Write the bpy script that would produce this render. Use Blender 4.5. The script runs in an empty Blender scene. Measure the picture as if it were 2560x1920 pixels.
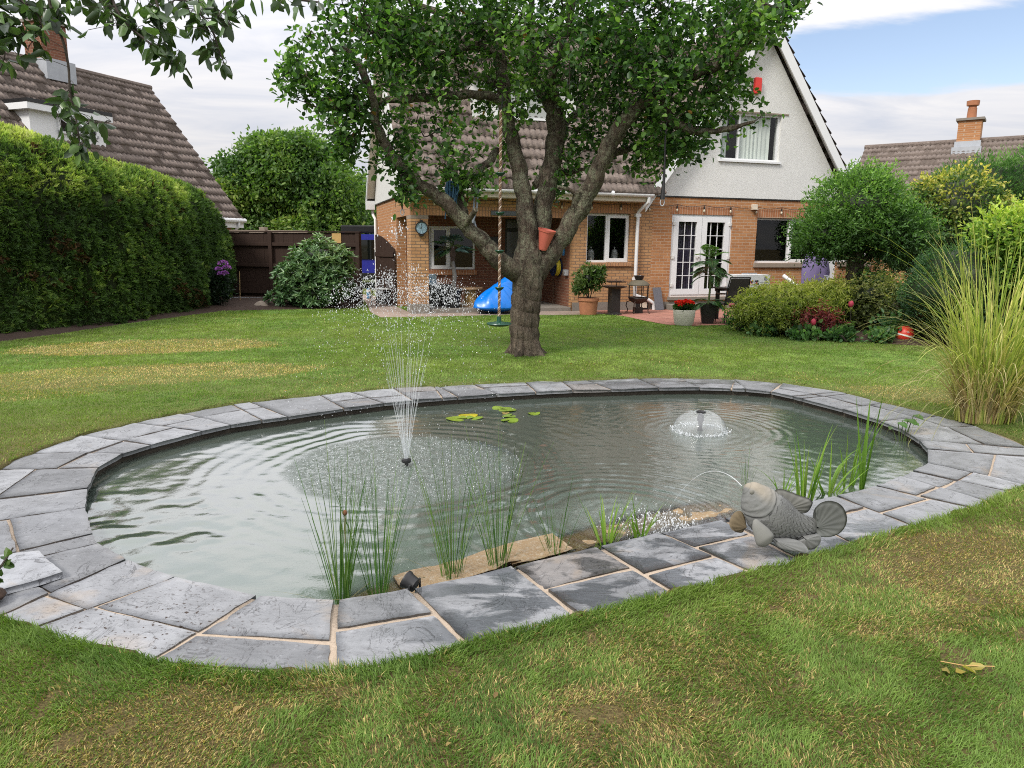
import bpy, bmesh, math, random
import numpy as np
from mathutils import Vector, Matrix
random.seed(7); RNG = np.random.default_rng(7)
S = bpy.context.scene; COL = S.collection
rad = math.radians
# ------------------------------------------------------------------ camera
FPX, PITCH, ROLL, EYE = 1850.0, rad(10.6), rad(0.6), 1.65
_fw = np.array([0, math.cos(PITCH), -math.sin(PITCH)]); _u0 = np.array([0, math.sin(PITCH), math.cos(PITCH)]); _r0 = np.array([1.0, 0, 0])
_rt = math.cos(ROLL)*_r0 + math.sin(ROLL)*_u0; _up = -math.sin(ROLL)*_r0 + math.cos(ROLL)*_u0
_C = np.array([0, 0, EYE])
cam = bpy.data.cameras.new('camera'); camo = bpy.data.objects.new('camera', cam); COL.objects.link(camo)
cam.sensor_width = 36; cam.lens = FPX/2560*36; cam.clip_start = 0.05; cam.clip_end = 3000
camo.matrix_world = Matrix(((_rt[0], _up[0], -_fw[0], 0), (_rt[1], _up[1], -_fw[1], 0), (_rt[2], _up[2], -_fw[2], EYE), (0, 0, 0, 1)))
S.camera = camo
# ------------------------------------------------------------------ light, sky, exposure
SUN_DIR = Vector((-0.62, -0.66, 0.90)).normalized()          # towards the sun
SUN_EL = math.asin(SUN_DIR.z); SUN_AZ = math.atan2(SUN_DIR.x, SUN_DIR.y)
sun = bpy.data.lights.new('sun', 'SUN'); suno = bpy.data.objects.new('sun', sun); COL.objects.link(suno)
sun.energy = 1.8; sun.angle = rad(14); sun.color = (1.0, 0.95, 0.87)
suno.rotation_euler = SUN_DIR.to_track_quat('Z', 'Y').to_euler(); suno.location = (-20, -12, 25)
W = bpy.data.worlds.new('World'); S.world = W; W.use_nodes = True
S.view_settings.view_transform = 'Standard'; S.view_settings.look = 'None'; S.view_settings.gamma = 1; S.view_settings.exposure = 0.92
def build_world():
    nt = W.node_tree; N = nt.nodes; L = nt.links; N.clear()
    out = N.new('ShaderNodeOutputWorld'); bg = N.new('ShaderNodeBackground'); bg.inputs[1].default_value = 0.1
    sky = N.new('ShaderNodeTexSky'); sky.sky_type = 'NISHITA'; sky.sun_disc = False; sky.sun_elevation = SUN_EL; sky.sun_rotation = SUN_AZ
    sky.air_density = 1.0; sky.dust_density = 0.6; sky.ozone_density = 2.0
    tc = N.new('ShaderNodeTexCoord'); sp = N.new('ShaderNodeSeparateXYZ'); L.new(tc.outputs['Generated'], sp.inputs[0])
    def math_(op, a, b=None, c=False):
        m = N.new('ShaderNodeMath'); m.operation = op; m.use_clamp = c
        for i, v in enumerate((a, b)):
            if v is None: continue
            if hasattr(v, 'is_output'): L.new(v, m.inputs[i])
            else: m.inputs[i].default_value = v
        return m.outputs[0]
    zz = math_('MAXIMUM', sp.outputs[2], 0.0); zz = math_('ADD', zz, 0.16)
    cx = math_('DIVIDE', sp.outputs[0], zz); cy = math_('DIVIDE', sp.outputs[1], zz)
    cb = N.new('ShaderNodeCombineXYZ'); L.new(cx, cb.inputs[0]); L.new(cy, cb.inputs[1])
    def noise(scale, det, rough, off, sc=(1, 1, 1), dist=0.0):
        mp = N.new('ShaderNodeMapping'); mp.inputs['Location'].default_value = off; mp.inputs['Scale'].default_value = sc
        L.new(cb.outputs[0], mp.inputs[0]); n = N.new('ShaderNodeTexNoise'); L.new(mp.outputs[0], n.inputs['Vector'])
        n.inputs['Scale'].default_value = scale; n.inputs['Detail'].default_value = det; n.inputs['Roughness'].default_value = rough; n.inputs['Distortion'].default_value = dist
        return n.outputs['Fac']
    def ramp(v, a, b):
        m = N.new('ShaderNodeMapRange'); m.interpolation_type = 'SMOOTHSTEP'; L.new(v, m.inputs[0]); m.inputs[1].default_value = a; m.inputs[2].default_value = b; return m.outputs[0]
    big = noise(1.25, 9, 0.62, (3.1, 1.7, 0), (0.8, 1.5, 1), 0.5)
    # the open blue gap sits to the north-east, between two banks of cloud
    dot = N.new('ShaderNodeVectorMath'); dot.operation = 'DISTANCE'; L.new(tc.outputs['Generated'], dot.inputs[0]); dot.inputs[1].default_value = Vector((0.47, 0.86, 0.215)).normalized()
    gap = ramp(dot.outputs['Value'], 0.30, 0.10)
    zb = math_('SUBTRACT', sp.outputs[2], 0.212); zb = math_('ABSOLUTE', zb); band = ramp(zb, 0.066, 0.022)
    hole = math_('MULTIPLY', gap, band)
    puff = noise(4.2, 8, 0.62, (1.3, 6.2, 0), (0.7, 1.6, 1), 0.4); v = math_('ADD', math_('ADD', big, 0.19), math_('MULTIPLY', puff, 0.34)); hole2 = math_('MULTIPLY', hole, 0.60); v = math_('SUBTRACT', v, hole2)
    mask = ramp(v, 0.34, 0.60)
    mask = math_('MULTIPLY', mask, 0.97)
    tone = noise(1.7, 6, 0.6, (8.0, 2.5, 0), (0.8, 2.0, 1), 0.6)
    tr = N.new('ShaderNodeValToRGB'); L.new(tone, tr.inputs[0])
    e = tr.color_ramp.elements; e[0].position = 0.30; e[0].color = (3.75, 3.9, 4.35, 1); e[1].position = 0.62; e[1].color = (4.95, 4.85, 4.9, 1)
    mx = N.new('ShaderNodeMix'); mx.data_type = 'RGBA'; L.new(mask, mx.inputs[0])
    # the clear sky, a little deeper than the haze at the horizon
    sat = N.new('ShaderNodeMix'); sat.data_type = 'RGBA'; sat.blend_type = 'MULTIPLY'; sat.inputs[0].default_value = 1.0; L.new(sky.outputs[0], sat.inputs[6]); sat.inputs[7].default_value = (1.08, 0.93, 0.86, 1)
    # an overcast sky is about three times as bright overhead as at the horizon
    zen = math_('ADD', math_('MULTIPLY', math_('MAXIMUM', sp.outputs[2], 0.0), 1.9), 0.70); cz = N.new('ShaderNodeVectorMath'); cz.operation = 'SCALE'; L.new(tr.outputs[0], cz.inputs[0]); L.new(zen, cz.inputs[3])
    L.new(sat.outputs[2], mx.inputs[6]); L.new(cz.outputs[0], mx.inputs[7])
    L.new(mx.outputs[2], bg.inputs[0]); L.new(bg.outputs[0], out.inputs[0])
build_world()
S.cycles.max_bounces = 7; S.cycles.transparent_max_bounces = 12; S.cycles.transmission_bounces = 6; S.cycles.glossy_bounces = 4; S.cycles.diffuse_bounces = 3
S.cycles.caustics_reflective = False; S.cycles.caustics_refractive = False
S.cycles.use_denoising = False; S.cycles.filter_width = 1.05

# ------------------------------------------------------------------ points: a pixel of the 2212 x 1659 view to the world
K = 2560/2212
def ray(x, y): return _fw + _rt*((x*K-1280)/FPX) + _up*((960-y*K)/FPX)
def gr(x, y, z=0.0):
    d = ray(x, y); return _C + d*((z-EYE)/d[2])
def at(x, y, Y):
    d = ray(x, y); return _C + d*(Y/d[1])
def ppm(Y): return FPX/K/Y                                    # view pixels per metre at depth Y

# ------------------------------------------------------------------ objects
def link(o): COL.objects.link(o); return o
def tag(o, label=None, cat=None, group=None, kind=None):
    if label: o['label'] = label
    if cat: o['category'] = cat
    if group: o['group'] = group
    if kind: o['kind'] = kind
    return o
def empty(name, loc=(0, 0, 0), rz=0.0):
    o = bpy.data.objects.new(name, None); o.empty_display_size = 0.2; o.location = loc; o.rotation_euler = (0, 0, rz); return link(o)
def copy_tree(o, parent=None):
    c = o.copy(); link(c)
    if parent: c.parent = parent
    for ch in list(o.children): copy_tree(ch, c)
    return c
def np_obj(name, V, F, mat, parent=None, col=None, uv=None, smooth=False, attrs=None):
    """V (n,3); F: list of (m,k) int arrays; one mesh object."""
    V = np.asarray(V, dtype=np.float32)
    if not isinstance(F, list): F = [F]
    F = [np.asarray(f, dtype=np.int32) for f in F if len(f)]
    me = bpy.data.meshes.new(name)
    me.vertices.add(len(V)); me.vertices.foreach_set('co', V.ravel())
    tot = np.concatenate([np.full(len(f), f.shape[1], dtype=np.int32) for f in F])
    idx = np.concatenate([f.ravel() for f in F])
    me.loops.add(len(idx)); me.loops.foreach_set('vertex_index', idx)
    me.polygons.add(len(tot)); st = np.concatenate([[0], np.cumsum(tot)[:-1]]).astype(np.int32)
    me.polygons.foreach_set('loop_start', st)
    try: me.polygons.foreach_set('loop_total', tot)
    except Exception: pass
    if smooth: me.polygons.foreach_set('use_smooth', np.ones(len(tot), dtype=bool))
    if col is not None:
        c = np.asarray(col, dtype=np.float32)
        if c.shape[1] == 3: c = np.concatenate([c, np.ones((len(c), 1), np.float32)], 1)
        a = me.attributes.new('Col', 'FLOAT_COLOR', 'POINT'); a.data.foreach_set('color', c.ravel())
    if attrs:
        for k, v in attrs.items():
            a = me.attributes.new(k, 'FLOAT', 'POINT'); a.data.foreach_set('value', np.asarray(v, dtype=np.float32))
    if uv is not None:
        l = me.uv_layers.new(name='UVMap'); l.data.foreach_set('uv', np.asarray(uv, dtype=np.float32)[idx].ravel())
    me.update(calc_edges=True); me.validate()
    if mat is not None:
        for m in (mat if isinstance(mat, (list, tuple)) else [mat]): me.materials.append(m)
    o = bpy.data.objects.new(name, me); link(o)
    if parent is not None: o.parent = parent
    return o
class MB:
    """collects simple shapes into ONE mesh"""
    def __init__(s): s.v = []; s.f = []; s.c = []
    def add(s, vs, fs, col=None):
        b = len(s.v); s.v += [tuple(map(float, p)) for p in vs]; s.f += [tuple(i+b for i in f) for f in fs]
        if col is not None: s.c += [tuple(col)]*len(vs)
    def box(s, x0, x1, y0, y1, z0, z1, bev=0.0, col=None):
        if x0 > x1: x0, x1 = x1, x0
        if y0 > y1: y0, y1 = y1, y0
        if z0 > z1: z0, z1 = z1, z0
        if bev <= 0:
            s.add([(x0,y0,z0),(x1,y0,z0),(x1,y1,z0),(x0,y1,z0),(x0,y0,z1),(x1,y0,z1),(x1,y1,z1),(x0,y1,z1)],
                  [(0,3,2,1),(4,5,6,7),(0,1,5,4),(1,2,6,5),(2,3,7,6),(3,0,4,7)], col); return
        bm = bmesh.new(); bmesh.ops.create_cube(bm, size=1)
        for v in bm.verts: v.co = ((x0+x1)/2+v.co.x*(x1-x0), (y0+y1)/2+v.co.y*(y1-y0), (z0+z1)/2+v.co.z*(z1-z0))
        bmesh.ops.bevel(bm, geom=bm.edges[:], offset=bev, segments=2, affect='EDGES', profile=0.7)
        s.bm(bm, col)
    def bm(s, bm, col=None):
        bm.verts.index_update(); s.add([v.co[:] for v in bm.verts], [[v.index for v in f.verts] for f in bm.faces], col); bm.free()
    def tube(s, pts, rads, n=8, cap=True, col=None, jit=0.0, flute=0.0):
        fl = [flute*math.sin(k*2.399*3+1.7)*(.6+.4*math.sin(k*1.31)) for k in range(n)]
        pts = [Vector(p) for p in pts]
        if not hasattr(rads, '__len__'): rads = [rads]*len(pts)
        b = len(s.v); vs = []; fs = []; prev = None
        for i, p in enumerate(pts):
            t = (pts[min(i+1, len(pts)-1)]-pts[max(i-1, 0)])
            t = t.normalized() if t.length > 1e-9 else Vector((0, 0, 1))
            if prev is None:
                a = Vector((0, 0, 1)) if abs(t.z) < 0.9 else Vector((1, 0, 0)); nx = t.cross(a).normalized()
            else:
                nx = (prev-t*prev.dot(t)); nx = nx.normalized() if nx.length > 1e-6 else t.orthogonal().normalized()
            prev = nx; ny = t.cross(nx)
            for k in range(n):
                an = 2*math.pi*k/n; r = rads[i]*(1+(random.uniform(-jit, jit) if jit else 0)+(fl[k]*(1+.25*math.sin(i*.07+k)) if flute else 0)); vs.append(p+nx*(math.cos(an)*r)+ny*(math.sin(an)*r))
        for i in range(len(pts)-1):
            for k in range(n): fs.append((i*n+k, i*n+(k+1) % n, (i+1)*n+(k+1) % n, (i+1)*n+k))
        if cap: fs.append(tuple(range(n-1, -1, -1))); fs.append(tuple(range((len(pts)-1)*n, len(pts)*n)))
        s.add(vs, fs, col)
    def lathe(s, prof, n=24, c=(0, 0, 0), col=None, sq=0.0, close=False):
        vs = []; fs = []
        for r, z in prof:
            for k in range(n):
                a = 2*math.pi*k/n; vs.append((c[0]+math.cos(a)*r, c[1]+math.sin(a)*r, c[2]+z))
        m = len(prof)
        for i in range(m-1):
            for k in range(n): fs.append((i*n+k, i*n+(k+1) % n, (i+1)*n+(k+1) % n, (i+1)*n+k))
        if prof[0][0] > 1e-6: fs.append(tuple(range(n-1, -1, -1)))
        if prof[-1][0] > 1e-6: fs.append(tuple(range((m-1)*n, m*n)))
        s.add(vs, fs, col)
    def ball(s, c, r, n=12, m=8, sc=(1, 1, 1), col=None):
        s.lathe_s([(math.sin(math.pi*i/m)*r, -math.cos(math.pi*i/m)*r) for i in range(m+1)], n, c, sc, col)
    def lathe_s(s, prof, n, c, sc, col):
        vs = []; fs = []
        for r, z in prof:
            for k in range(n):
                a = 2*math.pi*k/n; vs.append((c[0]+math.cos(a)*r*sc[0], c[1]+math.sin(a)*r*sc[1], c[2]+z*sc[2]))
        for i in range(len(prof)-1):
            for k in range(n): fs.append((i*n+k, i*n+(k+1) % n, (i+1)*n+(k+1) % n, (i+1)*n+k))
        s.add(vs, fs, col)
    def build(s, name, mat, parent=None, smooth=False):
        me = bpy.data.meshes.new(name); me.from_pydata(s.v, [], s.f)
        if len(s.c) == len(s.v) and s.c:
            a = me.attributes.new('Col', 'FLOAT_COLOR', 'POINT'); a.data.foreach_set('color', np.array([tuple(c)+(1,)*(4-len(c)) for c in s.c], dtype=np.float32).ravel())
        if mat is not None: me.materials.append(mat)
        if smooth:
            me.polygons.foreach_set('use_smooth', [True]*len(me.polygons))
            try: me.set_sharp_from_angle(angle=rad(40))
            except Exception: pass
        me.update(); o = bpy.data.objects.new(name, me); link(o)
        if parent is not None: o.parent = parent
        return o
def cat(pts, n, closed=False):
    """Catmull-Rom through pts, n samples per span"""
    P = np.array(pts, float); out = []; m = len(P)
    for i in range(m if closed else m-1):
        if closed: a, b, c, d = P[i-1], P[i], P[(i+1) % m], P[(i+2) % m]
        else: a, b, c, d = P[max(i-1, 0)], P[i], P[i+1], P[min(i+2, m-1)]
        for k in range(n):
            t = k/n; out.append(0.5*((2*b)+(-a+c)*t+(2*a-5*b+4*c-d)*t*t+(-a+3*b-3*c+d)*t**3))
    if not closed: out.append(P[-1])
    return np.array(out)
def resample(P, n, closed=True):
    P = np.asarray(P, float); Q = np.vstack([P, P[:1]]) if closed else P
    d = np.concatenate([[0], np.cumsum(np.linalg.norm(np.diff(Q, axis=0), axis=1))])
    t = np.linspace(0, d[-1], n, endpoint=not closed)
    return np.stack([np.interp(t, d, Q[:, k]) for k in range(P.shape[1])], 1)
def inside(poly, x, y):
    x = np.asarray(x); y = np.asarray(y); r = np.zeros(x.shape, bool); n = len(poly); j = n-1
    for i in range(n):
        xi, yi = poly[i][:2]; xj, yj = poly[j][:2]
        c = ((yi > y) != (yj > y)) & (x < (xj-xi)*(y-yi)/((yj-yi) if abs(yj-yi) > 1e-12 else 1e-12)+xi)
        r ^= c; j = i
    return r
def seg_dist(poly, x, y, closed=True):
    d = np.full(np.shape(x), 1e9); n = len(poly)
    for i in range(n if closed else n-1):
        ax, ay = poly[i][:2]; bx, by = poly[(i+1) % n][:2]
        dx, dy = bx-ax, by-ay; l = dx*dx+dy*dy+1e-12
        t = np.clip(((x-ax)*dx+(y-ay)*dy)/l, 0, 1)
        d = np.minimum(d, np.hypot(x-ax-t*dx, y-ay-t*dy))
    return d
# value noise for colours and shapes built in code
_T = RNG.random((256, 256))
def vn(x, y):
    x = np.asarray(x, float); y = np.asarray(y, float); xi = np.floor(x).astype(int); yi = np.floor(y).astype(int); fx = x-xi; fy = y-yi
    fx = fx*fx*(3-2*fx); fy = fy*fy*(3-2*fy); g = lambda a, b: _T[a & 255, b & 255]
    return (g(xi, yi)*(1-fx)+g(xi+1, yi)*fx)*(1-fy)+(g(xi, yi+1)*(1-fx)+g(xi+1, yi+1)*fx)*fy
def fbm(x, y, o=4):
    s = 0; a = 0.5; t = 0
    for i in range(o): s = s+a*vn(np.asarray(x)*2**i+17.3*i, np.asarray(y)*2**i+9.1*i); t += a; a *= 0.5
    return s/t
def sstep(a, b, x): t = np.clip((x-a)/(b-a), 0, 1); return t*t*(3-2*t)

# ------------------------------------------------------------------ materials
class MT:
    def __init__(s, name, color=(0.5, 0.5, 0.5), rough=0.6, spec=0.5, metal=0.0):
        s.m = bpy.data.materials.new(name); s.m.use_nodes = True; s.nt = s.m.node_tree; s.N = s.nt.nodes; s.L = s.nt.links
        s.p = s.N['Principled BSDF']; s.out = s.N['Material Output']
        s.p.inputs['Base Color'].default_value = (*color, 1); s.p.inputs['Roughness'].default_value = rough
        s.p.inputs['Specular IOR Level'].default_value = spec; s.p.inputs['Metallic'].default_value = metal
        s._tc = None
    def tc(s, out='Object'):
        if s._tc is None: s._tc = s.N.new('ShaderNodeTexCoord')
        return s._tc.outputs[out]
    def mapping(s, v, sc=(1, 1, 1), loc=(0, 0, 0), rot=(0, 0, 0)):
        m = s.N.new('ShaderNodeMapping'); m.inputs['Scale'].default_value = sc; m.inputs['Location'].default_value = loc; m.inputs['Rotation'].default_value = rot; s.L.new(v, m.inputs[0]); return m.outputs[0]
    def noise(s, scale=5, det=4, rough=0.55, v=None, dist=0.0):
        n = s.N.new('ShaderNodeTexNoise'); s.L.new(v if v is not None else s.tc(), n.inputs['Vector'])
        n.inputs['Scale'].default_value = scale; n.inputs['Detail'].default_value = det; n.inputs['Roughness'].default_value = rough; n.inputs['Distortion'].default_value = dist
        return n.outputs['Fac']
    def voro(s, scale=5, v=None, feat='F1', out='Distance'):
        n = s.N.new('ShaderNodeTexVoronoi'); n.feature = feat; s.L.new(v if v is not None else s.tc(), n.inputs['Vector']); n.inputs['Scale'].default_value = scale; return n.outputs[out]
    def ramp(s, v, stops):
        r = s.N.new('ShaderNodeValToRGB'); s.L.new(v, r.inputs[0]); e = r.color_ramp.elements
        while len(e) < len(stops): e.new(0.5)
        for x, (p, c) in zip(e, stops):
            x.position = p; x.color = (*c, 1) if hasattr(c, '__len__') else (c, c, c, 1)
        return r.outputs[0]
    def mix(s, f, a, b, mode='MIX'):
        m = s.N.new('ShaderNodeMix'); m.data_type = 'RGBA'; m.blend_type = mode
        for i, v in ((0, f), (6, a), (7, b)):
            if hasattr(v, 'is_output'): s.L.new(v, m.inputs[i])
            elif hasattr(v, '__len__'): m.inputs[i].default_value = (*v, 1)
            else: m.inputs[i].default_value = v if i == 0 else (v, v, v, 1)
        return m.outputs[2]
    def math(s, op, a, b=0.0, c=False):
        m = s.N.new('ShaderNodeMath'); m.operation = op; m.use_clamp = c
        for i, v in enumerate((a, b)):
            if hasattr(v, 'is_output'): s.L.new(v, m.inputs[i])
            else: m.inputs[i].default_value = v
        return m.outputs[0]
    def attr(s, name, out='Color'):
        a = s.N.new('ShaderNodeAttribute'); a.attribute_name = name; return a.outputs[out]
    def base(s, v): s.L.new(v, s.p.inputs['Base Color']); return s
    def rough(s, v): s.L.new(v, s.p.inputs['Roughness']); return s
    def bump(s, h, st=0.3, d=0.01):
        b = s.N.new('ShaderNodeBump'); b.inputs['Strength'].default_value = st; b.inputs['Distance'].default_value = d; s.L.new(h, b.inputs['Height']); s.L.new(b.outputs[0], s.p.inputs['Normal']); return s
def flat(name, c, rough=0.5, var=0.12, scale=18, metal=0.0, spec=0.5, bump=0.0):
    t = MT(name, c, rough, spec, metal); n = t.noise(scale, 5, 0.6)
    t.base(t.mix(n, tuple(x*(1-var) for x in c), tuple(min(1, x*(1+var)) for x in c)))
    t.rough(t.ramp(t.noise(scale*1.7, 4), [(0.3, max(0, rough-0.08)), (0.7, min(1, rough+0.1))]))
    if bump: t.bump(t.noise(scale*4, 4), bump, 0.004)
    return t.m
def leafmat(name, trans=0.35, rough=0.45, spec=0.35):
    """colour comes with each leaf (attribute Col); light also passes through it"""
    t = MT(name, (0.05, 0.1, 0.03), rough, spec); c = t.attr('Col'); t.base(c)
    tr = t.N.new('ShaderNodeBsdfTranslucent'); b = t.mix(1.0, c, (1.25, 1.5, 0.6), 'MULTIPLY'); t.L.new(b, tr.inputs[0])
    ms = t.N.new('ShaderNodeMixShader'); ms.inputs[0].default_value = trans; t.L.new(t.p.outputs[0], ms.inputs[1]); t.L.new(tr.outputs[0], ms.inputs[2]); t.L.new(ms.outputs[0], t.out.inputs[0])
    return t.m
def brickmat(name, c1, c2, mortar, swap=False, msize=0.008, dark=0.0):
    """bricks 225 x 75 mm laid in the wall's own plane"""
    t = MT(name, c1, 0.85, 0.25); N, L = t.N, t.L
    so = N.new('ShaderNodeSeparateXYZ'); L.new(t.tc('Object'), so.inputs[0]); sn = N.new('ShaderNodeSeparateXYZ'); L.new(t.tc('Normal'), sn.inputs[0])
    ax = t.math('ABSOLUTE', sn.outputs[0]); ay = t.math('ABSOLUTE', sn.outputs[1])
    h = t.math('ADD', t.math('MULTIPLY', so.outputs[0], ay), t.math('MULTIPLY', so.outputs[1], ax))
    cb = N.new('ShaderNodeCombineXYZ')
    if swap: L.new(so.outputs[2], cb.inputs[0]); L.new(h, cb.inputs[1])
    else: L.new(h, cb.inputs[0]); L.new(so.outputs[2], cb.inputs[1])
    bt = N.new('ShaderNodeTexBrick'); L.new(cb.outputs[0], bt.inputs['Vector']); bt.offset = 0.0 if swap else 0.5
    bt.inputs['Color1'].default_value = (*c1, 1); bt.inputs['Color2'].default_value = (*c2, 1); bt.inputs['Mortar'].default_value = (*mortar, 1)
    bt.inputs['Scale'].default_value = 1.0; bt.inputs['Mortar Size'].default_value = msize; bt.inputs['Mortar Smooth'].default_value = 0.15; bt.inputs['Bias'].default_value = -0.1
    bt.inputs['Brick Width'].default_value = 0.225; bt.inputs['Row Height'].default_value = 0.075
    n1 = t.noise(3.0, 5, 0.6); n2 = t.noise(60, 3, 0.6)
    c = t.mix(t.ramp(n1, [(0.35, 0.0), (0.75, 0.45)]), bt.outputs['Color'], tuple(x*0.72 for x in c1))
    c = t.mix(0.5, c, t.ramp(n2, [(0.3, 0.75), (0.7, 1.2)]), 'MULTIPLY')
    t.base(c); t.bump(t.math('SUBTRACT', t.math('MULTIPLY', n2, 0.25), bt.outputs['Fac']), 0.5, 0.006)
    return t.m
def build_mats():
    M = {}
    M['white'] = flat('white_upvc', (0.72, 0.73, 0.74), 0.35, 0.04, 6)
    M['cream'] = flat('cream_board', (0.60, 0.53, 0.43), 0.5, 0.06, 5)
    M['offwhite'] = flat('weathered_white', (0.62, 0.62, 0.60), 0.55, 0.07, 4)
    M['brick_tan'] = brickmat('tan_brick', (0.42, 0.225, 0.105), (0.52, 0.305, 0.15), (0.16, 0.115, 0.085), msize=0.009)
    M['brick_or'] = brickmat('orange_brick', (0.37, 0.165, 0.068), (0.47, 0.235, 0.105), (0.45, 0.335, 0.24), msize=0.008)
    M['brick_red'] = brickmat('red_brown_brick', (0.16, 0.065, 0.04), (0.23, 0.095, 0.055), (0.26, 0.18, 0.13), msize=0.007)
    M['soldier_tan'] = brickmat('tan_soldier_course', (0.41, 0.21, 0.105), (0.48, 0.26, 0.135), (0.20, 0.13, 0.09), True)
    M['soldier_or'] = brickmat('orange_soldier_course', (0.35, 0.14, 0.062), (0.40, 0.18, 0.088), (0.48, 0.34, 0.24), True)
    t = MT('roughcast_render', (0.62, 0.62, 0.6), 0.95, 0.1); v = t.voro(75); n = t.noise(2.2, 5)
    t.base(t.mix(t.ramp(v, [(0.42, 0.0), (0.72, 0.8)]), t.mix(n, (0.66, 0.66, 0.64), (0.78, 0.78, 0.76)), (0.50, 0.50, 0.48)))
    t.bump(t.math('SUBTRACT', 1.0, v), 0.45, 0.012); M['render'] = t.m
    t = MT('concrete_roof_tile', (0.2, 0.16, 0.13), 0.9, 0.2); n1 = t.noise(1.6, 6, 0.65); n2 = t.noise(22, 4, 0.7); n3 = t.noise(9, 3)
    c = t.mix(n1, (0.105, 0.085, 0.073), (0.235, 0.19, 0.165)); c = t.mix(t.ramp(n2, [(0.52, 0.0), (0.66, 0.85)]), c, (0.06, 0.05, 0.045)); c = t.mix(t.ramp(n3, [(0.60, 0.0), (0.75, 0.5)]), c, (0.34, 0.31, 0.27))
    t.base(c); t.bump(n2, 0.5, 0.01); M['tile'] = t.m
    M['lead'] = flat('lead_flashing', (0.36, 0.38, 0.41), 0.5, 0.2, 8)
    M['dark'] = flat('black_plastic', (0.012, 0.012, 0.013), 0.4, 0.2, 20)
    M['black_metal'] = flat('black_metal', (0.018, 0.016, 0.015), 0.45, 0.3, 14)
    M['rusty'] = flat('rusty_iron', (0.055, 0.032, 0.024), 0.75, 0.4, 12, bump=0.3)
    t = MT('window_glass', (0.006, 0.008, 0.007), 0.03, 0.6); t.p.inputs['IOR'].default_value = 1.5; M['glass'] = t.m
    M['room'] = flat('dark_room', (0.02, 0.02, 0.02), 0.9, 0.3, 3)
    M['curtain'] = flat('purple_curtain', (0.05, 0.042, 0.07), 0.9, 0.3, 9)
    M['blind'] = flat('pale_curtain', (0.80, 0.84, 0.80), 0.9, 0.10, 4)
    M['sill'] = flat('stone_sill', (0.26, 0.21, 0.165), 0.85, 0.2, 10, bump=0.3)
    M['plinth'] = flat('grey_plinth', (0.20, 0.18, 0.155), 0.9, 0.25, 6, bump=0.3)
    M['red'] = flat('red_plastic', (0.62, 0.035, 0.025), 0.4, 0.08, 6)
    t = MT('fence_wood', (0.03, 0.017, 0.012), 0.75, 0.25); n = t.noise(6, 5, 0.6, t.mapping(t.tc(), (12, 12, 0.8)))
    t.base(t.mix(n, (0.018, 0.010, 0.007), (0.050, 0.028, 0.020))); t.bump(n, 0.3, 0.004); M['fence'] = t.m
    t = MT('new_pine', (0.42, 0.27, 0.10), 0.7, 0.3); n = t.noise(5, 5, 0.6, t.mapping(t.tc(), (14, 14, 1.2)))
    t.base(t.mix(n, (0.36, 0.22, 0.075), (0.52, 0.35, 0.14))); t.bump(n, 0.2, 0.003); M['pine'] = t.m
    t = MT('apple_bark', (0.1, 0.08, 0.06), 0.95, 0.15); vz = t.mapping(t.tc(), (1, 1, 0.28)); n = t.ramp(t.math('ADD', t.math('MULTIPLY', t.noise(11, 7, 0.72, t.mapping(t.tc(), (1, 1, 0.22)), 1.2), .75), t.math('MULTIPLY', t.noise(40, 4, .7, vz), .25)), [(.36, 0.0), (.62, 1.0)]); n2 = t.noise(6, 6, 0.75); n3 = t.noise(38, 4, 0.75); n4 = t.noise(2.2, 4)
    c = t.mix(n, (0.018, 0.012, 0.008), (0.21, 0.165, 0.125))
    lich = t.math('MULTIPLY', t.ramp(n2, [(0.44, 0.0), (0.58, 1.0)]), t.ramp(n3, [(0.40, 0.0), (0.56, 1.0)]))
    zs = t.N.new('ShaderNodeSeparateXYZ'); t.L.new(t.tc(), zs.inputs[0]); lich = t.math('MULTIPLY', lich, t.ramp(t.math('MULTIPLY', zs.outputs[2], 0.3), [(0.25, 0.10), (0.55, 1.0)]))
    c = t.mix(lich, c, t.mix(n4, (0.25, 0.28, 0.15), (0.40, 0.40, 0.31)))
    c = t.mix(t.ramp(t.noise(60, 3, .6), [(.55, 0.0), (.7, .5)]), c, (.27, .26, .22)); t.base(c); t.bump(t.math('ADD', n, t.math('MULTIPLY', n3, 0.35)), 1.0, 0.05); M['bark'] = t.m
    M['twig'] = flat('grey_twig', (0.055, 0.045, 0.035), 0.9, 0.4, 30)
    M['leaf'] = leafmat('broad_leaf', 0.42); M['needle'] = leafmat('conifer_spray', 0.38, 0.6, 0.2); M['glossleaf'] = leafmat('glossy_leaf', 0.2, 0.32, 0.5)
    M['grass'] = leafmat('grass_blade', 0.35, 0.55, 0.2); M['petal'] = leafmat('petal', 0.3, 0.6, 0.2)
    t = MT('slate_paving', (0.24, 0.25, 0.27), 0.6, 0.35)
    c0 = t.attr('Col'); n1 = t.noise(3.5, 6, 0.65, None, 0.7); n2 = t.noise(26, 5, 0.65); n3 = t.noise(1.6, 4, 0.6, None, 1.2); riv = t.noise(7, 6, 0.6, t.mapping(t.tc(), (1, 2.6, 1), rot=(0, 0, 0.5)), 1.5)
    c = t.mix(1.0, c0, t.ramp(n1, [(0.25, 0.70), (0.75, 1.22)]), 'MULTIPLY')
    c = t.mix(t.ramp(t.noise(2.1, 5, 0.6, t.mapping(t.tc(), loc=(5, 3, 0)), 0.8), [(0.60, 0.0), (0.74, 0.42)]), c, (0.34, 0.25, 0.16))
    c = t.mix(t.ramp(n2, [(0.60, 0.0), (0.72, 0.35)]), c, (0.40, 0.41, 0.43))
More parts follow.
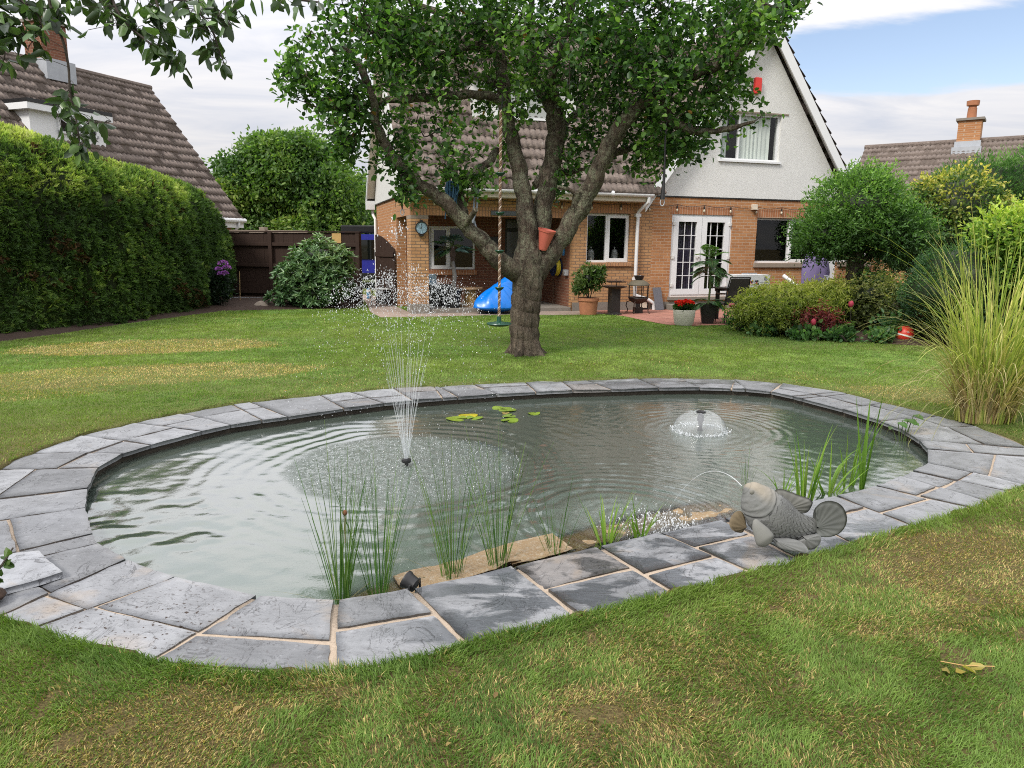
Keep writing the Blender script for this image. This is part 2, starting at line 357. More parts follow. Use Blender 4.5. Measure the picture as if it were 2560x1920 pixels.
    c = t.mix(t.ramp(riv, [(0.60, 0.0), (0.612, 0.7), (0.625, 0.0)]), c, (0.05, 0.05, 0.052)); cr2 = t.noise(2.4, 7, 0.6, t.mapping(t.tc(), (1.8, 1, 1), (3, 9, 0), (0, 0, -.6)), 1.1); c = t.mix(t.ramp(cr2, [(0.535, 0.0), (0.543, 0.8), (0.552, 0.0)]), c, (0.045, 0.045, 0.047)); c = t.mix(t.ramp(t.noise(11, 5, 0.7), [(0.56, 0.0), (0.72, 0.5)]), c, (0.15, 0.15, 0.155))
    wet = t.math('MULTIPLY', t.ramp(t.noise(2.3, 6, 0.62, t.mapping(t.tc(), (1, 1.6, 1), (2, 7, 0)), 0.5), [(0.46, 0.0), (0.52, 1.0)]), t.attr('wet', 'Fac'))
    c = t.mix(wet, c, t.mix(1.0, c, (0.40, 0.42, 0.44), 'MULTIPLY'))
    dirt = t.math('MULTIPLY', t.ramp(t.noise(40, 3, 0.6), [(0.60, 0.0), (0.66, 1.0)]), t.attr('dirt', 'Fac'))
    c = t.mix(dirt, c, (0.035, 0.02, 0.012))
    t.base(c); t.rough(t.mix(wet, t.ramp(n1, [(0.3, 0.42), (0.7, 0.62)]), 0.16)); t.bump(t.math('ADD', t.math('MULTIPLY', riv, 1.0), t.math('MULTIPLY', n2, 0.35)), 0.45, 0.012); M['slate'] = t.m
    t = MT('sandy_mortar', (0.36, 0.27, 0.19), 0.95, 0.1); n = t.noise(60, 5, 0.7); t.base(t.mix(n, (0.30, 0.235, 0.175), (0.50, 0.415, 0.33))); t.bump(n, 0.8, 0.01); M['mortar'] = t.m
    t = MT('sandstone', (0.28, 0.19, 0.1), 0.55, 0.4); n = t.noise(9, 6, 0.7); n2 = t.noise(45, 4, 0.7)
    t.base(t.mix(t.ramp(n2, [(0.5, 0.0), (0.7, 0.6)]), t.mix(n, (0.16, 0.095, 0.045), (0.38, 0.28, 0.16)), (0.42, 0.40, 0.33))); t.bump(n2, 0.6, 0.012); M['sandstone'] = t.m
    t = MT('cast_stone', (0.28, 0.28, 0.27), 0.85, 0.2); n = t.noise(9, 5, 0.6); n2 = t.noise(140, 3, 0.6)
    t.base(t.mix(1.0, t.mix(n, (0.115, 0.120, 0.118), (0.215, 0.217, 0.21)), t.attr('Col'), 'MULTIPLY')); t.bump(n2, 0.25, 0.002); M['stone'] = t.m
    M['terra'] = flat('terracotta', (0.36, 0.15, 0.075), 0.85, 0.3, 9, bump=0.3)
    M['soil'] = flat('dark_soil', (0.045, 0.026, 0.017), 0.95, 0.5, 22, bump=0.8)
    M['green_pl'] = flat('green_plastic', (0.008, 0.06, 0.036), 0.35, 0.1, 5)
    M['blue_pl'] = flat('blue_tarpaulin', (0.0, 0.16, 0.62), 0.32, 0.06, 5)
    return M
M = build_mats()
# ================================================================== THE SETTING
def grs(x, y, z=0.0): return gr(x/K, y/K, z)
IN_PX = [(204,1269),(209,1228),(226,1182),(250,1160),(321,1125),(400,1104),(566,1062),(699,1043),(820,1025),(921,1011),(1048,998),(1238,985),(1400,976),(1518,973),(1692,968),(1819,970),(1930,978),(2044,1006),(2158,1036),(2256,1071),(2307,1103),(2327,1125),(2329,1155),(2288,1178),(2203,1213),(2114,1235),(2044,1254),(1940,1276),(1819,1298),(1737,1315),(1604,1343),(1439,1381),(1270,1420),(1073,1466),(960,1486),(884,1500),(789,1501),(700,1497),(585,1479),(432,1442),(316,1404),(244,1367),(218,1323)]
OUT_PX = [(-260,1330),(-150,1235),(0,1166),(117,1117),(218,1082),(335,1057),(443,1033),(551,1014),(700,996),(852,982),(963,971),(1165,961),(1328,954),(1490,949),(1648,944),(1794,946),(1867,949),(1953,955),(2082,974),(2174,997),(2288,1025),(2396,1050),(2470,1072),(2560,1104),(2600,1150),(2570,1215),(2430,1279),(2280,1325),(2106,1377),(1975,1415),(1852,1447),(1643,1504),(1435,1556),(1192,1615),(1041,1660),(890,1690),(741,1700),(600,1695),(463,1680),(266,1640),(120,1598),(0,1560),(-130,1510),(-240,1430)]
INN = resample(cat([grs(*p)[:2] for p in IN_PX], 4, True), 360)
OUT = resample(cat([grs(*p)[:2] for p in OUT_PX], 4, True), 360)
PC = INN.mean(0)
def by_angle(P, n):
    a = np.arctan2(P[:, 1]-PC[1], P[:, 0]-PC[0]); o = np.argsort(a); a = a[o]; r = np.hypot(*(P-PC).T)[o]
    t = np.linspace(-math.pi, math.pi, n, endpoint=False); rr = np.interp(t, a, r, period=2*math.pi)
    return PC+np.stack([np.cos(t)*rr, np.sin(t)*rr], 1)
# columns of slabs: pair a point of the inner edge with the nearest run of the outer edge
def pair(n):
    i = resample(INN, n)
    j = np.array([np.argmin(np.hypot(*(OUT-p).T)) for p in i])
    # along outward normal
    out = []
    for k in range(n):
        t = i[(k+1) % n]-i[k-1]; nn = np.array([-t[1], t[0]]); nn /= np.linalg.norm(nn)
        if np.dot(nn, i[k]-PC) < 0: nn = -nn
        best = None; d = OUT-i[k]; al = d@nn; pe = np.abs(d[:, 0]*nn[1]-d[:, 1]*nn[0]); ok = al > 0.05
        s = np.where(ok & (al < 2.4), pe, 9); q = np.argmin(s); out.append(OUT[q])
    out = np.array(out)
    # smooth so that joints never cross
    for _ in range(6): out = 0.5*out+0.25*np.roll(out, 1, 0)+0.25*np.roll(out, -1, 0)
    return i, out
# ---- lawn sheet: from the paving to the horizon, with the pond cut out
def build_lawn():
    t = MT('turf', (0.06, 0.08, 0.025), 0.95, 0.1); n1 = t.noise(0.7, 5, 0.6); n2 = t.noise(9, 6, 0.7); n3 = t.noise(3.2, 5, 0.65)
    c = t.mix(n1, (0.11, 0.095, 0.035), (0.17, 0.135, 0.06)); c = t.mix(t.ramp(n2, [(0.45, 0.0), (0.7, 0.7)]), c, (0.17, 0.12, 0.055)); c = t.mix(t.ramp(n3, [(0.60, 0.0), (0.74, 0.8)]), c, (0.085, 0.05, 0.028))
    sy = t.N.new('ShaderNodeSeparateXYZ'); t.L.new(t.tc(), sy.inputs[0]); c = t.mix(t.math('MULTIPLY', t.ramp(t.math('MULTIPLY', sy.outputs[1], .05), [(.24, 0.0), (.36, .85)]), t.ramp(n1, [(.3, .5), (.6, 1.0)])), c, (.165, .235, .06)); c = t.mix(t.ramp(t.noise(90, 4, .7), [(.42, 0.0), (.6, .75)]), c, (.05, .034, .018)); t.base(c); t.bump(t.noise(70, 4, 0.7), 0.8, 0.02)
    n = 360; o = by_angle(OUT, n); th = np.arctan2(o[:, 1]-PC[1], o[:, 0]-PC[0])
    j = 0.018*np.sin(th*37)+0.02*np.sin(th*61+1)+0.012*np.sin(th*113)
    o = o+(o-PC)/np.linalg.norm(o-PC, axis=1)[:, None]*(j-0.03)[:, None]
    rings = [np.c_[o, np.full(n, -0.06)], np.c_[o, np.full(n, 0.012)]]
    for s_, z in ((0.05, 0.022), (0.4, 0.02), (1.2, 0.02), (3, 0.02), (7, 0.02), (16, 0.02), (45, 0.02), (200, 0.02), (900, 0.02)):
        d = (o-PC)/np.linalg.norm(o-PC, axis=1)[:, None]; rings.append(np.c_[o+d*s_, np.full(n, z)])
    V = np.concatenate(rings); F = []
    k = np.arange(n)
    for r in range(len(rings)-1): F.append(np.stack([r*n+k, r*n+(k+1) % n, (r+1)*n+(k+1) % n, (r+1)*n+k], 1))
    return tag(np_obj('lawn', V, np.concatenate(F), t.m, smooth=True), 'mown back lawn with green turf and straw-coloured dry patches', kind='structure')
build_lawn()
def patch(name, poly, step, mat, hf, label, smooth=True):
    poly = np.array([p[:2] for p in poly]); x0, y0 = poly.min(0); x1, y1 = poly.max(0)
    xs = np.arange(x0-step, x1+step, step); ys = np.arange(y0-step, y1+step, step); X, Y = np.meshgrid(xs, ys, indexing='ij')
    ed = seg_dist(poly, X, Y); ins = inside(poly, X, Y); e = np.where(ins, ed, -ed)
    Z = hf(X, Y, e); nx, ny = X.shape; I = np.arange(nx*ny).reshape(nx, ny)
    q = np.stack([I[:-1, :-1], I[1:, :-1], I[1:, 1:], I[:-1, 1:]], -1).reshape(-1, 4)
    ec = e.ravel()[q].max(1); q = q[ec > -step*0.4]
    used = np.unique(q); remap = -np.ones(nx*ny, int); remap[used] = np.arange(len(used))
    V = np.stack([X.ravel(), Y.ravel(), Z.ravel()], 1)[used]
    return tag(np_obj(name, V, remap[q], mat, smooth=smooth), label, kind='structure')
mound = lambda h: (lambda X, Y, e: 0.014+np.clip(e*0.6, -0.02, 1)*0.12+h*sstep(0, 0.5, e)*(0.5+fbm(X*2, Y*2))+0.03*(fbm(X*9, Y*9)-0.5))
BED_L = [gr(-260, 800), gr(0, 742), gr(130, 724), gr(260, 704), gr(380, 688), gr(480, 674), gr(620, 671), gr(770, 668), gr(786, 655), gr(600, 640), gr(430, 645), gr(200, 660), gr(-300, 700)]
BED_R = [gr(1628, 690), gr(1640, 715), gr(1700, 727), gr(1800, 737), gr(1920, 746), gr(2060, 755), gr(2230, 775), gr(2420, 800), gr(2500, 720), gr(2250, 672), gr(1900, 655), gr(1640, 662)]
patch('soil_bed', BED_L, 0.09, M['soil'], mound(0.05), 'dark brown soil border along the conifer hedge and brown fence')
patch('soil_border', BED_R, 0.09, M['soil'], mound(0.06), 'dark soil under the shrubs on the right of the lawn')
# ---- house frame (local u along the back wall, v into the house)
HA = rad(17.5); HO = np.array([-2.40, 17.66]); HU = np.array([math.cos(HA), math.sin(HA)]); HV = np.array([-math.sin(HA), math.cos(HA)])
def hw(u, v, z=0.0): p = HO+HU*u+HV*v; return np.array([p[0], p[1], z])
def pave_mat(name, c1, c2, joint, w, h, rot):
    t = MT(name, c1, 0.85, 0.25); bt = t.N.new('ShaderNodeTexBrick'); t.L.new(t.mapping(t.tc(), rot=(0, 0, rot)), bt.inputs['Vector']); bt.offset = 0.0
    bt.inputs['Color1'].default_value = (*c1, 1); bt.inputs['Color2'].default_value = (*c2, 1); bt.inputs['Mortar'].default_value = (*joint, 1)
    for k_, v_ in (('Scale', 1.0), ('Mortar Size', 0.01), ('Brick Width', w), ('Row Height', h), ('Mortar Smooth', 0.2)): bt.inputs[k_].default_value = v_
    n = t.noise(2.5, 6, 0.65); n2 = t.noise(45, 4)
    c = t.mix(t.ramp(n, [(0.4, 0.0), (0.7, 0.45)]), bt.outputs['Color'], tuple(x*0.62 for x in c1)); t.base(t.mix(0.5, c, t.ramp(n2, [(0.3, 0.7), (0.7, 1.2)]), 'MULTIPLY')); t.bump(n2, 0.3, 0.005); return t.m
def sheet(name, poly, z, mat, label):
    bm = bmesh.new(); f = bm.faces.new([bm.verts.new((p[0], p[1], z)) for p in poly])
    if f.normal.z < 0 or True:
        bm.normal_update()
        if f.normal.z < 0: bmesh.ops.reverse_faces(bm, faces=[f])
    me = bpy.data.meshes.new(name); bm.to_mesh(me); bm.free(); me.materials.append(mat); o = link(bpy.data.objects.new(name, me)); return tag(o, label, kind='structure')
PATH = [gr(788, 650), gr(800, 676), gr(822, 688), gr(900, 687), gr(1000, 685), gr(1100, 682), gr(1200, 683), gr(1312, 681), hw(4.6, 0.3), hw(0.0, 0.3), hw(-0.12, 6.5), hw(-1.3, 9.5), hw(-3.2, 9.5)]
sheet('path', PATH, 0.026, pave_mat('pale_concrete', (0.30, 0.235, 0.195), (0.34, 0.265, 0.22), (0.2, 0.16, 0.13), 1.4, 1.4, -HA), 'pale pinkish concrete path in front of the porch')
PATIO = [gr(1312, 681), gr(1350, 686), gr(1400, 697), gr(1440, 704), gr(1500, 706.5), gr(1560, 705), gr(1630, 701), gr(1640, 700), gr(1760, 690), hw(13.5, -1.2), hw(13.5, 0.3), hw(4.6, 0.3)]
sheet('patio', PATIO, 0.030, pave_mat('red_paving', (0.37, 0.165, 0.125), (0.41, 0.20, 0.15), (0.15, 0.085, 0.065), 0.45, 0.45, -HA), 'red square patio paving in front of the french doors')

# ---- the pond
WZ = -0.088
def off_poly(P, d):
    t = np.roll(P, -1, 0)-np.roll(P, 1, 0); nn = np.stack([t[:, 1], -t[:, 0]], 1); nn /= np.linalg.norm(nn, axis=1)[:, None]
    s = np.sign(((P-PC)*nn).sum(1).mean()); return P+nn*d*s
F1 = gr(878, 1005, WZ)[:2]; F2 = gr(1512, 930, WZ)[:2]
LEDGE = [gr(x, y, WZ)[:2] for x, y in [(700,1290),(850,1240),(960,1215),(1080,1180),(1200,1150),(1330,1110),(1450,1085),(1560,1075),(1620,1100),(1600,1160),(1300,1240),(1000,1290),(760,1310)]]
def build_pond():
    wall = off_poly(INN, 0.035); n = len(wall); k = np.arange(n)
    t = MT('pond_wall', (0.03, 0.03, 0.025), 0.7, 0.3); nn = t.noise(14, 5, 0.7); t.base(t.mix(nn, (0.016, 0.015, 0.012), (0.12, 0.10, 0.075))); t.bump(nn, 0.8, 0.03)
    V = np.concatenate([np.c_[wall, np.full(n, -0.035)], np.c_[wall, np.full(n, -0.75)], [[*PC, -0.75]]])
    F = [np.stack([k, (k+1) % n, n+(k+1) % n, n+k], 1), np.stack([n+k, n+(k+1) % n, np.full(n, 2*n)], 1)]
    tag(np_obj('pond_basin', V, F, t.m, smooth=True), 'dark stone lined wall and bed of the garden pond', kind='structure')
    # water
    st = 0.02; P = off_poly(INN, 0.06); x0, y0 = P.min(0); x1, y1 = P.max(0)
    X, Y = np.meshgrid(np.arange(x0, x1+st, st), np.arange(y0, y1+st, st), indexing='ij'); ins = inside(P, X, Y)
    r1 = np.hypot(X-F1[0], Y-F1[1]); r2 = np.hypot(X-F2[0], Y-F2[1]); edge = seg_dist(INN[::3], X, Y)
    wob = 0.9*fbm(X*1.7, Y*1.7, 2)
    Z = 0.0022*np.sin(r1*40+wob*10)*sstep(0.75, 1.15, r1)*np.exp(-np.maximum(r1-1.0, 0)*1.5)
    Z += 0.0022*np.sin(r2*56-1+wob*9)*np.exp(-np.maximum(r2-0.25, 0)*1.9)*(.5+fbm(X*4, Y*4, 2))*sstep(0.12, 0.3, r2)
    Z += 0.0045*(fbm(X*3.0+5, Y*4.2, 3)-0.5)+0.0026*(fbm(X*11, Y*13+3, 2)-0.5)
    lf = sstep(-1.0, -2.2, X)*sstep(5.6, 4.2, Y+0*X); Z += lf*0.022*(fbm(X*4.9+2, Y*6.5+9, 2)-0.5)
    rk = grs(1560, 1290, WZ)[:2]; r3 = np.hypot(X-rk[0], Y-rk[1]); Z += 0.004*np.sin(r3*55+wob*6)*np.exp(-r3*1.3)
    spl = sstep(1.0, 0.74, np.hypot((X-F1[0]), (Y-F1[1]))*(1+0.12*(fbm(X*5, Y*5)-0.5)))+0.8*sstep(0.55, 0.25, r3)+0.3*sstep(0.75, 0.35, r2)
    Z += spl*0.010*(RNG.random(X.shape)-0.5)
    led = inside(LEDGE, X, Y); ld = seg_dist(LEDGE, X, Y); sh = np.where(led, sstep(0.0, 0.12, ld), 0)
    sh = np.maximum(sh, 0.8*sstep(0.35, 0.05, edge)*sstep(5.6, 4.4, Y)*sstep(-0.8, 0.0, X))
    I = np.arange(X.size).reshape(X.shape); q = np.stack([I[:-1, :-1], I[1:, :-1], I[1:, 1:], I[:-1, 1:]], -1).reshape(-1, 4); q = q[ins.ravel()[q].any(1)]
    u = np.unique(q); rm = -np.ones(X.size, int); rm[u] = np.arange(len(u))
    V = np.stack([X.ravel(), Y.ravel(), (Z+WZ).ravel()], 1)[u]
    t = MT('pond_water', (0.1, 0.12, 0.1), 0.03); N, L = t.N, t.L
    fine = t.noise(34, 4, 0.6, t.mapping(t.tc(), (1, 1.25, 1))); rain = t.noise(120, 3, 0.7)
    h = t.math('ADD', t.math('MULTIPLY', fine, 0.10), t.math('MULTIPLY', t.math('MULTIPLY', rain, t.attr('splash', 'Fac')), 1.0))
    b = N.new('ShaderNodeBump'); b.inputs['Strength'].default_value = 0.6; b.inputs['Distance'].default_value = 0.012; L.new(h, b.inputs['Height'])
    dif = N.new('ShaderNodeBsdfDiffuse'); L.new(t.mix(t.noise(0.9, 4), (0.092, 0.122, 0.100), (0.120, 0.150, 0.124)), dif.inputs[0])
    trn = N.new('ShaderNodeBsdfTransparent'); trn.inputs[0].default_value = (0.72, 0.72, 0.6, 1)
    m1 = N.new('ShaderNodeMixShader'); L.new(t.attr('shallow', 'Fac'), m1.inputs[0]); L.new(dif.outputs[0], m1.inputs[1]); L.new(trn.outputs[0], m1.inputs[2])
    gl = N.new('ShaderNodeBsdfGlossy'); gl.inputs['Roughness'].default_value = 0.03; L.new(b.outputs[0], gl.inputs['Normal'])
    fr = N.new('ShaderNodeFresnel'); fr.inputs[0].default_value = 1.33; L.new(b.outputs[0], fr.inputs[1])
    m2 = N.new('ShaderNodeMixShader'); L.new(t.math('MINIMUM', t.math('MULTIPLY', fr.outputs[0], 3.9), 0.68), m2.inputs[0]); L.new(m1.outputs[0], m2.inputs[1]); L.new(gl.outputs[0], m2.inputs[2]); L.new(m2.outputs[0], t.out.inputs[0])
    tag(np_obj('water', V, rm[q], t.m, smooth=True, attrs={'splash': spl.ravel()[u], 'shallow': sh.ravel()[u]}), 'rippled grey-green pond water reflecting the sky', kind='structure')
build_pond()
# ---- slate paving round the pond
def build_coping():
    root = empty('pond_coping', (PC[0], PC[1], 0)); tag(root, 'ring of grey slate paving with sandy joints around the oval pond', 'paving')
    rv = np.array([PC[0], PC[1], 0])
    n = 240; a, b = pair(n); k = np.arange(n)
    rows = [(0.012, -0.03), (0.03, -0.006), (0.985, -0.006), (1.0, -0.05)]
    # mortar bed: a ring under and between the slabs
    V = []; 
    for f, z in ((0.03, -0.035), (0.03, -0.011), (0.97, -0.011), (0.985, -0.06)): V.append(np.c_[a+(b-a)*f, np.full(n, z)])
    F = [np.stack([r*n+k, r*n+(k+1) % n, (r+1)*n+(k+1) % n, (r+1)*n+k], 1) for r in range(3)]
    np_obj('mortar_bed', np.concatenate(V)-rv, np.concatenate(F), M['mortar'], root, smooth=True)
    # cut the ring into columns, columns into one or two slabs
    per = np.concatenate([[0], np.cumsum(np.linalg.norm(np.roll(a, -1, 0)-a, axis=1))]); tot = per[-1]
    af = lambda s: np.array([np.interp(np.asarray(s) % tot, per, np.append(a[:, c], a[0, c])) for c in (0, 1)]).T
    bf = lambda s: np.array([np.interp(np.asarray(s) % tot, per, np.append(b[:, c], b[0, c])) for c in (0, 1)]).T
    cuts = [0.0]; r = random.Random(11)
    while cuts[-1] < tot-0.35:
        s0 = cuts[-1]; mid = bf([s0+0.2])[0]; near = mid[1] < 4.3
        w = r.uniform(0.36, 0.60)
        if r.random() < 0.10: w = r.uniform(0.13, 0.24)
        fa = np.linalg.norm(bf([s0+.25])[0]-bf([s0+.05])[0])/.2; cuts.append(s0+max(.12, w*2/(1+max(.6, fa))))
    cuts[-1] = tot
    VV, FF, CC, WW, DD = [], [], [], [], []; base = 0
    for i in range(len(cuts)-1):
        s0, s1 = cuts[i], cuts[i+1]; sk0 = 0.10*math.sin(s0*23.1); sk1 = 0.10*math.sin(s1*23.1); sk1 = sk1 if i < len(cuts)-2 else 0.10*math.sin(0)
        p = af([(s0+s1)/2])[0]; q = bf([(s0+s1)/2])[0]; wid = np.linalg.norm(q-p); near = q[1] < 4.9; mid_x = q[0]
        g = (0.017 if mid_x > -1.3 else 0.008) if near else 0.009
        if wid > 0.98: sp = [0, r.uniform(.28, .4), r.uniform(.6, .74), 1]
        elif wid > 0.52: sp = [0, r.choice([r.uniform(.36, .46), r.uniform(.54, .64)]), 1] if r.random() < 0.93 else [0, 1]
        else: sp = [0, 1]
        for j in range(len(sp)-1):
            m = 9; tu = np.linspace(0, 1, m); T, U = np.meshgrid(tu, tu, indexing='ij')       # T along, U across
            gw = g/max(wid, .2); ua = sp[j]+(gw if j else -0.02); ub = sp[j+1]-(gw if j < len(sp)-2 else 0.02)
            ga = g*0.9
            uu = ua+(ub-ua)*U; ss = s0+ga+sk0*uu+(s1-s0-2*ga+(sk1-sk0)*uu)*T
            
            cs = []
            for t_, u_ in ((0, ua), (1, ua), (1, ub), (0, ub)):
                
                e2 = []
                for sv in ((s0+sk0*u_), (s1+sk1*u_)): A = af([sv])[0]; B = bf([sv])[0]; e2.append(A+(B-A)*u_)
                if t_: e2 = e2[::-1]
                dv = e2[1]-e2[0]; cs.append(e2[0]+dv/max(.05, np.linalg.norm(dv))*ga)
            T1, U1 = T.ravel()[:, None], U.ravel()[:, None]; XY = cs[0]*(1-T1)*(1-U1)+cs[1]*T1*(1-U1)+cs[2]*T1*U1+cs[3]*(1-T1)*U1
            jx = r.uniform(0, 99); ez = np.minimum(np.minimum(T, 1-T), np.minimum(U, 1-U)).ravel()
            lift = r.uniform(-0.003, 0.004); tl = r.uniform(-.004, .004)
            ro = (fbm(XY[:, 0]*7+jx, XY[:, 1]*7, 3)-0.5)
            e = ez < 0.01; XY = XY+np.where(e, 1, 0)[:, None]*np.stack([fbm(XY[:, 0]*16+jx, XY[:, 1]*16)-.5, fbm(XY[:, 0]*16, XY[:, 1]*16+jx)-.5], 1)*0.016
            Z = 0.001+lift+tl*(T.ravel()-.5)*2+ro*0.012-np.where(e, 0.004, 0)
            I = np.arange(m*m).reshape(m, m); top = np.stack([I[:-1, :-1], I[1:, :-1], I[1:, 1:], I[:-1, 1:]], -1).reshape(-1, 4)
            rim = np.concatenate([I[:, 0], I[-1, 1:], I[-2::-1, -1], I[0, -2:0:-1]]); nr = len(rim)
            V = np.concatenate([np.c_[XY, Z], np.c_[XY[rim], np.full(nr, -0.034)]]); kk = np.arange(nr); 
            side = np.stack([rim[kk], rim[(kk+1) % nr], m*m+(kk+1) % nr, m*m+kk], 1)
            VV.append(V); FF.append(np.concatenate([top, side])+base); base += len(V)
            c = np.array([0.232, 0.238, 0.250])*r.uniform(0.72, 1.2)*np.array([1, 1, 1])
            if r.random() < 0.07: c = np.array([0.225, 0.212, 0.205])*r.uniform(0.8, 1.1)
            CC.append(np.tile(np.append(c, 1), (len(V), 1)))
            x, y = V[:, 0], V[:, 1]
            wet = sstep(-0.75, -0.15, x)*sstep(4.6, 4.1, y)*sstep(3.2, 2.2, x)+0.6*sstep(8.6, 9.0, y); WW.append(np.clip(wet, 0, 1))
            DD.append(np.clip(sstep(0.55, 0.0, np.hypot((x+1.62)*0.8, y-3.05))+0.25*sstep(3.4, 2.9, y)+0.25*sstep(0.4, 0, np.hypot(x-2.3, y-4.1)), 0, 1))
    np_obj('slate_paving', np.concatenate(VV)-rv, np.concatenate(FF), M['slate'], root, col=np.concatenate(CC), smooth=False, attrs={'wet': np.concatenate(WW), 'dirt': np.concatenate(DD)})
build_coping()
def rough_slab(name, corners, z0, z1, mat, n=12, amp=0.01, tilt=None, col=None, seed=0, wet=0.0):
    """a riven stone slab over a quadrilateral (world xy), as numpy mesh"""
    c = np.array([p[:2] for p in corners]); tu = np.linspace(0, 1, n); T, U = np.meshgrid(tu, tu, indexing='ij'); T = T.ravel(); U = U.ravel()
    XY = (c[0]*((1-T)*(1-U))[:, None]+c[1]*(T*(1-U))[:, None]+c[2]*(T*U)[:, None]+c[3]*((1-T)*U)[:, None])
    e = np.minimum(np.minimum(T, 1-T), np.minimum(U, 1-U)) < 0.01
    XY = XY+np.where(e, 1, 0.2)[:, None]*np.stack([fbm(XY[:, 0]*9+seed, XY[:, 1]*9)-.5, fbm(XY[:, 0]*9, XY[:, 1]*9+seed)-.5], 1)*amp*4
    Z = z1+(fbm(XY[:, 0]*6+seed, XY[:, 1]*6, 4)-.5)*amp*2-np.where(e, amp*0.5, 0)
    if tilt is not None: Z = Z+tilt[0]*(T-.5)+tilt[1]*(U-.5)
    I = np.arange(n*n).reshape(n, n); top = np.stack([I[:-1, :-1], I[1:, :-1], I[1:, 1:], I[:-1, 1:]], -1).reshape(-1, 4)
    rim = np.concatenate([I[:, 0], I[-1, 1:], I[-2::-1, -1], I[0, -2:0:-1]]); nr = len(rim); kk = np.arange(nr)
    V = np.concatenate([np.c_[XY, Z], np.c_[XY[rim], Z[rim]-(z1-z0)]]); side = np.stack([rim[kk], rim[(kk+1) % nr], n*n+(kk+1) % nr, n*n+kk], 1)
    bot = np.arange(n*n, n*n+nr)[None, ::-1]
    co = None if col is None else np.tile(np.append(col, 1), (len(V), 1))
    ce = V.mean(0); o = np_obj(name, V-ce, [np.concatenate([top, side]), bot], mat, col=co, attrs={'wet': np.full(len(V), wet), 'dirt': np.zeros(len(V))}); o.location = ce; return o
o = rough_slab('paving_slab', [gr(-70, 1222), gr(84, 1212), gr(138, 1253), gr(-70, 1312)], 0.018, 0.050, M['slate'], amp=0.006, col=np.array([0.30, 0.31, 0.33]), seed=3, tilt=(0.0, -0.012))
tag(o, 'loose pale slate slab lying on top of the paving ring', 'paving slab')
# ---- sandstone ledge stones in the shallows along the near edge
for i, (q, z) in enumerate([([(720,1300),(870,1248),(905,1272),(770,1318)], -0.100), ([(850,1243),(965,1213),(1000,1250),(880,1285)], -0.072), ([(950,1218),(1075,1180),(1120,1208),(1000,1250)], -0.070), ([(1065,1183),(1195,1148),(1245,1182),(1110,1218)], -0.078), ([(1190,1160),(1310,1128),(1370,1150),(1240,1192)], -0.092), ([(1300,1140),(1420,1105),(1470,1128),(1360,1158)], -0.094), ([(1410,1112),(1540,1072),(1600,1100),(1470,1135)], -0.090)]):
    c = [gr(x, y, z) for x, y in q]; o = rough_slab('ledge_stone', c, z-0.5, z, M['sandstone'], amp=0.012, seed=i*3+1)
    tag(o, ['brown sunken ledge stone behind the first clump of rushes', 'orange-brown ledge stone next to the black pond light', 'long tan ledge stone at the foot of the third rush clump', 'pale brown ledge stone at the foot of the fourth rush clump', 'wet ledge stone in front of the broad-bladed iris clump', 'submerged brown ledge stone beside the short iris', 'ledge stone where the fish water jet lands'][i], 'stone', 'ledge stones in the pond shallows')

# ---- grass blades over the lawn
def dry_field(x, y):
    d = 0.24-0.22*sstep(4.5, 7.5, y)+0.8*(fbm(x*0.55+3, y*0.55+8, 4)-0.42)+0.45*(fbm(x*3.1, y*3.1+4, 3)-0.5)+0.55*(fbm(x*8.5+3, y*8.5, 2)-0.5)*sstep(7, 4, y)+.08*sstep(4.5, 3, y)
    def spot(px, py, rx, ry, a, rot=0.0):
        c = gr(px, py); dx = x-c[0]; dy = y-c[1]; cx = dx*math.cos(rot)+dy*math.sin(rot); cy = -dx*math.sin(rot)+dy*math.cos(rot)
        return a*sstep(1.15, 0.75, np.sqrt((cx/rx)**2+(cy/ry)**2)+0.3*(fbm(x*2.2, y*2.2)-.5))
    for a in [(330, 752, 2.0, 0.95, 1.1, 0.25), (300, 812, 2.3, 0.75, 1.2, 0.3), (60, 850, 0.9, 0.6, 0.5), (450, 745, 0.7, 0.5, 0.35), (1985, 855, 0.65, 0.5, 0.7), (1900, 845, 0.5, 0.22, 0.55), (2120, 880, 0.5, 0.6, 0.45), (2090, 1240, 0.55, 0.5, 0.6, 0.4), (1900, 1330, 0.5, 0.3, 0.25), (2180, 1180, 0.5, 0.3, 0.45), (1300, 1560, 0.35, 0.2, 0.25), (330, 1600, 0.4, 0.22, 0.3), (620, 1510, 0.5, 0.12, 0.3), (1650, 735, 1.0, 0.7, 0.2)]: d = d+spot(*a)
    d = d-0.45*sstep(10.5, 12.0, y)*sstep(-3.4, -2.0, x)-0.12*sstep(8.5, 11, y)
    do = seg_dist(OUT[::4], x, y); d = d-0.28*sstep(0.32, 0.08, do)*sstep(4.8, 4.2, y)
    return np.clip(d, -0.3, 1.2)
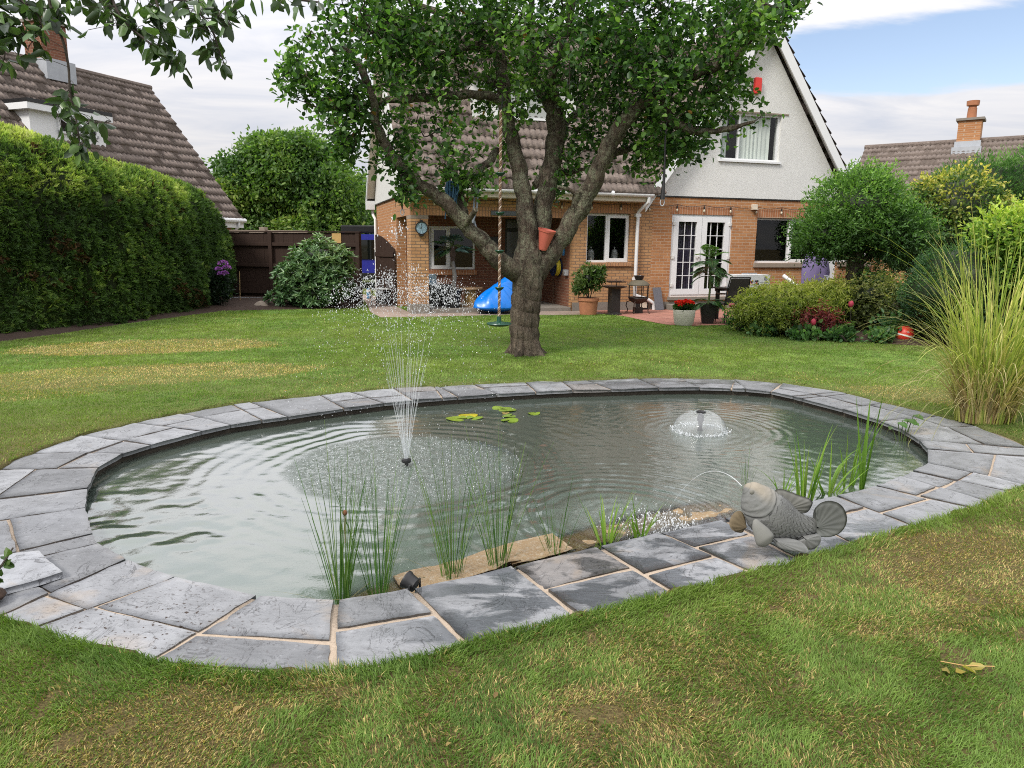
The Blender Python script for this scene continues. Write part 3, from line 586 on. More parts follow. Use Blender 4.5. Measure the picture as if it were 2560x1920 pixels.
def build_grass():
    n0 = 3600000; y = RNG.uniform(0, 1, n0)
    # density falls with distance
    ys = np.linspace(1.55, 20.5, 400); dens = np.where(ys < 3.4, 30000, np.where(ys < 5, 14000, np.where(ys < 8, 5200, np.where(ys < 12, 3000, 1700)))); hw_ = ys*0.84+1.0
    cdf = np.cumsum(dens*hw_); total = (dens*2*hw_).sum()*(ys[1]-ys[0]); y = np.interp(y*cdf[-1], cdf, ys); n0 = int(min(n0, total)); y = y[:n0]
    x = RNG.uniform(-1, 1, n0)*(y*0.84+1.0)
    ok = ~inside(OUT[::2], x, y)
    edge_d = seg_dist(OUT[::4], x, y); ok |= (edge_d < 0.02)
    for P in (BED_L, BED_R, PATH, PATIO): ok &= ~inside(P, x, y)
    # soil scars and thin turf
    x, y, edge_d = x[ok], y[ok], edge_d[ok]; d = dry_field(x, y); bare = fbm(x*5.5+1, y*5.5+2, 3); thin = (bare > 0.80-0.05*d) & (y < 6) & (edge_d > 0.12) & (RNG.random(len(x)) < 0.8)
    x, y, d, edge_d = x[~thin], y[~thin], d[~thin], edge_d[~thin]; n = len(x)
    clump = fbm(x*9, y*9, 3)
    L = (0.017+0.022*RNG.random(n)+0.02*np.clip(clump-0.45, 0, 1))*np.where(d > 0.55, 0.75, 1.0); L *= np.where((edge_d < 0.10) & (y < 5), 1.35+0.5*RNG.random(n), 1); L *= np.where(y > 9, 1.15, 1)
    w = np.maximum(0.0013+0.0013*RNG.random(n), y*0.00036)
    # turf lies over in drifting directions
    ang = 2*math.pi*fbm(x*2.3+7, y*2.3, 2)*1.7+RNG.normal(0, 1.0, n); lean = 0.5+0.75*RNG.random(n)+0.4*(clump-.5)
    dx, dy = np.cos(ang), np.sin(ang); z0 = np.full(n, 0.014)
    tilt = np.clip(lean, 0.15, 1.35); h1 = L*0.55*np.cos(tilt*0.5); r1 = L*0.55*np.sin(tilt*0.5); h2 = h1+L*0.45*np.cos(np.minimum(tilt*1.25, 1.5)); r2 = r1+L*0.45*np.sin(np.minimum(tilt*1.25, 1.5))
    fa = RNG.uniform(0, 2*math.pi, n); sx, sy = np.cos(fa)*w, np.sin(fa)*w
    V = np.empty((n, 5, 3), np.float32)
    V[:, 0] = np.stack([x-sx, y-sy, z0], 1); V[:, 1] = np.stack([x+sx, y+sy, z0], 1)
    V[:, 2] = np.stack([x+dx*r1-sx*.8, y+dy*r1-sy*.8, z0+h1], 1); V[:, 3] = np.stack([x+dx*r1+sx*.8, y+dy*r1+sy*.8, z0+h1], 1)
    V[:, 4] = np.stack([x+dx*r2, y+dy*r2, z0+h2], 1)
    green = np.array([0.175, 0.270, 0.060]); deep = np.array([0.092, 0.170, 0.038]); straw = np.array([0.48, 0.37, 0.16]); brown = np.array([0.22, 0.135, 0.065]); yel = np.array([0.33, 0.34, 0.07])
    r = RNG.random(n); t = np.clip(clump*1.6-0.35+RNG.normal(0, .15, n), 0, 1)[:, None]; c = deep*(1-t)+green*t
    t = (np.clip(fbm(x*0.9+20, y*0.9, 3)*1.5-0.35, 0, 1)*0.30)[:, None]; c = c*(1-t)+yel*t
    p = sstep(0.1, 0.95, d+0.30*(RNG.random(n)-0.5)); isd = RNG.random(n) < p*np.where(y < 5, 0.66, .85); c[isd] = straw*(0.75+0.5*RNG.random(isd.sum()))[:, None]
    isb = isd & (RNG.random(n) < 0.25); c[isb] = brown*(0.7+0.6*RNG.random(isb.sum()))[:, None]
    c *= ((0.78+0.44*RNG.random(n))*(1+.28*sstep(6.5, 9.5, y)))[:, None]
    cc = np.repeat(c[:, None, :], 5, 1); cc[:, 4] *= 1.12
    b = np.arange(n)[:, None]*5; Q = b+np.array([[0, 1, 3, 2]]); T = b+np.array([[2, 3, 4]])
    o = np_obj('grass', V.reshape(-1, 3), [Q, T], M['grass'], col=cc.reshape(-1, 3)); tag(o, 'short mown grass with straw-coloured dead patches', kind='stuff')
build_grass()
# ================================================================== BUILDINGS
def schlick(t, f0, k=0.9):
    """reflectance of a thin sheet, the same from both of its sides"""
    lw = t.N.new('ShaderNodeLayerWeight'); lw.inputs[0].default_value = 0.5; return t.math('ADD', t.math('MULTIPLY', t.math('POWER', lw.outputs['Facing'], 5.0), k), f0, True)
def glassmat():
    t = MT('clear_glass', (0, 0, 0), 0.02); N, L = t.N, t.L
    fr = schlick(t, .05); tr = N.new('ShaderNodeBsdfTransparent'); tr.inputs[0].default_value = (0.80, 0.82, 0.81, 1)
    gl = N.new('ShaderNodeBsdfGlossy'); gl.inputs['Roughness'].default_value = 0.01; m = N.new('ShaderNodeMixShader')
    L.new(fr, m.inputs[0]); L.new(tr.outputs[0], m.inputs[1]); L.new(gl.outputs[0], m.inputs[2]); L.new(m.outputs[0], t.out.inputs[0]); return t.m
M['clear'] = glassmat()
def prism_uz(mb, poly, v0, v1):
    n = len(poly); vs = [(u, v0, z) for u, z in poly]+[(u, v1, z) for u, z in poly]
    ar = sum(poly[i][0]*poly[(i+1) % n][1]-poly[(i+1) % n][0]*poly[i][1] for i in range(n))
    f = list(range(n)); fs = [tuple(f) if ar > 0 else tuple(f[::-1]), tuple(x+n for x in (f[::-1] if ar > 0 else f))]
    for i in range(n):
        j = (i+1) % n; q = (i, j, j+n, i+n); fs.append(q[::-1] if ar > 0 else q)
    mb.add(vs, fs)
def prism_vz(mb, poly, u0, u1):
    m2 = MB(); prism_uz(m2, poly, u0, u1); mb.add([(v, u, z) for (u, v, z) in m2.v], [f[::-1] for f in m2.f])
def wall_u(mb, u0, u1, v0, v1, z0, z1, holes=()):
    """wall in the u-z plane with rectangular openings (u0,u1,z0,z1)"""
    us = sorted({u0, u1, *[h[0] for h in holes], *[h[1] for h in holes]})
    for a, b in zip(us[:-1], us[1:]):
        hs = sorted([h for h in holes if h[0] <= a+1e-6 and h[1] >= b-1e-6], key=lambda h: h[2]); z = z0
        for h in hs:
            if h[2] > z: mb.box(a, b, v0, v1, z, h[2])
            z = h[3]
        if z < z1: mb.box(a, b, v0, v1, z, z1)
def wall_v(mb, u0, u1, v0, v1, z0, z1, holes=()):
    m2 = MB(); wall_u(m2, v0, v1, u0, u1, z0, z1, holes); mb.add([(v, u, z) for (u, v, z) in m2.v], [f[::-1] for f in m2.f])
def window(parent, u0, u1, z0, z1, v, cols=(), fw=0.055, sash=(), curtain=None, muntin=None, name='window', depth=0.5, rail=()):
    """white frame at v (front face), pane 3 cm behind it, dark room or curtain behind the glass"""
    f = MB(); d = 0.07
    f.box(u0, u1, v, v+d, z0, z0+fw); f.box(u0, u1, v, v+d, z1-fw, z1); f.box(u0, u0+fw, v, v+d, z0+fw, z1-fw); f.box(u1-fw, u1, v, v+d, z0+fw, z1-fw)
    for c in cols: f.box(c-fw*.5, c+fw*.5, v+0.002, v+d, z0+fw, z1-fw)
    for r_ in rail: f.box(u0+fw, u1-fw, v+0.004, v+d, r_-fw*.5, r_+fw*.5)
    for a, b in sash:
        s = 0.05; g = 0.012; f.box(a+g, b-g, v-g, v+d-.01, z0+g, z0+fw+s); f.box(a+g, b-g, v-g, v+d-.01, z1-fw-s, z1-g); f.box(a+g, a+fw*.6+s, v-g, v+d-.01, z0+fw+s, z1-fw-s); f.box(b-fw*.6-s, b-g, v-g, v+d-.01, z0+fw+s, z1-fw-s)
    if muntin:
        for (a, b, c, e, nx, nz) in muntin:
            for i in range(1, nx): x = a+(b-a)*i/nx; f.box(x-.009, x+.009, v+0.018, v+0.034, c, e)
            for i in range(1, nz): z = c+(e-c)*i/nz; f.box(a, b, v+0.016, v+0.034, z-.009, z+.009)
    w = f.build(name, M['white'], parent)
    p = MB(); p.add([(u0+.02, v+.038, z0+.02), (u1-.02, v+.038, z0+.02), (u1-.02, v+.038, z1-.02), (u0+.02, v+.038, z1-.02)], [(0, 1, 2, 3)]); p.build('pane', M['clear'], w)
    r = MB(); x0, x1, y1 = u0-.3, u1+.3, v+depth+1.3
    r.add([(x0, v+.3, z0-.3), (x1, v+.3, z0-.3), (x1, y1, z0-.3), (x0, y1, z0-.3), (x0, v+.3, z1+.2), (x1, v+.3, z1+.2), (x1, y1, z1+.2), (x0, y1, z1+.2)], [(0, 1, 2, 3), (7, 6, 5, 4), (2, 6, 7, 3), (0, 3, 7, 4), (1, 5, 6, 2)])
    r.build('room_interior', M['room'], w)
    for (a, b, mat) in (curtain or []):
        n = 26; V = []; F = []
        for i in range(n+1):
            x = a+(b-a)*i/n; y = v+0.10+0.022*math.sin(i*1.9)+0.01*math.sin(i*4.1); V += [(x, y, z0+.03), (x, y, z1-.03)]
        for i in range(n): F.append((2*i, 2*i+2, 2*i+3, 2*i+1))
        c = MB(); c.add(V, F); c.build('curtain', mat, w, True)
    return w
def roof_tiles(name, p0, a, b, Wd, Lg, parent, period=0.30, row=0.335, seed=0, clip=None):
    """interlocking pantiles: rolls across, stepped rows up the slope. p0 eave corner, a along the eave, b up the slope"""
    a = np.array(a, float); b = np.array(b, float); n = np.cross(a, b); n /= np.linalg.norm(n)
    if n[2] < 0: n = -n
    us = np.arange(0, Wd+1e-6, period/8); nr = int(math.ceil(Lg/row)); r = np.random.default_rng(seed)
    ws, hs = [], []
    for i in range(nr):
        w0 = i*row; w1 = min((i+1)*row, Lg)
        ws += [w0, w0+0.003, w1]; hs += [0.0, 0.06, 0.004]
    U, Wv = np.meshgrid(us, ws, indexing='ij'); hs = np.array(hs)[None, :]+0*U
    ph = (U/period) % 1.0
    roll = 0.042*np.maximum(0, np.cos(2*math.pi*(ph-.25)))**0.8+0.03*np.maximum(0, np.cos(2*math.pi*(ph-.75)))**0.8
    ti = np.floor(U/period).astype(int); wi = np.minimum((np.arange(len(ws))//3), nr)[None, :]+0*ti
    jit = _T[(ti*7+seed) & 255, (wi*13) & 255]
    H = roll+hs+0.012*(jit-.5)
    P = np.array(p0)[None, None]+U[..., None]*a+Wv[..., None]*b+H[..., None]*n
    I = np.arange(U.size).reshape(U.shape); q = np.stack([I[:-1, :-1], I[1:, :-1], I[1:, 1:], I[:-1, 1:]], -1).reshape(-1, 4)
    V = P.reshape(-1, 3)
    if clip is not None:
        keep = clip(V); q = q[keep[q].all(1)]
    if np.dot(np.cross(a, b), n) < 0: q = q[:, ::-1]
    # underside board
    o = np_obj(name, V, q, M['tile'], parent)
    return o
def build_house():
    R = empty('house', (HO[0], HO[1], 0), HA); tag(R, 'brick house with steep tiled roof, covered porch and white rendered gable', 'house')
    # ---- brick walls
    w = MB(); w.box(0, .41, 0, .59, -.1, 2.33); pil = w.build('porch_pillar', M['brick_tan'], R)
    w = MB(); w.box(-.012, .422, -.012, .6, -.1, .26); w.build('base_render', M['plinth'], pil)
    w = MB(); w.box(-.004, .414, -.004, .594, 2.245, 2.327); w.build('padstone', M['sill'], pil)
    w = MB(); w.box(0, 4.1, 0, .22, 2.55, 2.84); w.box(0, .22, .22, 2.4, 2.60, 2.84)
    bm_ = w.build('porch_beam', M['brick_tan'], R)
    w = MB(); w.box(-.003, 4.1, -.003, .22, 2.33, 2.549); w.box(-.003, .22, .22, 2.23, 2.33, 2.599); w.build('soldier_course', M['soldier_tan'], bm_)
    w = MB(); wall_v(w, 0, .25, 2.23, 6.2, -.1, 2.84); w.build('side_wall', M['brick_or'], R)
    w = MB(); wall_u(w, 0.25, 4.1, 2.23, 2.48, -.1, 2.84, [(0.86, 2.13, 1.0, 2.14), (2.98, 3.75, .15, 2.36)]); w.box(4.1, 4.35, .25, 2.48, -.1, 2.84)
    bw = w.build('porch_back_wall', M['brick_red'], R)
    w = MB(); w.box(.82, 2.17, 2.19, 2.229, .85, .985); w.build('window_sill', M['soldier_or'], bw)
    w = MB(); w.box(2.42, 2.80, 2.20, 2.229, 1.25, 1.88); w.build('meter_cover', M['dark'], bw)
    w = MB(); w.box(.22, 4.1, .22, 2.23, 2.60, 2.64); w.build('porch_ceiling', M['cream'], R)
    w = MB(); w.box(.42, 4.08, .03, 2.22, -.1, .12, .012); w.build('porch_step', M['plinth'], R)
    w = MB(); wall_u(w, 4.1, 6.27, 0, .25, -.1, 2.84, [(4.45, 5.65, 1.25, 2.47)]); fw = w.build('front_wall', M['brick_tan'], R)
    w = MB(); w.box(4.42, 5.68, -.003, .1, 2.47, 2.70); w.build('soldier_course', M['soldier_tan'], fw)
    w = MB(); w.box(4.40, 5.72, -.055, .1, 1.155, 1.249, .008); w.build('window_sill', M['soldier_tan'], fw)
    w = MB(); w.box(4.1, 6.26, -.012, .1, -.1, .24); w.build('base_render', M['plinth'], fw)
    HL = [(6.84, 8.65, .35, 2.50), (9.42, 11.5, 1.25, 2.46), (11.76, 12.14, .2, 2.46), (12.14, 13.25, 1.28, 2.46)]
    w = MB(); wall_u(w, 6.27, 13.74, 0, .25, -.1, 2.95, HL); w.box(13.49, 13.74, .25, 6, -.1, 2.95); gw = w.build('gable_brickwork', M['brick_or'], R)
    w = MB(); w.box(6.80, 8.70, -.003, .1, 2.50, 2.72); w.box(9.38, 13.3, -.003, .1, 2.46, 2.68); w.build('soldier_course', M['soldier_or'], gw)
    w = MB(); w.box(9.38, 11.54, -.06, .1, 1.13, 1.249, .008); w.box(12.16, 13.3, -.06, .1, 1.16, 1.279, .008); w.build('window_sill', M['sill'], gw)
    w = MB(); w.box(6.28, 13.74, -.012, .1, -.1, .22); w.build('base_render', M['plinth'], gw)
    w = MB(); w.box(6.75, 8.72, -.34, -.012, -.1, .17, .01); w.box(6.80, 8.69, -.06, .1, .27, .349); w.build('door_step', M['plinth'], R)
    # ---- rendered gables
    g = MB(); Hb, Ht, c0, hw_ = 2.955, 7.22, 9.25, 3.02; sl = (Ht-Hb)/hw_
    zt = lambda u: Ht-abs(u-c0)*sl
    W0, W1, Z0, Z1 = 8.14, 9.95, 3.92, 5.12
    prism_uz(g, [(c0-hw_, Hb), (W0, Hb), (W0, zt(W0))], -.02, .25); prism_uz(g, [(W1, Hb), (c0+hw_, Hb), (W1, zt(W1))], -.02, .25)
    prism_uz(g, [(W0, Hb), (W1, Hb), (W1, Z0), (W0, Z0)], -.02, .25); prism_uz(g, [(W0, Z1), (W1, Z1), (W1, zt(W1)), (c0, Ht), (W0, zt(W0))], -.02, .25)
    gr_ = g.build('rendered_gable', M['render'], R)
    w = MB(); w.box(W0-.05, W1+.05, -.07, .05, Z0-.05, Z0-.002); w.build('window_sill', M['white'], gr_)
    w = MB(); w.box(W0-.06, W1+.2, -.04, .05, Z1+.002, Z1+.035); w.build('lintel', M['sill'], gr_)
    w = MB(); w.box(c0-hw_-.02, c0+hw_+.6, -.024, .05, Hb-.035, Hb-.003); w.build('drip_strip', M['dark'], gr_)
    s = MB(); prism_vz(s, [(-.3, 2.862), (6.35, 2.862), (3.05, 7.02)], -.04, .2); sg = s.build('side_gable', M['offwhite'], R)
    w = MB(); w.box(-.045, .1, .25, 6.3, 2.835, 2.86); w.build('drip_strip', M['dark'], sg)
    # ---- roofs
    e = np.array([0, -.42, 2.93]); rg = np.array([0, 3.05, 7.42]); bv = (rg-e); Lg = np.linalg.norm(bv); bv /= Lg
    wing_l = lambda V: (V[:, 2] > 7.55-np.abs(V[:, 0]-9.25)*1.402-0.05) | (V[:, 0] < 6.4)
    rf = roof_tiles('main_roof', (-.30, e[1], e[2]), (1, 0, 0), bv, 9.5, Lg, R, seed=3, clip=lambda V: wing_l(V))
    bk = MB(); bk.add([(-.30, 3.05, 7.44), (9.2, 3.05, 7.44), (9.2, 6.5, 2.93), (-.30, 6.5, 2.93), (-.28, e[1]+.03, e[2]-.03), (6.1, e[1]+.03, e[2]-.03), (9.2, 3.05, 7.36), (-.28, 3.05, 7.36)], [(3, 2, 1, 0), (4, 5, 6, 7), (0, 7, 4)])
    bk.build('back_slope', M['tile'], rf)
    rc = MB(); rc.tube([(-.32, 3.05, 7.46), (9.25, 3.05, 7.46)], .10, 10); rc.build('ridge_tile', M['tile'], rf)
    k = 1/math.hypot(1, 1.402); n_ = 1.402*k
    wr = roof_tiles('wing_roof', (9.25+3.42, -.30, 7.55-3.42*1.402), (0, 1, 0), (-k, 0, n_), 6.6, 3.42/k, R, seed=9)
    o2 = roof_tiles('roof_slope', (9.25-3.30, -.30, 7.55-3.30*1.402), (0, 1, 0), (k, 0, n_), 6.6, 3.30/k, wr, seed=5)
    rc = MB(); rc.tube([(9.25, -.31, 7.60), (9.25, 6.3, 7.60)], .10, 10); rc.build('ridge_tile', M['tile'], wr)
    bb = MB()
    for sgn in (-1, 1):
        u1 = c0+sgn*3.36; z1 = 7.53-3.36*1.402; bw_ = 0.30
        prism_uz(bb, [(c0, 7.53), (u1, z1), (u1-sgn*.02, z1-bw_), (c0, 7.53-bw_*1.35)], -.30, -.262)
    bb.build('bargeboard', M['white'], wr)
    sf = MB()
    for sgn in (-1, 1):
        u1 = c0+sgn*3.30; z1 = 7.50-3.30*1.402-.07; q = [(c0, -.262, 7.40), (u1, -.262, z1), (u1, -.02, z1), (c0, -.02, 7.40)]
        sf.add(q+[(a, b_, z-.02) for a, b_, z in q], [(0, 1, 2, 3), (7, 6, 5, 4), (0, 4, 5, 1), (2, 6, 7, 3)])
    sf.build('soffit', M['white'], wr)
    # left verge: soffit, board and box end
    vg = MB(); vz = lambda v: (2.93+(v+.42)*(7.42-2.93)/3.47) if v < 3.05 else 7.42-(v-3.05)*(7.42-2.93)/3.45
    for a, b_ in ((-.42, 3.05), (3.05, 6.5)): vg.add([(-.30, a, vz(a)+.0), (-.30, b_, vz(b_)), (-.30, b_, vz(b_)-.24), (-.30, a, vz(a)-.24), (-.27, a, vz(a)), (-.27, b_, vz(b_)), (-.27, b_, vz(b_)-.24), (-.27, a, vz(a)-.24)], [(0, 1, 2, 3), (7, 6, 5, 4), (3, 2, 6, 7), (0, 4, 5, 1), (0, 3, 7, 4), (1, 5, 6, 2)])
    vg.box(-.295, -.045, 6.2, 6.5, 2.70, 2.96); vg.box(-.295, -.045, -.42, -.1, 2.72, 2.90)
    vg.build('bargeboard', M['white'], rf)
    vs_ = MB()
    for a, b_ in ((-.40, 3.05), (3.05, 6.3)): vs_.add([(-.27, a, vz(a)-.16), (-.27, b_, vz(b_)-.16), (-.04, b_, vz(b_)-.16), (-.04, a, vz(a)-.16)], [(0, 1, 2, 3)])
    vs_.build('soffit', M['cream'], rf)
    # front eave: fascia, soffit, gutter
    f = MB(); f.box(-.28, 5.98, -.40, -.37, 2.76, 2.93); f.box(-.28, 5.98, -.37, -.003, 2.755, 2.775); f.build('fascia', M['cream'], R)
    g = MB(); n = 10; us = [-.32, 6.02]; V = []; F = []
    prof = [(-.40-.065+.065*math.cos(math.pi+math.pi*i/n), 2.93+.065*math.sin(math.pi+math.pi*i/n)) for i in range(n+1)]; prof += [(y*0.93-.0325, z+.004) for y, z in prof[::-1]]
    prism_vz(g, prof, us[0], us[1]); gt = g.build('gutter', M['white'], R, True)
    for u in (0.9, 2.9, 4.9): w = MB(); w.tube([(u-.03, -.465, 2.925), (u+.03, -.465, 2.925)], .072, 12); w.build('gutter_joint', M['white'], gt)
    d = MB(); d.tube([(5.90, -.465, 2.87), (5.90, -.465, 2.76), (5.80, -.12, 2.52), (5.80, -.10, 2.44), (5.80, -.09, .75)], .045, 10); d.box(5.73, 5.87, -.14, -.04, 2.40, 2.48); d.box(5.73, 5.87, -.14, -.04, .80, .87)
    d.tube([(5.80, -.09, .75), (5.80, -.09, .42), (6.18, -.09, .30), (6.36, -.09, .20), (6.38, -.09, .02)], .05, 10)
    d.build('downpipe', M['white'], R, True)
    d = MB(); d.tube([(-.1, 6.38, 2.72), (-.1, 6.3, 2.55), (-.06, 6.05, 2.40), (-.06, 6.05, .02)], .045, 10); d.tube([(-.06, 6.02, 1.5), (-.06, 6.08, 1.5)], .06, 10); d.build('downpipe', M['offwhite'], R, True)
    # ---- windows and doors
    window(R, .86, 2.13, 1.0, 2.14, 2.27, cols=(1.42,), sash=[(.92, 1.42)])
    wd = window(R, 4.45, 5.65, 1.25, 2.47, .09, cols=(5.03,), sash=[(5.03, 5.65)])
    window(R, 9.42, 11.5, 1.25, 2.46, .09, cols=(10.55,), sash=[(10.55, 11.5)])
    window(R, 12.14, 13.25, 1.28, 2.46, .09)
    window(R, W0, W1, Z0, Z1, .06, cols=(8.72,), curtain=[(8.75, 9.72, M['blind']), (8.2, 8.4, M['blind'])])
    mt = [(7.05, 7.66, .56, 2.31, 3, 5), (7.83, 8.44, .56, 2.31, 3, 5)]
    dr = window(R, 6.84, 8.65, .35, 2.50, .03, cols=(7.745,), fw=0.06, sash=[], muntin=mt, name='french_doors', curtain=[(7.0, 7.62, M['curtain'])])
    dl = MB()
    for a, b_ in ((6.905, 7.735), (7.755, 8.585)):
        dl.box(a, a+.145, .012, .09, .41, 2.44); dl.box(b_-.145, b_, .012, .09, .41, 2.44); dl.box(a+.145, b_-.145, .012, .09, 2.31, 2.44); dl.box(a+.145, b_-.145, .012, .09, .41, .56)
    dl.build('door_leaf', M['white'], dr)
    hd = MB(); hd.box(7.665, 7.70, -.015, .012, 1.28, 1.50); hd.box(7.56, 7.70, -.04, -.016, 1.40, 1.425)
    hd.build('handle', M['offwhite'], dr)
    for z in (.62, 1.35, 2.22):
        for u in (6.87, 8.55): hg = MB(); hg.box(u, u+.07, -.018, .012, z, z+.09, .006); hg.build('hinge', M['offwhite'], dr)
    sd = window(R, 11.76, 12.14, .2, 2.46, .05, rail=(1.28,), name='side_door'); lp = MB(); lp.box(11.82, 12.08, .055, .1, .26, 1.25); lp.build('door_panel', M['white'], sd)
    pd = MB(); pd.box(2.98, 3.75, 2.30, 2.36, .15, 2.36); pdo = pd.build('porch_door', flat('dark_green_paint', (0.018, 0.024, 0.018), 0.5, 0.2, 6), R)
    pg = MB(); pg.box(3.04, 3.68, 2.285, 2.299, 2.12, 2.33); pg.box(3.04, 3.68, 2.285, 2.299, 1.0, 2.02)
    t = MT('frosted_glass', (0.10, 0.115, 0.105), 0.25); nn = t.noise(9, 4, 0.6, t.mapping(t.tc(), (6, 6, .9))); t.base(t.mix(nn, (0.02, 0.024, 0.022), (0.16, 0.18, 0.17))); pg.build('pane', t.m, pdo)
    # ---- dormer on the main roof
    D = MB(); D.box(1.72, 4.45, .95, 2.6, 4.35, 5.62); dm = D.build('dormer', M['offwhite'], R)
    D = MB(); D.box(1.62, 4.55, .82, 3.0, 5.62, 5.74); D.build('flat_roof', M['dark'], dm)
    window(dm, 2.3, 3.9, 4.75, 5.5, .90, cols=(3.1,))
    # alarm and sensor boxes
    a = MB(); a.box(9.0, 9.19, -.13, -.02, 5.60, 5.99, .02); a.build('alarm_box', M['red'], R)
    a = MB(); a.box(9.19, 9.34, -.10, 0, 2.68, 2.80, .012); prism_uz(a, [(9.19, 2.66), (9.34, 2.66), (9.34, 2.68), (9.19, 2.68)], -.13, 0); a.build('sensor_box', M['cream'], R)
    # lean-to at the right end, behind the trees
    return R
HOUSE = build_house()
def hobj(o, *a, **k): o.parent = None; return o
def hloc(u, v, z=0.0): p = hw(u, v, z); return tuple(p)
def hroot(name, u, v, z, label, cat, group=None, rz=0.0): return tag(empty(name, hloc(u, v, z), HA+rz), label, cat, group)
# ---- neighbours
def frame_obj(name, origin, xdir, label, cat):
    a = math.atan2(xdir[1], xdir[0]); return tag(empty(name, tuple(origin), a), label, cat)
def build_left_house():
    # ridge runs along x (towards the camera's left), the slope we see falls to -y ... local frame: x along ridge, y outward (down slope)
    R1 = np.array([-12.15, 26.0, 6.65]); dr = np.array([-.38, -.92]); dr /= np.linalg.norm(dr); ew = np.array([-dr[1], dr[0]])
    # ew must point to the eave (towards +x world)
    if ew[0] < 0: ew = -ew
    root = empty('neighbour_house', (R1[0], R1[1], 0)); tag(root, 'neighbouring house with brown tiled roof and white dormer behind the hedge', 'house')
    loc = lambda s, q, z: (dr[0]*s+ew[0]*q, dr[1]*s+ew[1]*q, z)
    run, rise = 3.62, 4.28; sl = rise/run; L_ = math.hypot(run, rise)
    bvec = np.array([-ew[0]*run/L_, -ew[1]*run/L_, rise/L_]); avec = np.array([dr[0], dr[1], 0])
    rf = roof_tiles('roof', np.array(loc(0, run, 6.65-rise)), avec, bvec, 13.0, L_, root, seed=21)
    m = MB(); q = [loc(0, 0, 6.67), loc(13, 0, 6.67), loc(13, -run, 6.65-rise), loc(0, -run, 6.65-rise)]; m.add(q, [(0, 1, 2, 3)]); m.add([loc(0, run, 6.6-rise), loc(13, run, 6.6-rise), loc(13, 0, 6.58), loc(0, 0, 6.58)], [(0, 1, 2, 3)]); m.build('back_slope', M['tile'], rf)
    m = MB(); m.tube([loc(-.02, 0, 6.68), loc(13, 0, 6.68)], .09, 8); m.build('ridge_tile', M['tile'], rf)
    w = MB(); rn = run-.3
    def face(pts): w.add(pts, [tuple(range(len(pts)))])
    for s in (.22, 12.8): face([loc(s, rn, -.1), loc(s, rn, 6.65-rn*sl-.1), loc(s, 0, 6.5), loc(s, -rn, 6.65-rn*sl-.1), loc(s, -rn, -.1)])
    for q_ in (rn, -rn): face([loc(.22, q_, -.1), loc(12.8, q_, -.1), loc(12.8, q_, 6.65-rn*sl-.1), loc(.22, q_, 6.65-rn*sl-.1)])
    w.build('wall', M['brick_or'], root)
    g = MB(); z = 6.65-rise; g.tube([loc(-.05, run+.05, z-.02), loc(13, run+.05, z-.02)], .07, 8)
    def bx(s0, s1, q0, q1, z0, z1, mb):
        v = [loc(a, b, c) for c in (z0, z1) for a, b in ((s0, q0), (s1, q0), (s1, q1), (s0, q1))]; mb.add(v, [(0, 3, 2, 1), (4, 5, 6, 7), (0, 1, 5, 4), (1, 2, 6, 5), (2, 3, 7, 6), (3, 0, 4, 7)])
    bx(-.02, 13, run-.35, run, z-.25, z-.04, g); g.tube([loc(.25, run+.05, z-.08), loc(.25, run+.05, z-.22), loc(.35, rn+.06, z-.45), loc(.35, rn+.06, 0)], .045, 8); g.build('gutter', M['white'], root, True)
    # dormer
    def on_plane(x, y, q):
        p0 = R1[:2]+ew*q; d = ray(x, y); t = np.dot(p0-_C[:2], ew)/np.dot(d[:2], ew); P = _C+d*t; return np.dot(P[:2]-R1[:2], dr), P[2]
    q = 2.05; s0, _ = on_plane(228, 300, q); s1, zt = on_plane(60, 222, q); zb = 6.65-q*sl-.1
    D = MB(); bx(s0, s1, .3, q, zb-.1, zt, D); dm = D.build('dormer', M['white'], root)
    D = MB(); bx(s0-.12, s1+.15, .2, q+.2, zt, zt+.10, D); D.build('dormer_roof', M['dark'], dm)
    D = MB(); bx(s0-.13, s1+.16, .25, q+.19, zt-.16, zt-.001, D); D.build('fascia', M['white'], dm)
    ww = MB(); a, b = s0+.25, s1-.75
    for (c, e, f_, h) in ((a, b, zb+.35, zb+.42), (a, b, zt-.25, zt-.19), (a, a+.07, zb+.35, zt-.19), (b-.07, b, zb+.35, zt-.19), ((a+b)/2-.04, (a+b)/2+.04, zb+.35, zt-.19)): bx(c, e, q+.001, q+.06, f_, h, ww)
    wn = ww.build('window', M['white'], dm); pm = MB(); bx(a+.03, b-.03, q+.002, q+.02, zb+.38, zt-.22, pm); pm.build('pane', M['glass'], wn)
    # one sash tilted open
    sm = MB(); 
    a2, b2 = (a+b)/2+.05, b-.06; zt2, zb2 = zt-.26, zb+.45
    def tilt(s, t_, off): return loc(s, q+.06+.45*t_+off, zt2-(zt2-zb2)*t_)
    for (sa, sb, ta, tb) in ((a2, b2, 0, .09), (a2, b2, .91, 1), (a2, a2+.07, .09, .91), (b2-.07, b2, .09, .91)):
        v = [tilt(sa, ta, 0), tilt(sb, ta, 0), tilt(sb, tb, 0), tilt(sa, tb, 0), tilt(sa, ta, .05), tilt(sb, ta, .05), tilt(sb, tb, .05), tilt(sa, tb, .05)]
        sm.add(v, [(0, 1, 2, 3), (7, 6, 5, 4), (0, 4, 5, 1), (1, 5, 6, 2), (2, 6, 7, 3), (3, 7, 4, 0)])
    sm.build('open_sash', M['white'], dm)
    # chimney
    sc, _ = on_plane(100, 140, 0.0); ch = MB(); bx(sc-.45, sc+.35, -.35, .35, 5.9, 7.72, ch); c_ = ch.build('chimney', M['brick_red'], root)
    ch = MB(); bx(sc-.50, sc+.40, -.40, .40, 7.72, 7.80, ch); ch.build('chimney_cap', M['plinth'], c_)
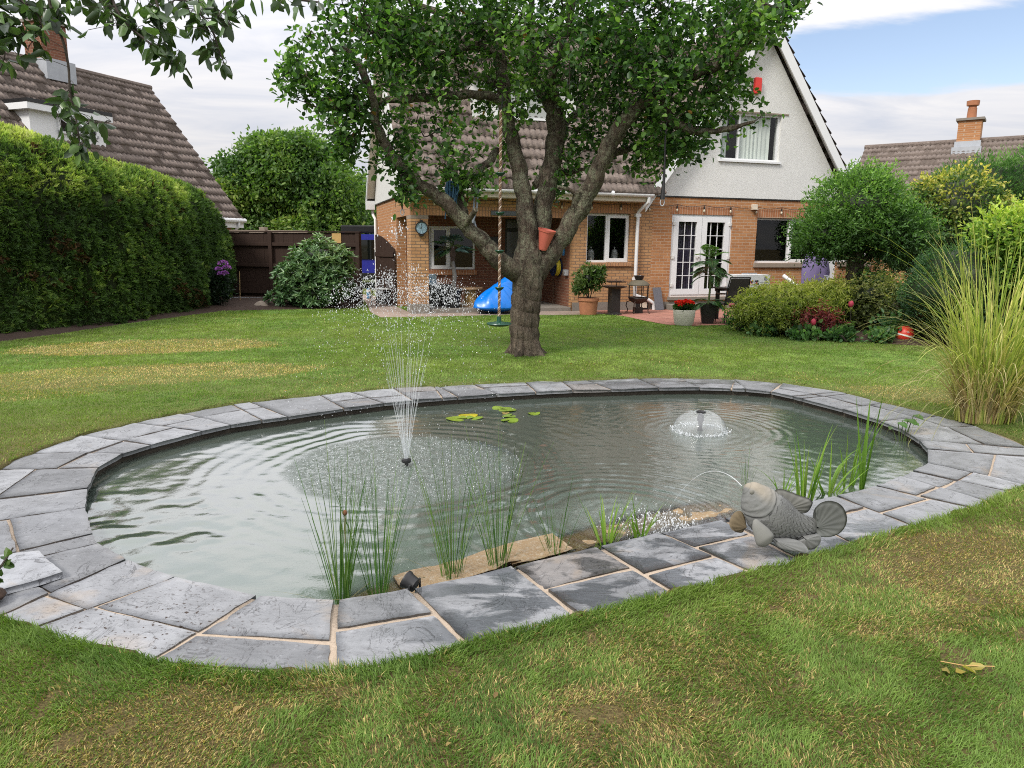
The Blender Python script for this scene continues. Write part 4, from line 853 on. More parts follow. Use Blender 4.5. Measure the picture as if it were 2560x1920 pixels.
    ch = MB(); ch.lathe([(.13, 0), (.12, .35), (.15, .38), (.15, .45), (.11, .45)], 14, loc(sc, 0, 7.80)); ch.build('chimney_pot', M['terra'], c_, True)
    fl = MB(); bx(sc-.5, sc+.40, -.42, .55, 6.15, 6.72, fl); fl.build('flashing', M['lead'], c_)
build_left_house()
def build_right_house():
    R1 = np.array([13.64, 30.0, 5.5]); dr = np.array([.82, -.58]); dr /= np.linalg.norm(dr); ew = np.array([dr[1], -dr[0]])
    root = empty('bungalow', (R1[0], R1[1], 0)); tag(root, 'low house with grey-brown tiled roof and brick chimney beyond the right hedge', 'house')
    loc = lambda s, q, z: (dr[0]*s+ew[0]*q, dr[1]*s+ew[1]*q, z)
    run, rise = 4.3, 3.3; L_ = math.hypot(run, rise); sl = rise/run
    rf = roof_tiles('roof', np.array(loc(0, run, 5.5-rise)), np.array([*dr, 0]), np.array([-ew[0]*run/L_, -ew[1]*run/L_, rise/L_]), 13, L_, root, seed=31)
    m = MB(); m.add([loc(0, 0, 5.52), loc(13, 0, 5.52), loc(13, -run, 5.5-rise), loc(0, -run, 5.5-rise)], [(0, 1, 2, 3)]); m.add([loc(0, run, 5.46-rise), loc(13, run, 5.46-rise), loc(13, 0, 5.44), loc(0, 0, 5.44)], [(0, 1, 2, 3)]); m.build('back_slope', M['tile'], rf)
    m = MB(); m.tube([loc(-.02, 0, 5.54), loc(13, 0, 5.54)], .09, 8); m.build('ridge_tile', M['tile'], rf)
    w = MB(); rn = run-.35
    for s in (.2, 12.8): w.add([loc(s, rn, -.1), loc(s, rn, 5.4-rn*sl), loc(s, 0, 5.4), loc(s, -rn, 5.4-rn*sl), loc(s, -rn, -.1)], [(0, 1, 2, 3, 4)])
    for q_ in (rn, -rn): w.add([loc(.2, q_, -.1), loc(12.8, q_, -.1), loc(12.8, q_, 5.4-rn*sl), loc(.2, q_, 5.4-rn*sl)], [(0, 1, 2, 3)])
    w.build('wall', M['brick_or'], root)
    d = ray(2092, 310); t = np.dot(R1[:2]-_C[:2], ew)/np.dot(d[:2], ew); sc = np.dot((_C+d*t)[:2]-R1[:2], dr)
    def bx(s0, s1, q0, q1, z0, z1, mb):
        v = [loc(a, b, c) for c in (z0, z1) for a, b in ((s0, q0), (s1, q0), (s1, q1), (s0, q1))]; mb.add(v, [(0, 3, 2, 1), (4, 5, 6, 7), (0, 1, 5, 4), (1, 2, 6, 5), (2, 3, 7, 6), (3, 0, 4, 7)])
    ch = MB(); bx(sc-.36, sc+.36, -.33, .33, 4.9, 6.22, ch); c_ = ch.build('chimney', M['brick_or'], root)
    ch = MB(); bx(sc-.44, sc+.44, -.41, .41, 6.22, 6.30, ch); ch.build('chimney_cap', M['plinth'], c_)
    ch = MB(); ch.lathe([(.16, 0), (.145, .34), (.15, .36), (.13, .38), (.13, .44), (.20, .46), (.21, .62), (.14, .62)], 14, loc(sc, 0, 6.30)); ch.build('chimney_pot', M['terra'], c_, True)
    fl = MB(); bx(sc-.46, sc+.46, .02, .62, 4.9, 5.28, fl); bx(sc-.41, sc+.41, .33, .40, 5.28, 5.5, fl); fl.build('flashing', M['lead'], c_)
build_right_house()
# ---- fence, gate, van
def build_fence():
    A = np.array([-12.6, 21.85]); B = np.array([-4.08, 20.08]); d = (B-A); Lf = np.linalg.norm(d); d /= Lf
    R = empty('garden_fence', (A[0], A[1], 0), math.atan2(d[1], d[0])); tag(R, 'dark brown close-boarded fence with rails and new yellow patch boards', 'fence')
    P = MB(); x = 0; i = 0; r = random.Random(3)
    while x < Lf-.14: P.box(x, x+.143, -.004*(i % 2), .018-.004*(i % 2), .06, 1.93+r.uniform(-.008, .008)); x += .147; i += 1
    P.build('board_panel', M['fence'], R)
    for z in (.32, 1.05, 1.62):
        m = MB(); m.box(0, Lf, -.075, -.006, z-.045, z+.045, .006); m.build('rail', M['fence'], R)
    m = MB(); m.box(0, Lf, -.05, .06, 1.945, 1.975); m.build('capping', M['fence'], R)
    for x in (Lf-.05, Lf-2.6, Lf-5.2, Lf-7.8): m = MB(); m.box(x-.05, x+.05, -.10, -.001 if x < Lf-.1 else .06, 0, 1.94 if x < Lf-.1 else 1.92, .006); m.build('post', M['fence'], R)
    m = MB(); m.box(Lf-.80, Lf-.54, -.03, -.006, 1.67, 1.93); m.box(Lf-.77, Lf-.51, -.03, -.006, 1.10, 1.57); m.box(Lf-.72, Lf-.55, -.03, -.006, .37, 1.0); m.build('patch_board', M['pine'], R)
    # low concrete wall beyond it
    W_ = MB(); W_.box(-8.9, -6.3, 23.0, 23.15, 0, 2.03, .01); W_.box(-7.72, -7.55, 22.9, 23.2, 0, 2.12, .01); tag(W_.build('garden_wall', M['sill'], None), 'pale wall top showing just above the left part of the brown fence', 'wall')
build_fence()
def build_gate():
    h = hw(-.04, 2.25); R = empty('garden_gate', tuple(h), HA+rad(118)); tag(R, 'arch topped brown wooden gate standing open beside the porch', 'gate')
    W_ = .86; n = 6
    for i in range(n):
        m = MB(); a, b = W_*i/n, W_*(i+1)/n-.004; za = 1.52+.38*math.sin(math.pi*min(max((a)/W_, 0), 1)*.5+0); zb = 1.52+.38*math.sin(math.pi*min((b)/W_, 1)*.5)
        prism_uz(m, [(a, .05), (b, .05), (b, zb), (a, za)], 0, .022); m.build('board', M['fence'], R)
    for z in (.25, .80, 1.38): m = MB(); m.box(.02, W_-.02, .0225, .055, z-.06, z+.06, .005); m.build('ledge', M['fence'], R)
    m = MB(); prism_uz(m, [(.06, .87), (.18, .87), (W_-.06, 1.31), (W_-.18, 1.31)], .0225, .05); m.build('brace', M['fence'], R)
    m = MB(); m.tube([(W_-.06, -.03, 1.0), (W_-.06, -.05, 1.04), (W_-.06, -.05, 1.12), (W_-.06, -.03, 1.16)], .012, 8); m.build('handle', M['black_metal'], R)
build_gate()
def build_van():
    c = at(793, 640, 27.0); R = empty('van', (c[0]-.15, 27.6, 0), HA-.1); tag(R, 'blue van parked beyond the gap between fence and house', 'van')
    blue = flat('blue_paint', (0.03, 0.035, 0.30), 0.25, 0.1, 3); m = MB(); bm = bmesh.new()
    sec = [(-.98, .35), (-.98, 1.0), (-.92, 1.55), (-.78, 1.92), (-.5, 2.0), (.5, 2.0), (.78, 1.92), (.92, 1.55), (.98, 1.0), (.98, .35)]
    vs = []; 
    for y in (0, .06, 4.2, 4.9): k = 0.96 if y == 0 else (1.0 if y < 4.5 else .7); vs.append([bm.verts.new((x*k, y, z if y < 4.5 or z < 1.1 else 1.1)) for x, z in sec])
    for a, b in zip(vs[:-1], vs[1:]):
        for i in range(len(sec)-1): bm.faces.new((a[i], b[i], b[i+1], a[i+1]))
    bm.faces.new(vs[0]); bm.faces.new(vs[-1][::-1]); m.bm(bm); m.build('body', blue, R)
    g = MB(); g.box(-.74, .74, -.03, -.004, 1.10, 1.80, .01); g.build('rear_window', M['glass'], R)
    g = MB(); g.box(-.9, .9, -.05, .02, .35, .60, .02); g.build('bumper', M['dark'], R)
    for x in (-.93, .83): g = MB(); g.box(x, x+.10, -.02, .02, .95, 1.35); g.build('tail_light', M['red'], R)
    g = MB(); g.box(-.85, .85, .1, 2.2, 2.05, 2.32, .05); g.build('roof_box', M['dark'], R)
    for x in (-.85, .85):
        for y in (.8, 3.9): g = MB(); g.tube([(x-.1, y, .33), (x+.1, y, .33)], .33, 20); g.build('wheel', M['dark'], R)
build_van()
# ================================================================== PLANTS
def unit(a): return a/np.maximum(np.linalg.norm(a, axis=-1, keepdims=True), 1e-9)
def rdir(n): return unit(RNG.normal(size=(n, 3)))
def leaf_arrays(P, D, L, Wd, C, fold=0.35, nrm=None, wide=0.45):
    """six-point leaves: P base, D direction, L length, Wd half width, C colour"""
    n = len(P); D = unit(D); h = rdir(n) if nrm is None else nrm; S = np.cross(D, h); S = unit(S); Nn = np.cross(S, D)
    L = np.broadcast_to(np.asarray(L, float), (n,))[:, None]; Wd = np.broadcast_to(np.asarray(Wd, float), (n,))[:, None]
    up = Nn*fold*Wd; V = np.empty((n, 6, 3), np.float32)
    V[:, 0] = P; V[:, 1] = P+D*L*.28-S*Wd*.92+up; V[:, 2] = P+D*L*(.28+wide)-S*Wd*.72+up*.8-Nn*L*.03
    V[:, 3] = P+D*L-Nn*L*.10; V[:, 4] = P+D*L*(.28+wide)+S*Wd*.72+up*.8-Nn*L*.03; V[:, 5] = P+D*L*.28+S*Wd*.92+up
    b = np.arange(n)[:, None]*6; F = np.concatenate([b+np.array([[0, 3, 2, 1]]), b+np.array([[0, 5, 4, 3]])])
    return V.reshape(-1, 3), F, np.repeat(C, 6, 0)
def palette(n, cols, jit=0.18, k=None):
    cols = np.array(cols); t = (RNG.random(n) if k is None else np.clip(k, 0, .999))*(len(cols)-1); i = np.minimum(t.astype(int), len(cols)-2); f = (t-i)[:, None]
    c = cols[i]*(1-f)+cols[i+1]*f; return c*(1+RNG.normal(0, jit, n))[:, None].clip(.5, 1.6)
def strips(base, d, L, w, bend, C, seg=6, tipw=0.12, name=None):
    """grass-like blades: base (n,3), d start direction, bend = how far they arch over (radians)"""
    n = len(base); d = unit(d); hz = d.copy(); hz[:, 2] = 0; hz = np.where(np.linalg.norm(hz, axis=1, keepdims=True) < 1e-3, rdir(n)*[1, 1, 0], hz); hz = unit(hz)
    el = np.arctan2(d[:, 2], np.linalg.norm(d[:, :2], axis=1)); side = np.cross(hz, [0, 0, 1]); tw = RNG.uniform(-.9, .9, n); side = unit(side*np.cos(tw)[:, None]+hz*np.sin(tw)[:, None]*0.6)
    V = np.empty((n, seg+1, 2, 3), np.float32); p = base.copy()
    for s in range(seg+1):
        t = s/seg; ww = np.asarray(w)*(1-(1-tipw)*t**1.6)*(0.75+0.25*min(1, t*4)); V[:, s, 0] = p-side*ww[:, None]; V[:, s, 1] = p+side*ww[:, None]
        a = el-np.asarray(bend)*(t+.5/seg)**1.5; p = p+(hz*np.cos(a)[:, None]+np.array([0, 0, 1])*np.sin(a)[:, None])*(np.asarray(L)/seg)[:, None]
    b = np.arange(n)[:, None]*(2*(seg+1)); F = np.concatenate([b+np.array([[2*s, 2*s+1, 2*s+3, 2*s+2]]) for s in range(seg)])
    return V.reshape(-1, 3), F, np.repeat(C, 2*(seg+1), 0)
class Fol:
    def __init__(s): s.V, s.F, s.C, s.n = [], {}, [], 0
    def add(s, V, F, C):
        s.F.setdefault(F.shape[1], []).append(F+s.n); s.V.append(V); s.C.append(C); s.n += len(V); return s
    def build(s, name, mat, parent=None, org=None, smooth=False):
        V = np.concatenate(s.V); V = V-(np.asarray(org) if org is not None else 0)
        return np_obj(name, V, [np.concatenate(x) for x in s.F.values()], mat, parent, col=np.concatenate(s.C), smooth=smooth)
def blob_pts(blobs, n, shell=0.55, squash=True):
    """points spread in the outer shell of ellipsoids (cx,cy,cz,rx,ry,rz), uneven"""
    w = np.array([b[3]*b[5]+b[4]*b[5]+b[3]*b[4] for b in blobs]); k = RNG.choice(len(blobs), n, p=w/w.sum()); B = np.array([b[:6] for b in blobs])[k]
    d = rdir(n); r = shell+(1-shell)*RNG.random(n)**0.6; lump = 0.74+0.52*(fbm(d[:, 0]*2.6+k*3.1, d[:, 1]*2.6+d[:, 2]*2.1, 3)); r = r*lump
    return B[:, :3]+d*B[:, 3:]*r[:, None], d, k, r
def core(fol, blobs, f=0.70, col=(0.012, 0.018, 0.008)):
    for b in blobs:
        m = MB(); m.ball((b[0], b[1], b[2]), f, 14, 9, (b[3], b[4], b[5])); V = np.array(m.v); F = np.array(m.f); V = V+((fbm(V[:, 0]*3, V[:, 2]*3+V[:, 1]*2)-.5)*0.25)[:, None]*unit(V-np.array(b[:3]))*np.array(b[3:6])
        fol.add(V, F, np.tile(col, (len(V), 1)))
def bl(x, y, Y, rx, ry, depth=None):
    """ellipsoid from its centre and radii in view pixels at depth Y"""
    c = at(x, y, Y); p = ppm(Y); return (c[0], c[1], c[2], rx/p, (depth if depth else rx/p), ry/p)
def shrub(name, label, cat_, blobs, n, L, Wd, cols, base=None, group=None, up=0.4, mat='leaf', shell=0.5, corecol=(0.026, 0.040, 0.016), stems=5, rosette=0, droop=0.0, part='foliage', shoots=0, sl=.22, corf=0.68, topk=0.55):
    bx = base if base is not None else (blobs[0][0], blobs[0][1], 0.02)
    R = tag(empty(name, tuple(bx)), label, cat_, group); f = Fol(); core(f, blobs, corf, corecol)
    if rosette:
        m = n//rosette; P, d, k, r = blob_pts(blobs, m, shell); ax = unit(d+np.array([0, 0, up])); P = np.repeat(P, rosette, 0); ax = np.repeat(ax, rosette, 0); s = unit(np.cross(ax, rdir(len(ax)))); D = unit(s+ax*0.45-np.array([0, 0, droop])); kk = np.repeat(fbm(P[::rosette, 0]*2, P[::rosette, 2]*2), rosette)
    else:
        P, d, k, r = blob_pts(blobs, n, shell); wl = np.flatnonzero((fbm(P[:, 0]*5+2, P[:, 2]*5+P[:, 1]*3, 2) > .60) & (RNG.random(n) < .7)); P[wl] += d[wl]*(np.abs(RNG.normal(0, .09, len(wl))))[:, None]; D = unit(d*0.8+rdir(n)*0.8+np.array([0, 0, up-droop])); kk = fbm(P[:, 0]*2.2, P[:, 2]*2.2+P[:, 1])
    if shoots:
        p0, d0, k0, r0 = blob_pts(blobs, shoots, .88); ax0 = unit(d0*.9+rdir(shoots)*.35+np.array([0, 0, up*.6-droop])); ln = sl*RNG.uniform(.5, 1.3, shoots); q = 7
        tt = np.tile(np.linspace(.1, 1, q), shoots)[:, None]; A0 = np.repeat(ax0, q, 0); PS = np.repeat(p0, q, 0)+A0*tt*np.repeat(ln, q)[:, None]-np.array([0, 0, .12])*tt**2*np.repeat(ln, q)[:, None]
        P = np.concatenate([P, PS]); D = np.concatenate([D, unit(A0*.55+rdir(len(PS))*.75)]); kk = np.concatenate([kk, .62+0*PS[:, 0]])
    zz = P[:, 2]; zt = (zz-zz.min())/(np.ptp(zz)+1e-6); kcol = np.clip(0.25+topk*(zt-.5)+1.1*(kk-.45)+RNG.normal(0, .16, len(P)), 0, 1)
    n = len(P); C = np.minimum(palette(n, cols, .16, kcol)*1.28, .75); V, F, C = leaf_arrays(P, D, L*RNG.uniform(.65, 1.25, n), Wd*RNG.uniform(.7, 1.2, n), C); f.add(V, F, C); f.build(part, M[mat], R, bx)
    if stems:
        m = MB(); r_ = random.Random(len(label))
        for i in range(stems):
            b = blobs[i % len(blobs)]; e = Vector((b[0]+r_.uniform(-.5, .5)*b[3], b[1]+r_.uniform(-.5, .5)*b[4], b[2]+r_.uniform(-.2, .4)*b[5])); s0 = Vector(bx)+Vector((r_.uniform(-.12, .12), r_.uniform(-.12, .12), -0.03)); mid = s0.lerp(e, .5)+Vector((r_.uniform(-.1, .1), r_.uniform(-.1, .1), .08))
            m.tube([tuple(s0-Vector(bx)), tuple(mid-Vector(bx)), tuple(e-Vector(bx))], [.022, .016, .008], 6)
        m.build('stem', M['twig'], R, True)
    return R
# ------------------------------------------------------------------ the apple tree
def build_apple():
    B = gr(1135, 768); Y0 = B[1]; R = tag(empty('apple_tree', (B[0], B[1], 0)), 'big old apple tree with forked lichened trunk on the lawn', 'tree')
    org = np.array([B[0], B[1], 0]); p = ppm(Y0)
    T = MB(); nodes = []
    def limb(pts, n=14, per=5, leafy=True, jit=0.05):
        """pts: (x, y, depth offset, radius in view pixels)"""
        c = np.array([[*at(x, y, Y0+dz), (.93 if r < 26 else 1)*r/ppm(Y0+dz)] for x, y, dz, r in pts]); s = cat(c, per)
        wob = 0.012*np.stack([np.sin(np.arange(len(s))*1.3+x0) for x0 in (0, 2, 4)], 1); s[:, :3] += wob*np.minimum(1, s[:, 3:4]/.08)
        k_ = np.clip(1.3-s[:, 3]/.16, .02, 1); s[:, 3] *= 1+k_*(0.09*np.sin(np.arange(len(s))*2.1)+RNG.uniform(-.05, .05, len(s))); T.tube([tuple(q) for q in s[:, :3]-org], list(s[:, 3]), n, True, None, 0.0, .07)
        if leafy: nodes.extend([tuple(q) for q in s[::2]])
    limb([(1135, 780, 0, 40), (1135, 768, 0, 34), (1134, 745, 0, 31), (1133, 710, 0, 29.5), (1135, 670, 0, 29.5), (1138, 635, 0, 31), (1140, 605, 0, 35), (1142, 575, 0, 37), (1146, 545, 0, 32), (1148, 520, 0.05, 20)], 30, 6, False, .06)
    for a_ in range(5): an = a_*1.3+.4; T.tube([(math.cos(an)*.10, math.sin(an)*.10, .30), (math.cos(an)*.19, math.sin(an)*.19, .10), (math.cos(an)*.29, math.sin(an)*.29, .015), (math.cos(an)*.40, math.sin(an)*.40, -.04)], [.10, .085, .06, .03], 10)
    limb([(1140, 600, 0, 30), (1110, 585, -.1, 25), (1076, 560, -.25, 21), (1040, 520, -.35, 19), (1010, 490, -.4, 18.5), (975, 450, -.45, 17), (935, 417, -.5, 15), (900, 395, -.55, 14), (868, 362, -.6, 13), (838, 325, -.7, 11.5), (815, 270, -.8, 10), (806, 215, -.9, 8.5), (780, 150, -1.0, 6), (740, 95, -1.1, 4)], 14)
    limb([(1012, 492, -.4, 14), (1001, 465, -.3, 13), (994, 435, -.25, 12.5), (990, 402, -.2, 12), (1005, 392, -.2, 11.5), (1029, 372, -.1, 11), (1056, 350, 0, 9.5), (1075, 322, .2, 6)], 12)
    limb([(990, 405, -.2, 11), (985, 385, -.1, 9.5), (975, 360, 0, 8), (960, 330, .2, 5.5), (930, 290, .4, 4)], 10)
    T.tube([tuple(at(1000, 492, Y0-.45)-org), tuple(at(1015, 470, Y0-.6)-org), tuple(at(1028, 452, Y0-.75)-org)], [.05, .045, .042], 10)
    limb([(1148, 575, -.05, 30), (1140, 510, -.05, 23), (1133, 440, 0, 20.5), (1122, 370, .05, 18.5), (1108, 310, .1, 17), (1095, 260, .15, 15.5), (1088, 190, .2, 15), (1080, 120, .3, 12), (1065, 50, .4, 9), (1040, -40, .5, 6), (1010, -140, .6, 4)], 16)
    limb([(1162, 575, .1, 27), (1168, 500, .15, 22.5), (1178, 420, .2, 21), (1192, 350, .25, 21), (1202, 290, .3, 21.5), (1198, 245, .32, 20), (1185, 215, .35, 17), (1165, 190, .4, 13), (1150, 150, .5, 10), (1145, 80, .6, 8), (1150, -20, .7, 6), (1160, -140, .9, 3.5)], 16)
    limb([(1196, 250, .32, 17), (1192, 215, .25, 16), (1189, 180, .2, 13), (1200, 130, .1, 9), (1225, 60, 0, 7), (1250, -40, -.1, 5)], 12)
    limb([(1150, 585, 0, 31), (1180, 555, .0, 26), (1215, 510, -.05, 22.5), (1250, 455, -.1, 21), (1278, 400, -.15, 20), (1302, 345, -.2, 18.5), (1328, 290, -.25, 17.5), (1360, 250, -.3, 16.5), (1395, 215, -.35, 16), (1430, 190, -.4, 15.5), (1470, 170, -.45, 14.5), (1510, 155, -.5, 13.5), (1555, 135, -.55, 12), (1598, 112, -.6, 10), (1625, 75, -.7, 6), (1640, 30, -.8, 4)], 16)
    limb([(1400, 215, -.35, 12), (1388, 170, -.2, 10), (1378, 140, -.1, 8.5), (1352, 110, 0, 8), (1330, 82, .1, 7), (1320, 20, .2, 5), (1330, -60, .3, 4)], 10)
    limb([(1340, 92, 0, 6), (1315, 112, .1, 5.5), (1285, 120, .15, 5), (1250, 118, .25, 3.5)], 8)
    limb([(1425, 195, -.4, 11), (1440, 240, -.45, 10), (1448, 265, -.5, 9.5), (1500, 282, -.55, 8.5), (1545, 283, -.6, 7), (1590, 275, -.7, 5), (1630, 262, -.8, 3)], 10)
    limb([(1100, 235, .15, 12), (1073, 212, .1, 10), (1030, 205, .0, 9), (985, 206, -.1, 8), (930, 210, -.2, 8), (870, 215, -.3, 7), (790, 225, -.4, 6.5), (700, 235, -.5, 4), (660, 220, -.5, 3)], 10)
    limb([(1090, 130, .25, 9), (1040, 100, .2, 8), (995, 108, .1, 7.5), (960, 118, 0, 6), (900, 90, -.2, 5), (840, 40, -.4, 4)], 10)
    limb([(1155, 400, .2, 9), (1180, 380, .35, 8), (1230, 372, .5, 6), (1275, 365, .65, 4)], 8)
    limb([(1160, 110, .5, 8), (1230, 70, .9, 7), (1320, 30, 1.3, 6), (1420, -20, 1.6, 4)], 8)
    limb([(1080, 110, .3, 8), (1000, 50, .8, 7), (900, 10, 1.3, 5), (800, -30, 1.7, 3.5)], 8)
    limb([(1090, 190, .2, 8), (1020, 160, .8, 7), (940, 150, 1.4, 5), (860, 170, 1.9, 3)], 8); limb([(1300, 345, -.2, 9), (1360, 320, .3, 7), (1420, 300, .8, 5), (1480, 290, 1.2, 3)], 8)
    limb([(1205, 290, .3, 8), (1250, 240, .9, 7), (1310, 200, 1.5, 5), (1390, 170, 2.0, 3)], 8)
    limb([(1225, 500, -.05, 11), (1236, 478, -.1, 9), (1243, 440, -.2, 8.5), (1246, 416, -.25, 8)], 10, 4, False); T.tube([tuple(at(1245, 420, Y0-.25)-org), tuple(at(1228, 408, Y0-.3)-org), tuple(at(1205, 404, Y0-.35)-org)], [.035, .03, .022], 8)
    limb([(1068, 568, -.3, 9), (1080, 530, -.45, 8), (1090, 500, -.5, 5)], 8, 4, False) if False else None
    V_ = np.array(T.v); tmp = T.build('trunk', M['bark'], R, True); no_ = np.empty(len(V_)*3, np.float32); tmp.data.vertices.foreach_get('normal', no_); no_ = no_.reshape(-1, 3)
    dsp = .045*(fbm(V_[:, 0]*7+V_[:, 1]*5+3, V_[:, 2]*2.6, 3)-.5)+.02*(fbm(V_[:, 0]*22+V_[:, 1]*17, V_[:, 2]*7, 2)-.5); V_ = V_+no_*dsp[:, None]; tmp.data.vertices.foreach_set('co', V_.astype(np.float32).ravel()); tmp.data.update()
    # crown: clumps of spur shoots, denser and darker inside
    BL = [(700,140,105,95,-.6,1.0),(655,160,60,60,-.4,.5),(800,70,120,110,-.5,1.4),(755,255,80,85,-.6,.9),(880,170,140,130,-.4,1.5),(850,330,60,45,-.6,.6),(950,310,110,75,-.2,1.1),(1050,230,100,90,.2,1.2),(1000,70,150,120,0,1.7),(1150,60,150,110,.2,1.8),(1140,160,110,70,.6,1.2),(1200,395,55,30,.5,.4),(1260,330,70,60,.5,.7),(1290,200,120,95,.3,1.4),(1340,60,160,110,.0,1.8),(1440,140,120,90,-.2,1.4),(1400,285,85,60,.2,.9),(1390,365,45,32,.3,.4),(1530,70,135,95,-.4,1.4),(1490,240,95,80,-.3,1.0),(1570,300,65,45,-.5,.5),(1578,190,50,76,-.5,.7),(1640,40,80,55,-.6,.8),(1720,5,40,22,-.6,.3),(880,400,40,45,-.6,.3),(930,405,60,40,.2,.5),(1050,340,60,50,.5,.6),(745,330,35,30,-.5,.3),(1460,330,60,28,-.3,.4),(1630,255,30,30,-.7,.3),
          (800,-80,200,110,-.3,1.8),(1000,-120,220,130,.2,2.0),(1220,-130,240,130,.3,2.0),(1450,-100,200,120,-.2,1.8),(1600,-60,120,80,-.4,1.2),(660,60,55,50,-.5,.6),(1010,395,60,30,-.3,.3),(960,455,30,22,-.5,.2)]
    area = np.array([b[2]*b[3] for b in BL], float); area[-8:-3] *= .55; area[24:30] *= 1.3; ncl = 4700; k = RNG.choice(len(BL), ncl, p=area/area.sum()); b = np.array(BL)[k]
    d = rdir(ncl); r = RNG.random(ncl)**0.42; d = d*r[:, None]; px = b[:, 0]+d[:, 0]*b[:, 2]; py = b[:, 1]+d[:, 2]*b[:, 3]*-1; dz = b[:, 4]+d[:, 1]*b[:, 5]
    P = np.array([at(x, y, Y0+z) for x, y, z in zip(px, py, dz)])
    hole = fbm(P[:, 0]*1.7+4, P[:, 2]*1.9+P[:, 1]*1.2, 3); P = P[hole > 0.425]; ncl = len(P)
    # twigs: each clump joins the nearest node already joined
    N0 = np.array([q[:3] for q in nodes]); dist = np.array([np.min(np.linalg.norm(N0-q, axis=1)) for q in P]); order = np.argsort(dist); P = P[order]
    pool = np.concatenate([N0, P]); par = np.zeros(ncl, int); m0 = len(N0)
    for i in range(ncl):
        dd = np.linalg.norm(pool[:m0+i]-P[i], axis=1); dd[:m0] *= 0.9; par[i] = np.argmin(dd)
    cnt = np.ones(ncl)
    for i in range(ncl-1, -1, -1):
        if par[i] >= m0: cnt[par[i]-m0] += cnt[i]
    TW = MB()
    for i in range(ncl):
        a = pool[par[i]]; e = P[i]; l = np.linalg.norm(e-a)
        if l > 1.4: continue
        mid = (a+e)/2+RNG.normal(0, .06*l, 3); ra = 0.0035*cnt[i]**0.42; TW.tube([tuple(a-org), tuple(mid-org), tuple(e-org)], [ra, ra*.9, ra*.7], 5 if ra > .01 else 4, False)
    TW.build('branches', M['twig'], R, True)
    kk = 9; Q = np.repeat(P, kk, 0)+RNG.normal(0, .078, (ncl*kk, 3)); n = len(Q); ax = unit(P-pool[par]); ax = np.repeat(ax, kk, 0)
    D = unit(ax*0.35+rdir(n)*0.85+np.array([0, 0, 0.05])); nh = unit(np.array([0, 0, 1.0])+rdir(n)*0.75)
    g = np.repeat(fbm(P[:, 0]*1.6, P[:, 2]*1.6+P[:, 1], 3), kk); tip = np.repeat(cnt == 1, kk); kc = np.clip(.18+.9*(g-.42)+.22*tip+RNG.normal(0, .2, n), 0, 1)
    C = palette(n, [(.026, .064, .020), (.055, .125, .034), (.105, .215, .050), (.19, .33, .08), (.29, .42, .13)], .14, kc)
    br = RNG.random(n) < .006; C[br] = (.22, .12, .035)
    V, F, C = leaf_arrays(Q, D, RNG.uniform(.062, .115, n), RNG.uniform(.024, .040, n), C, .3, nh); f = Fol().add(V, F, C); f.build('crown', M['leaf'], R, org)
    return R, Y0
APPLE, AY = build_apple()
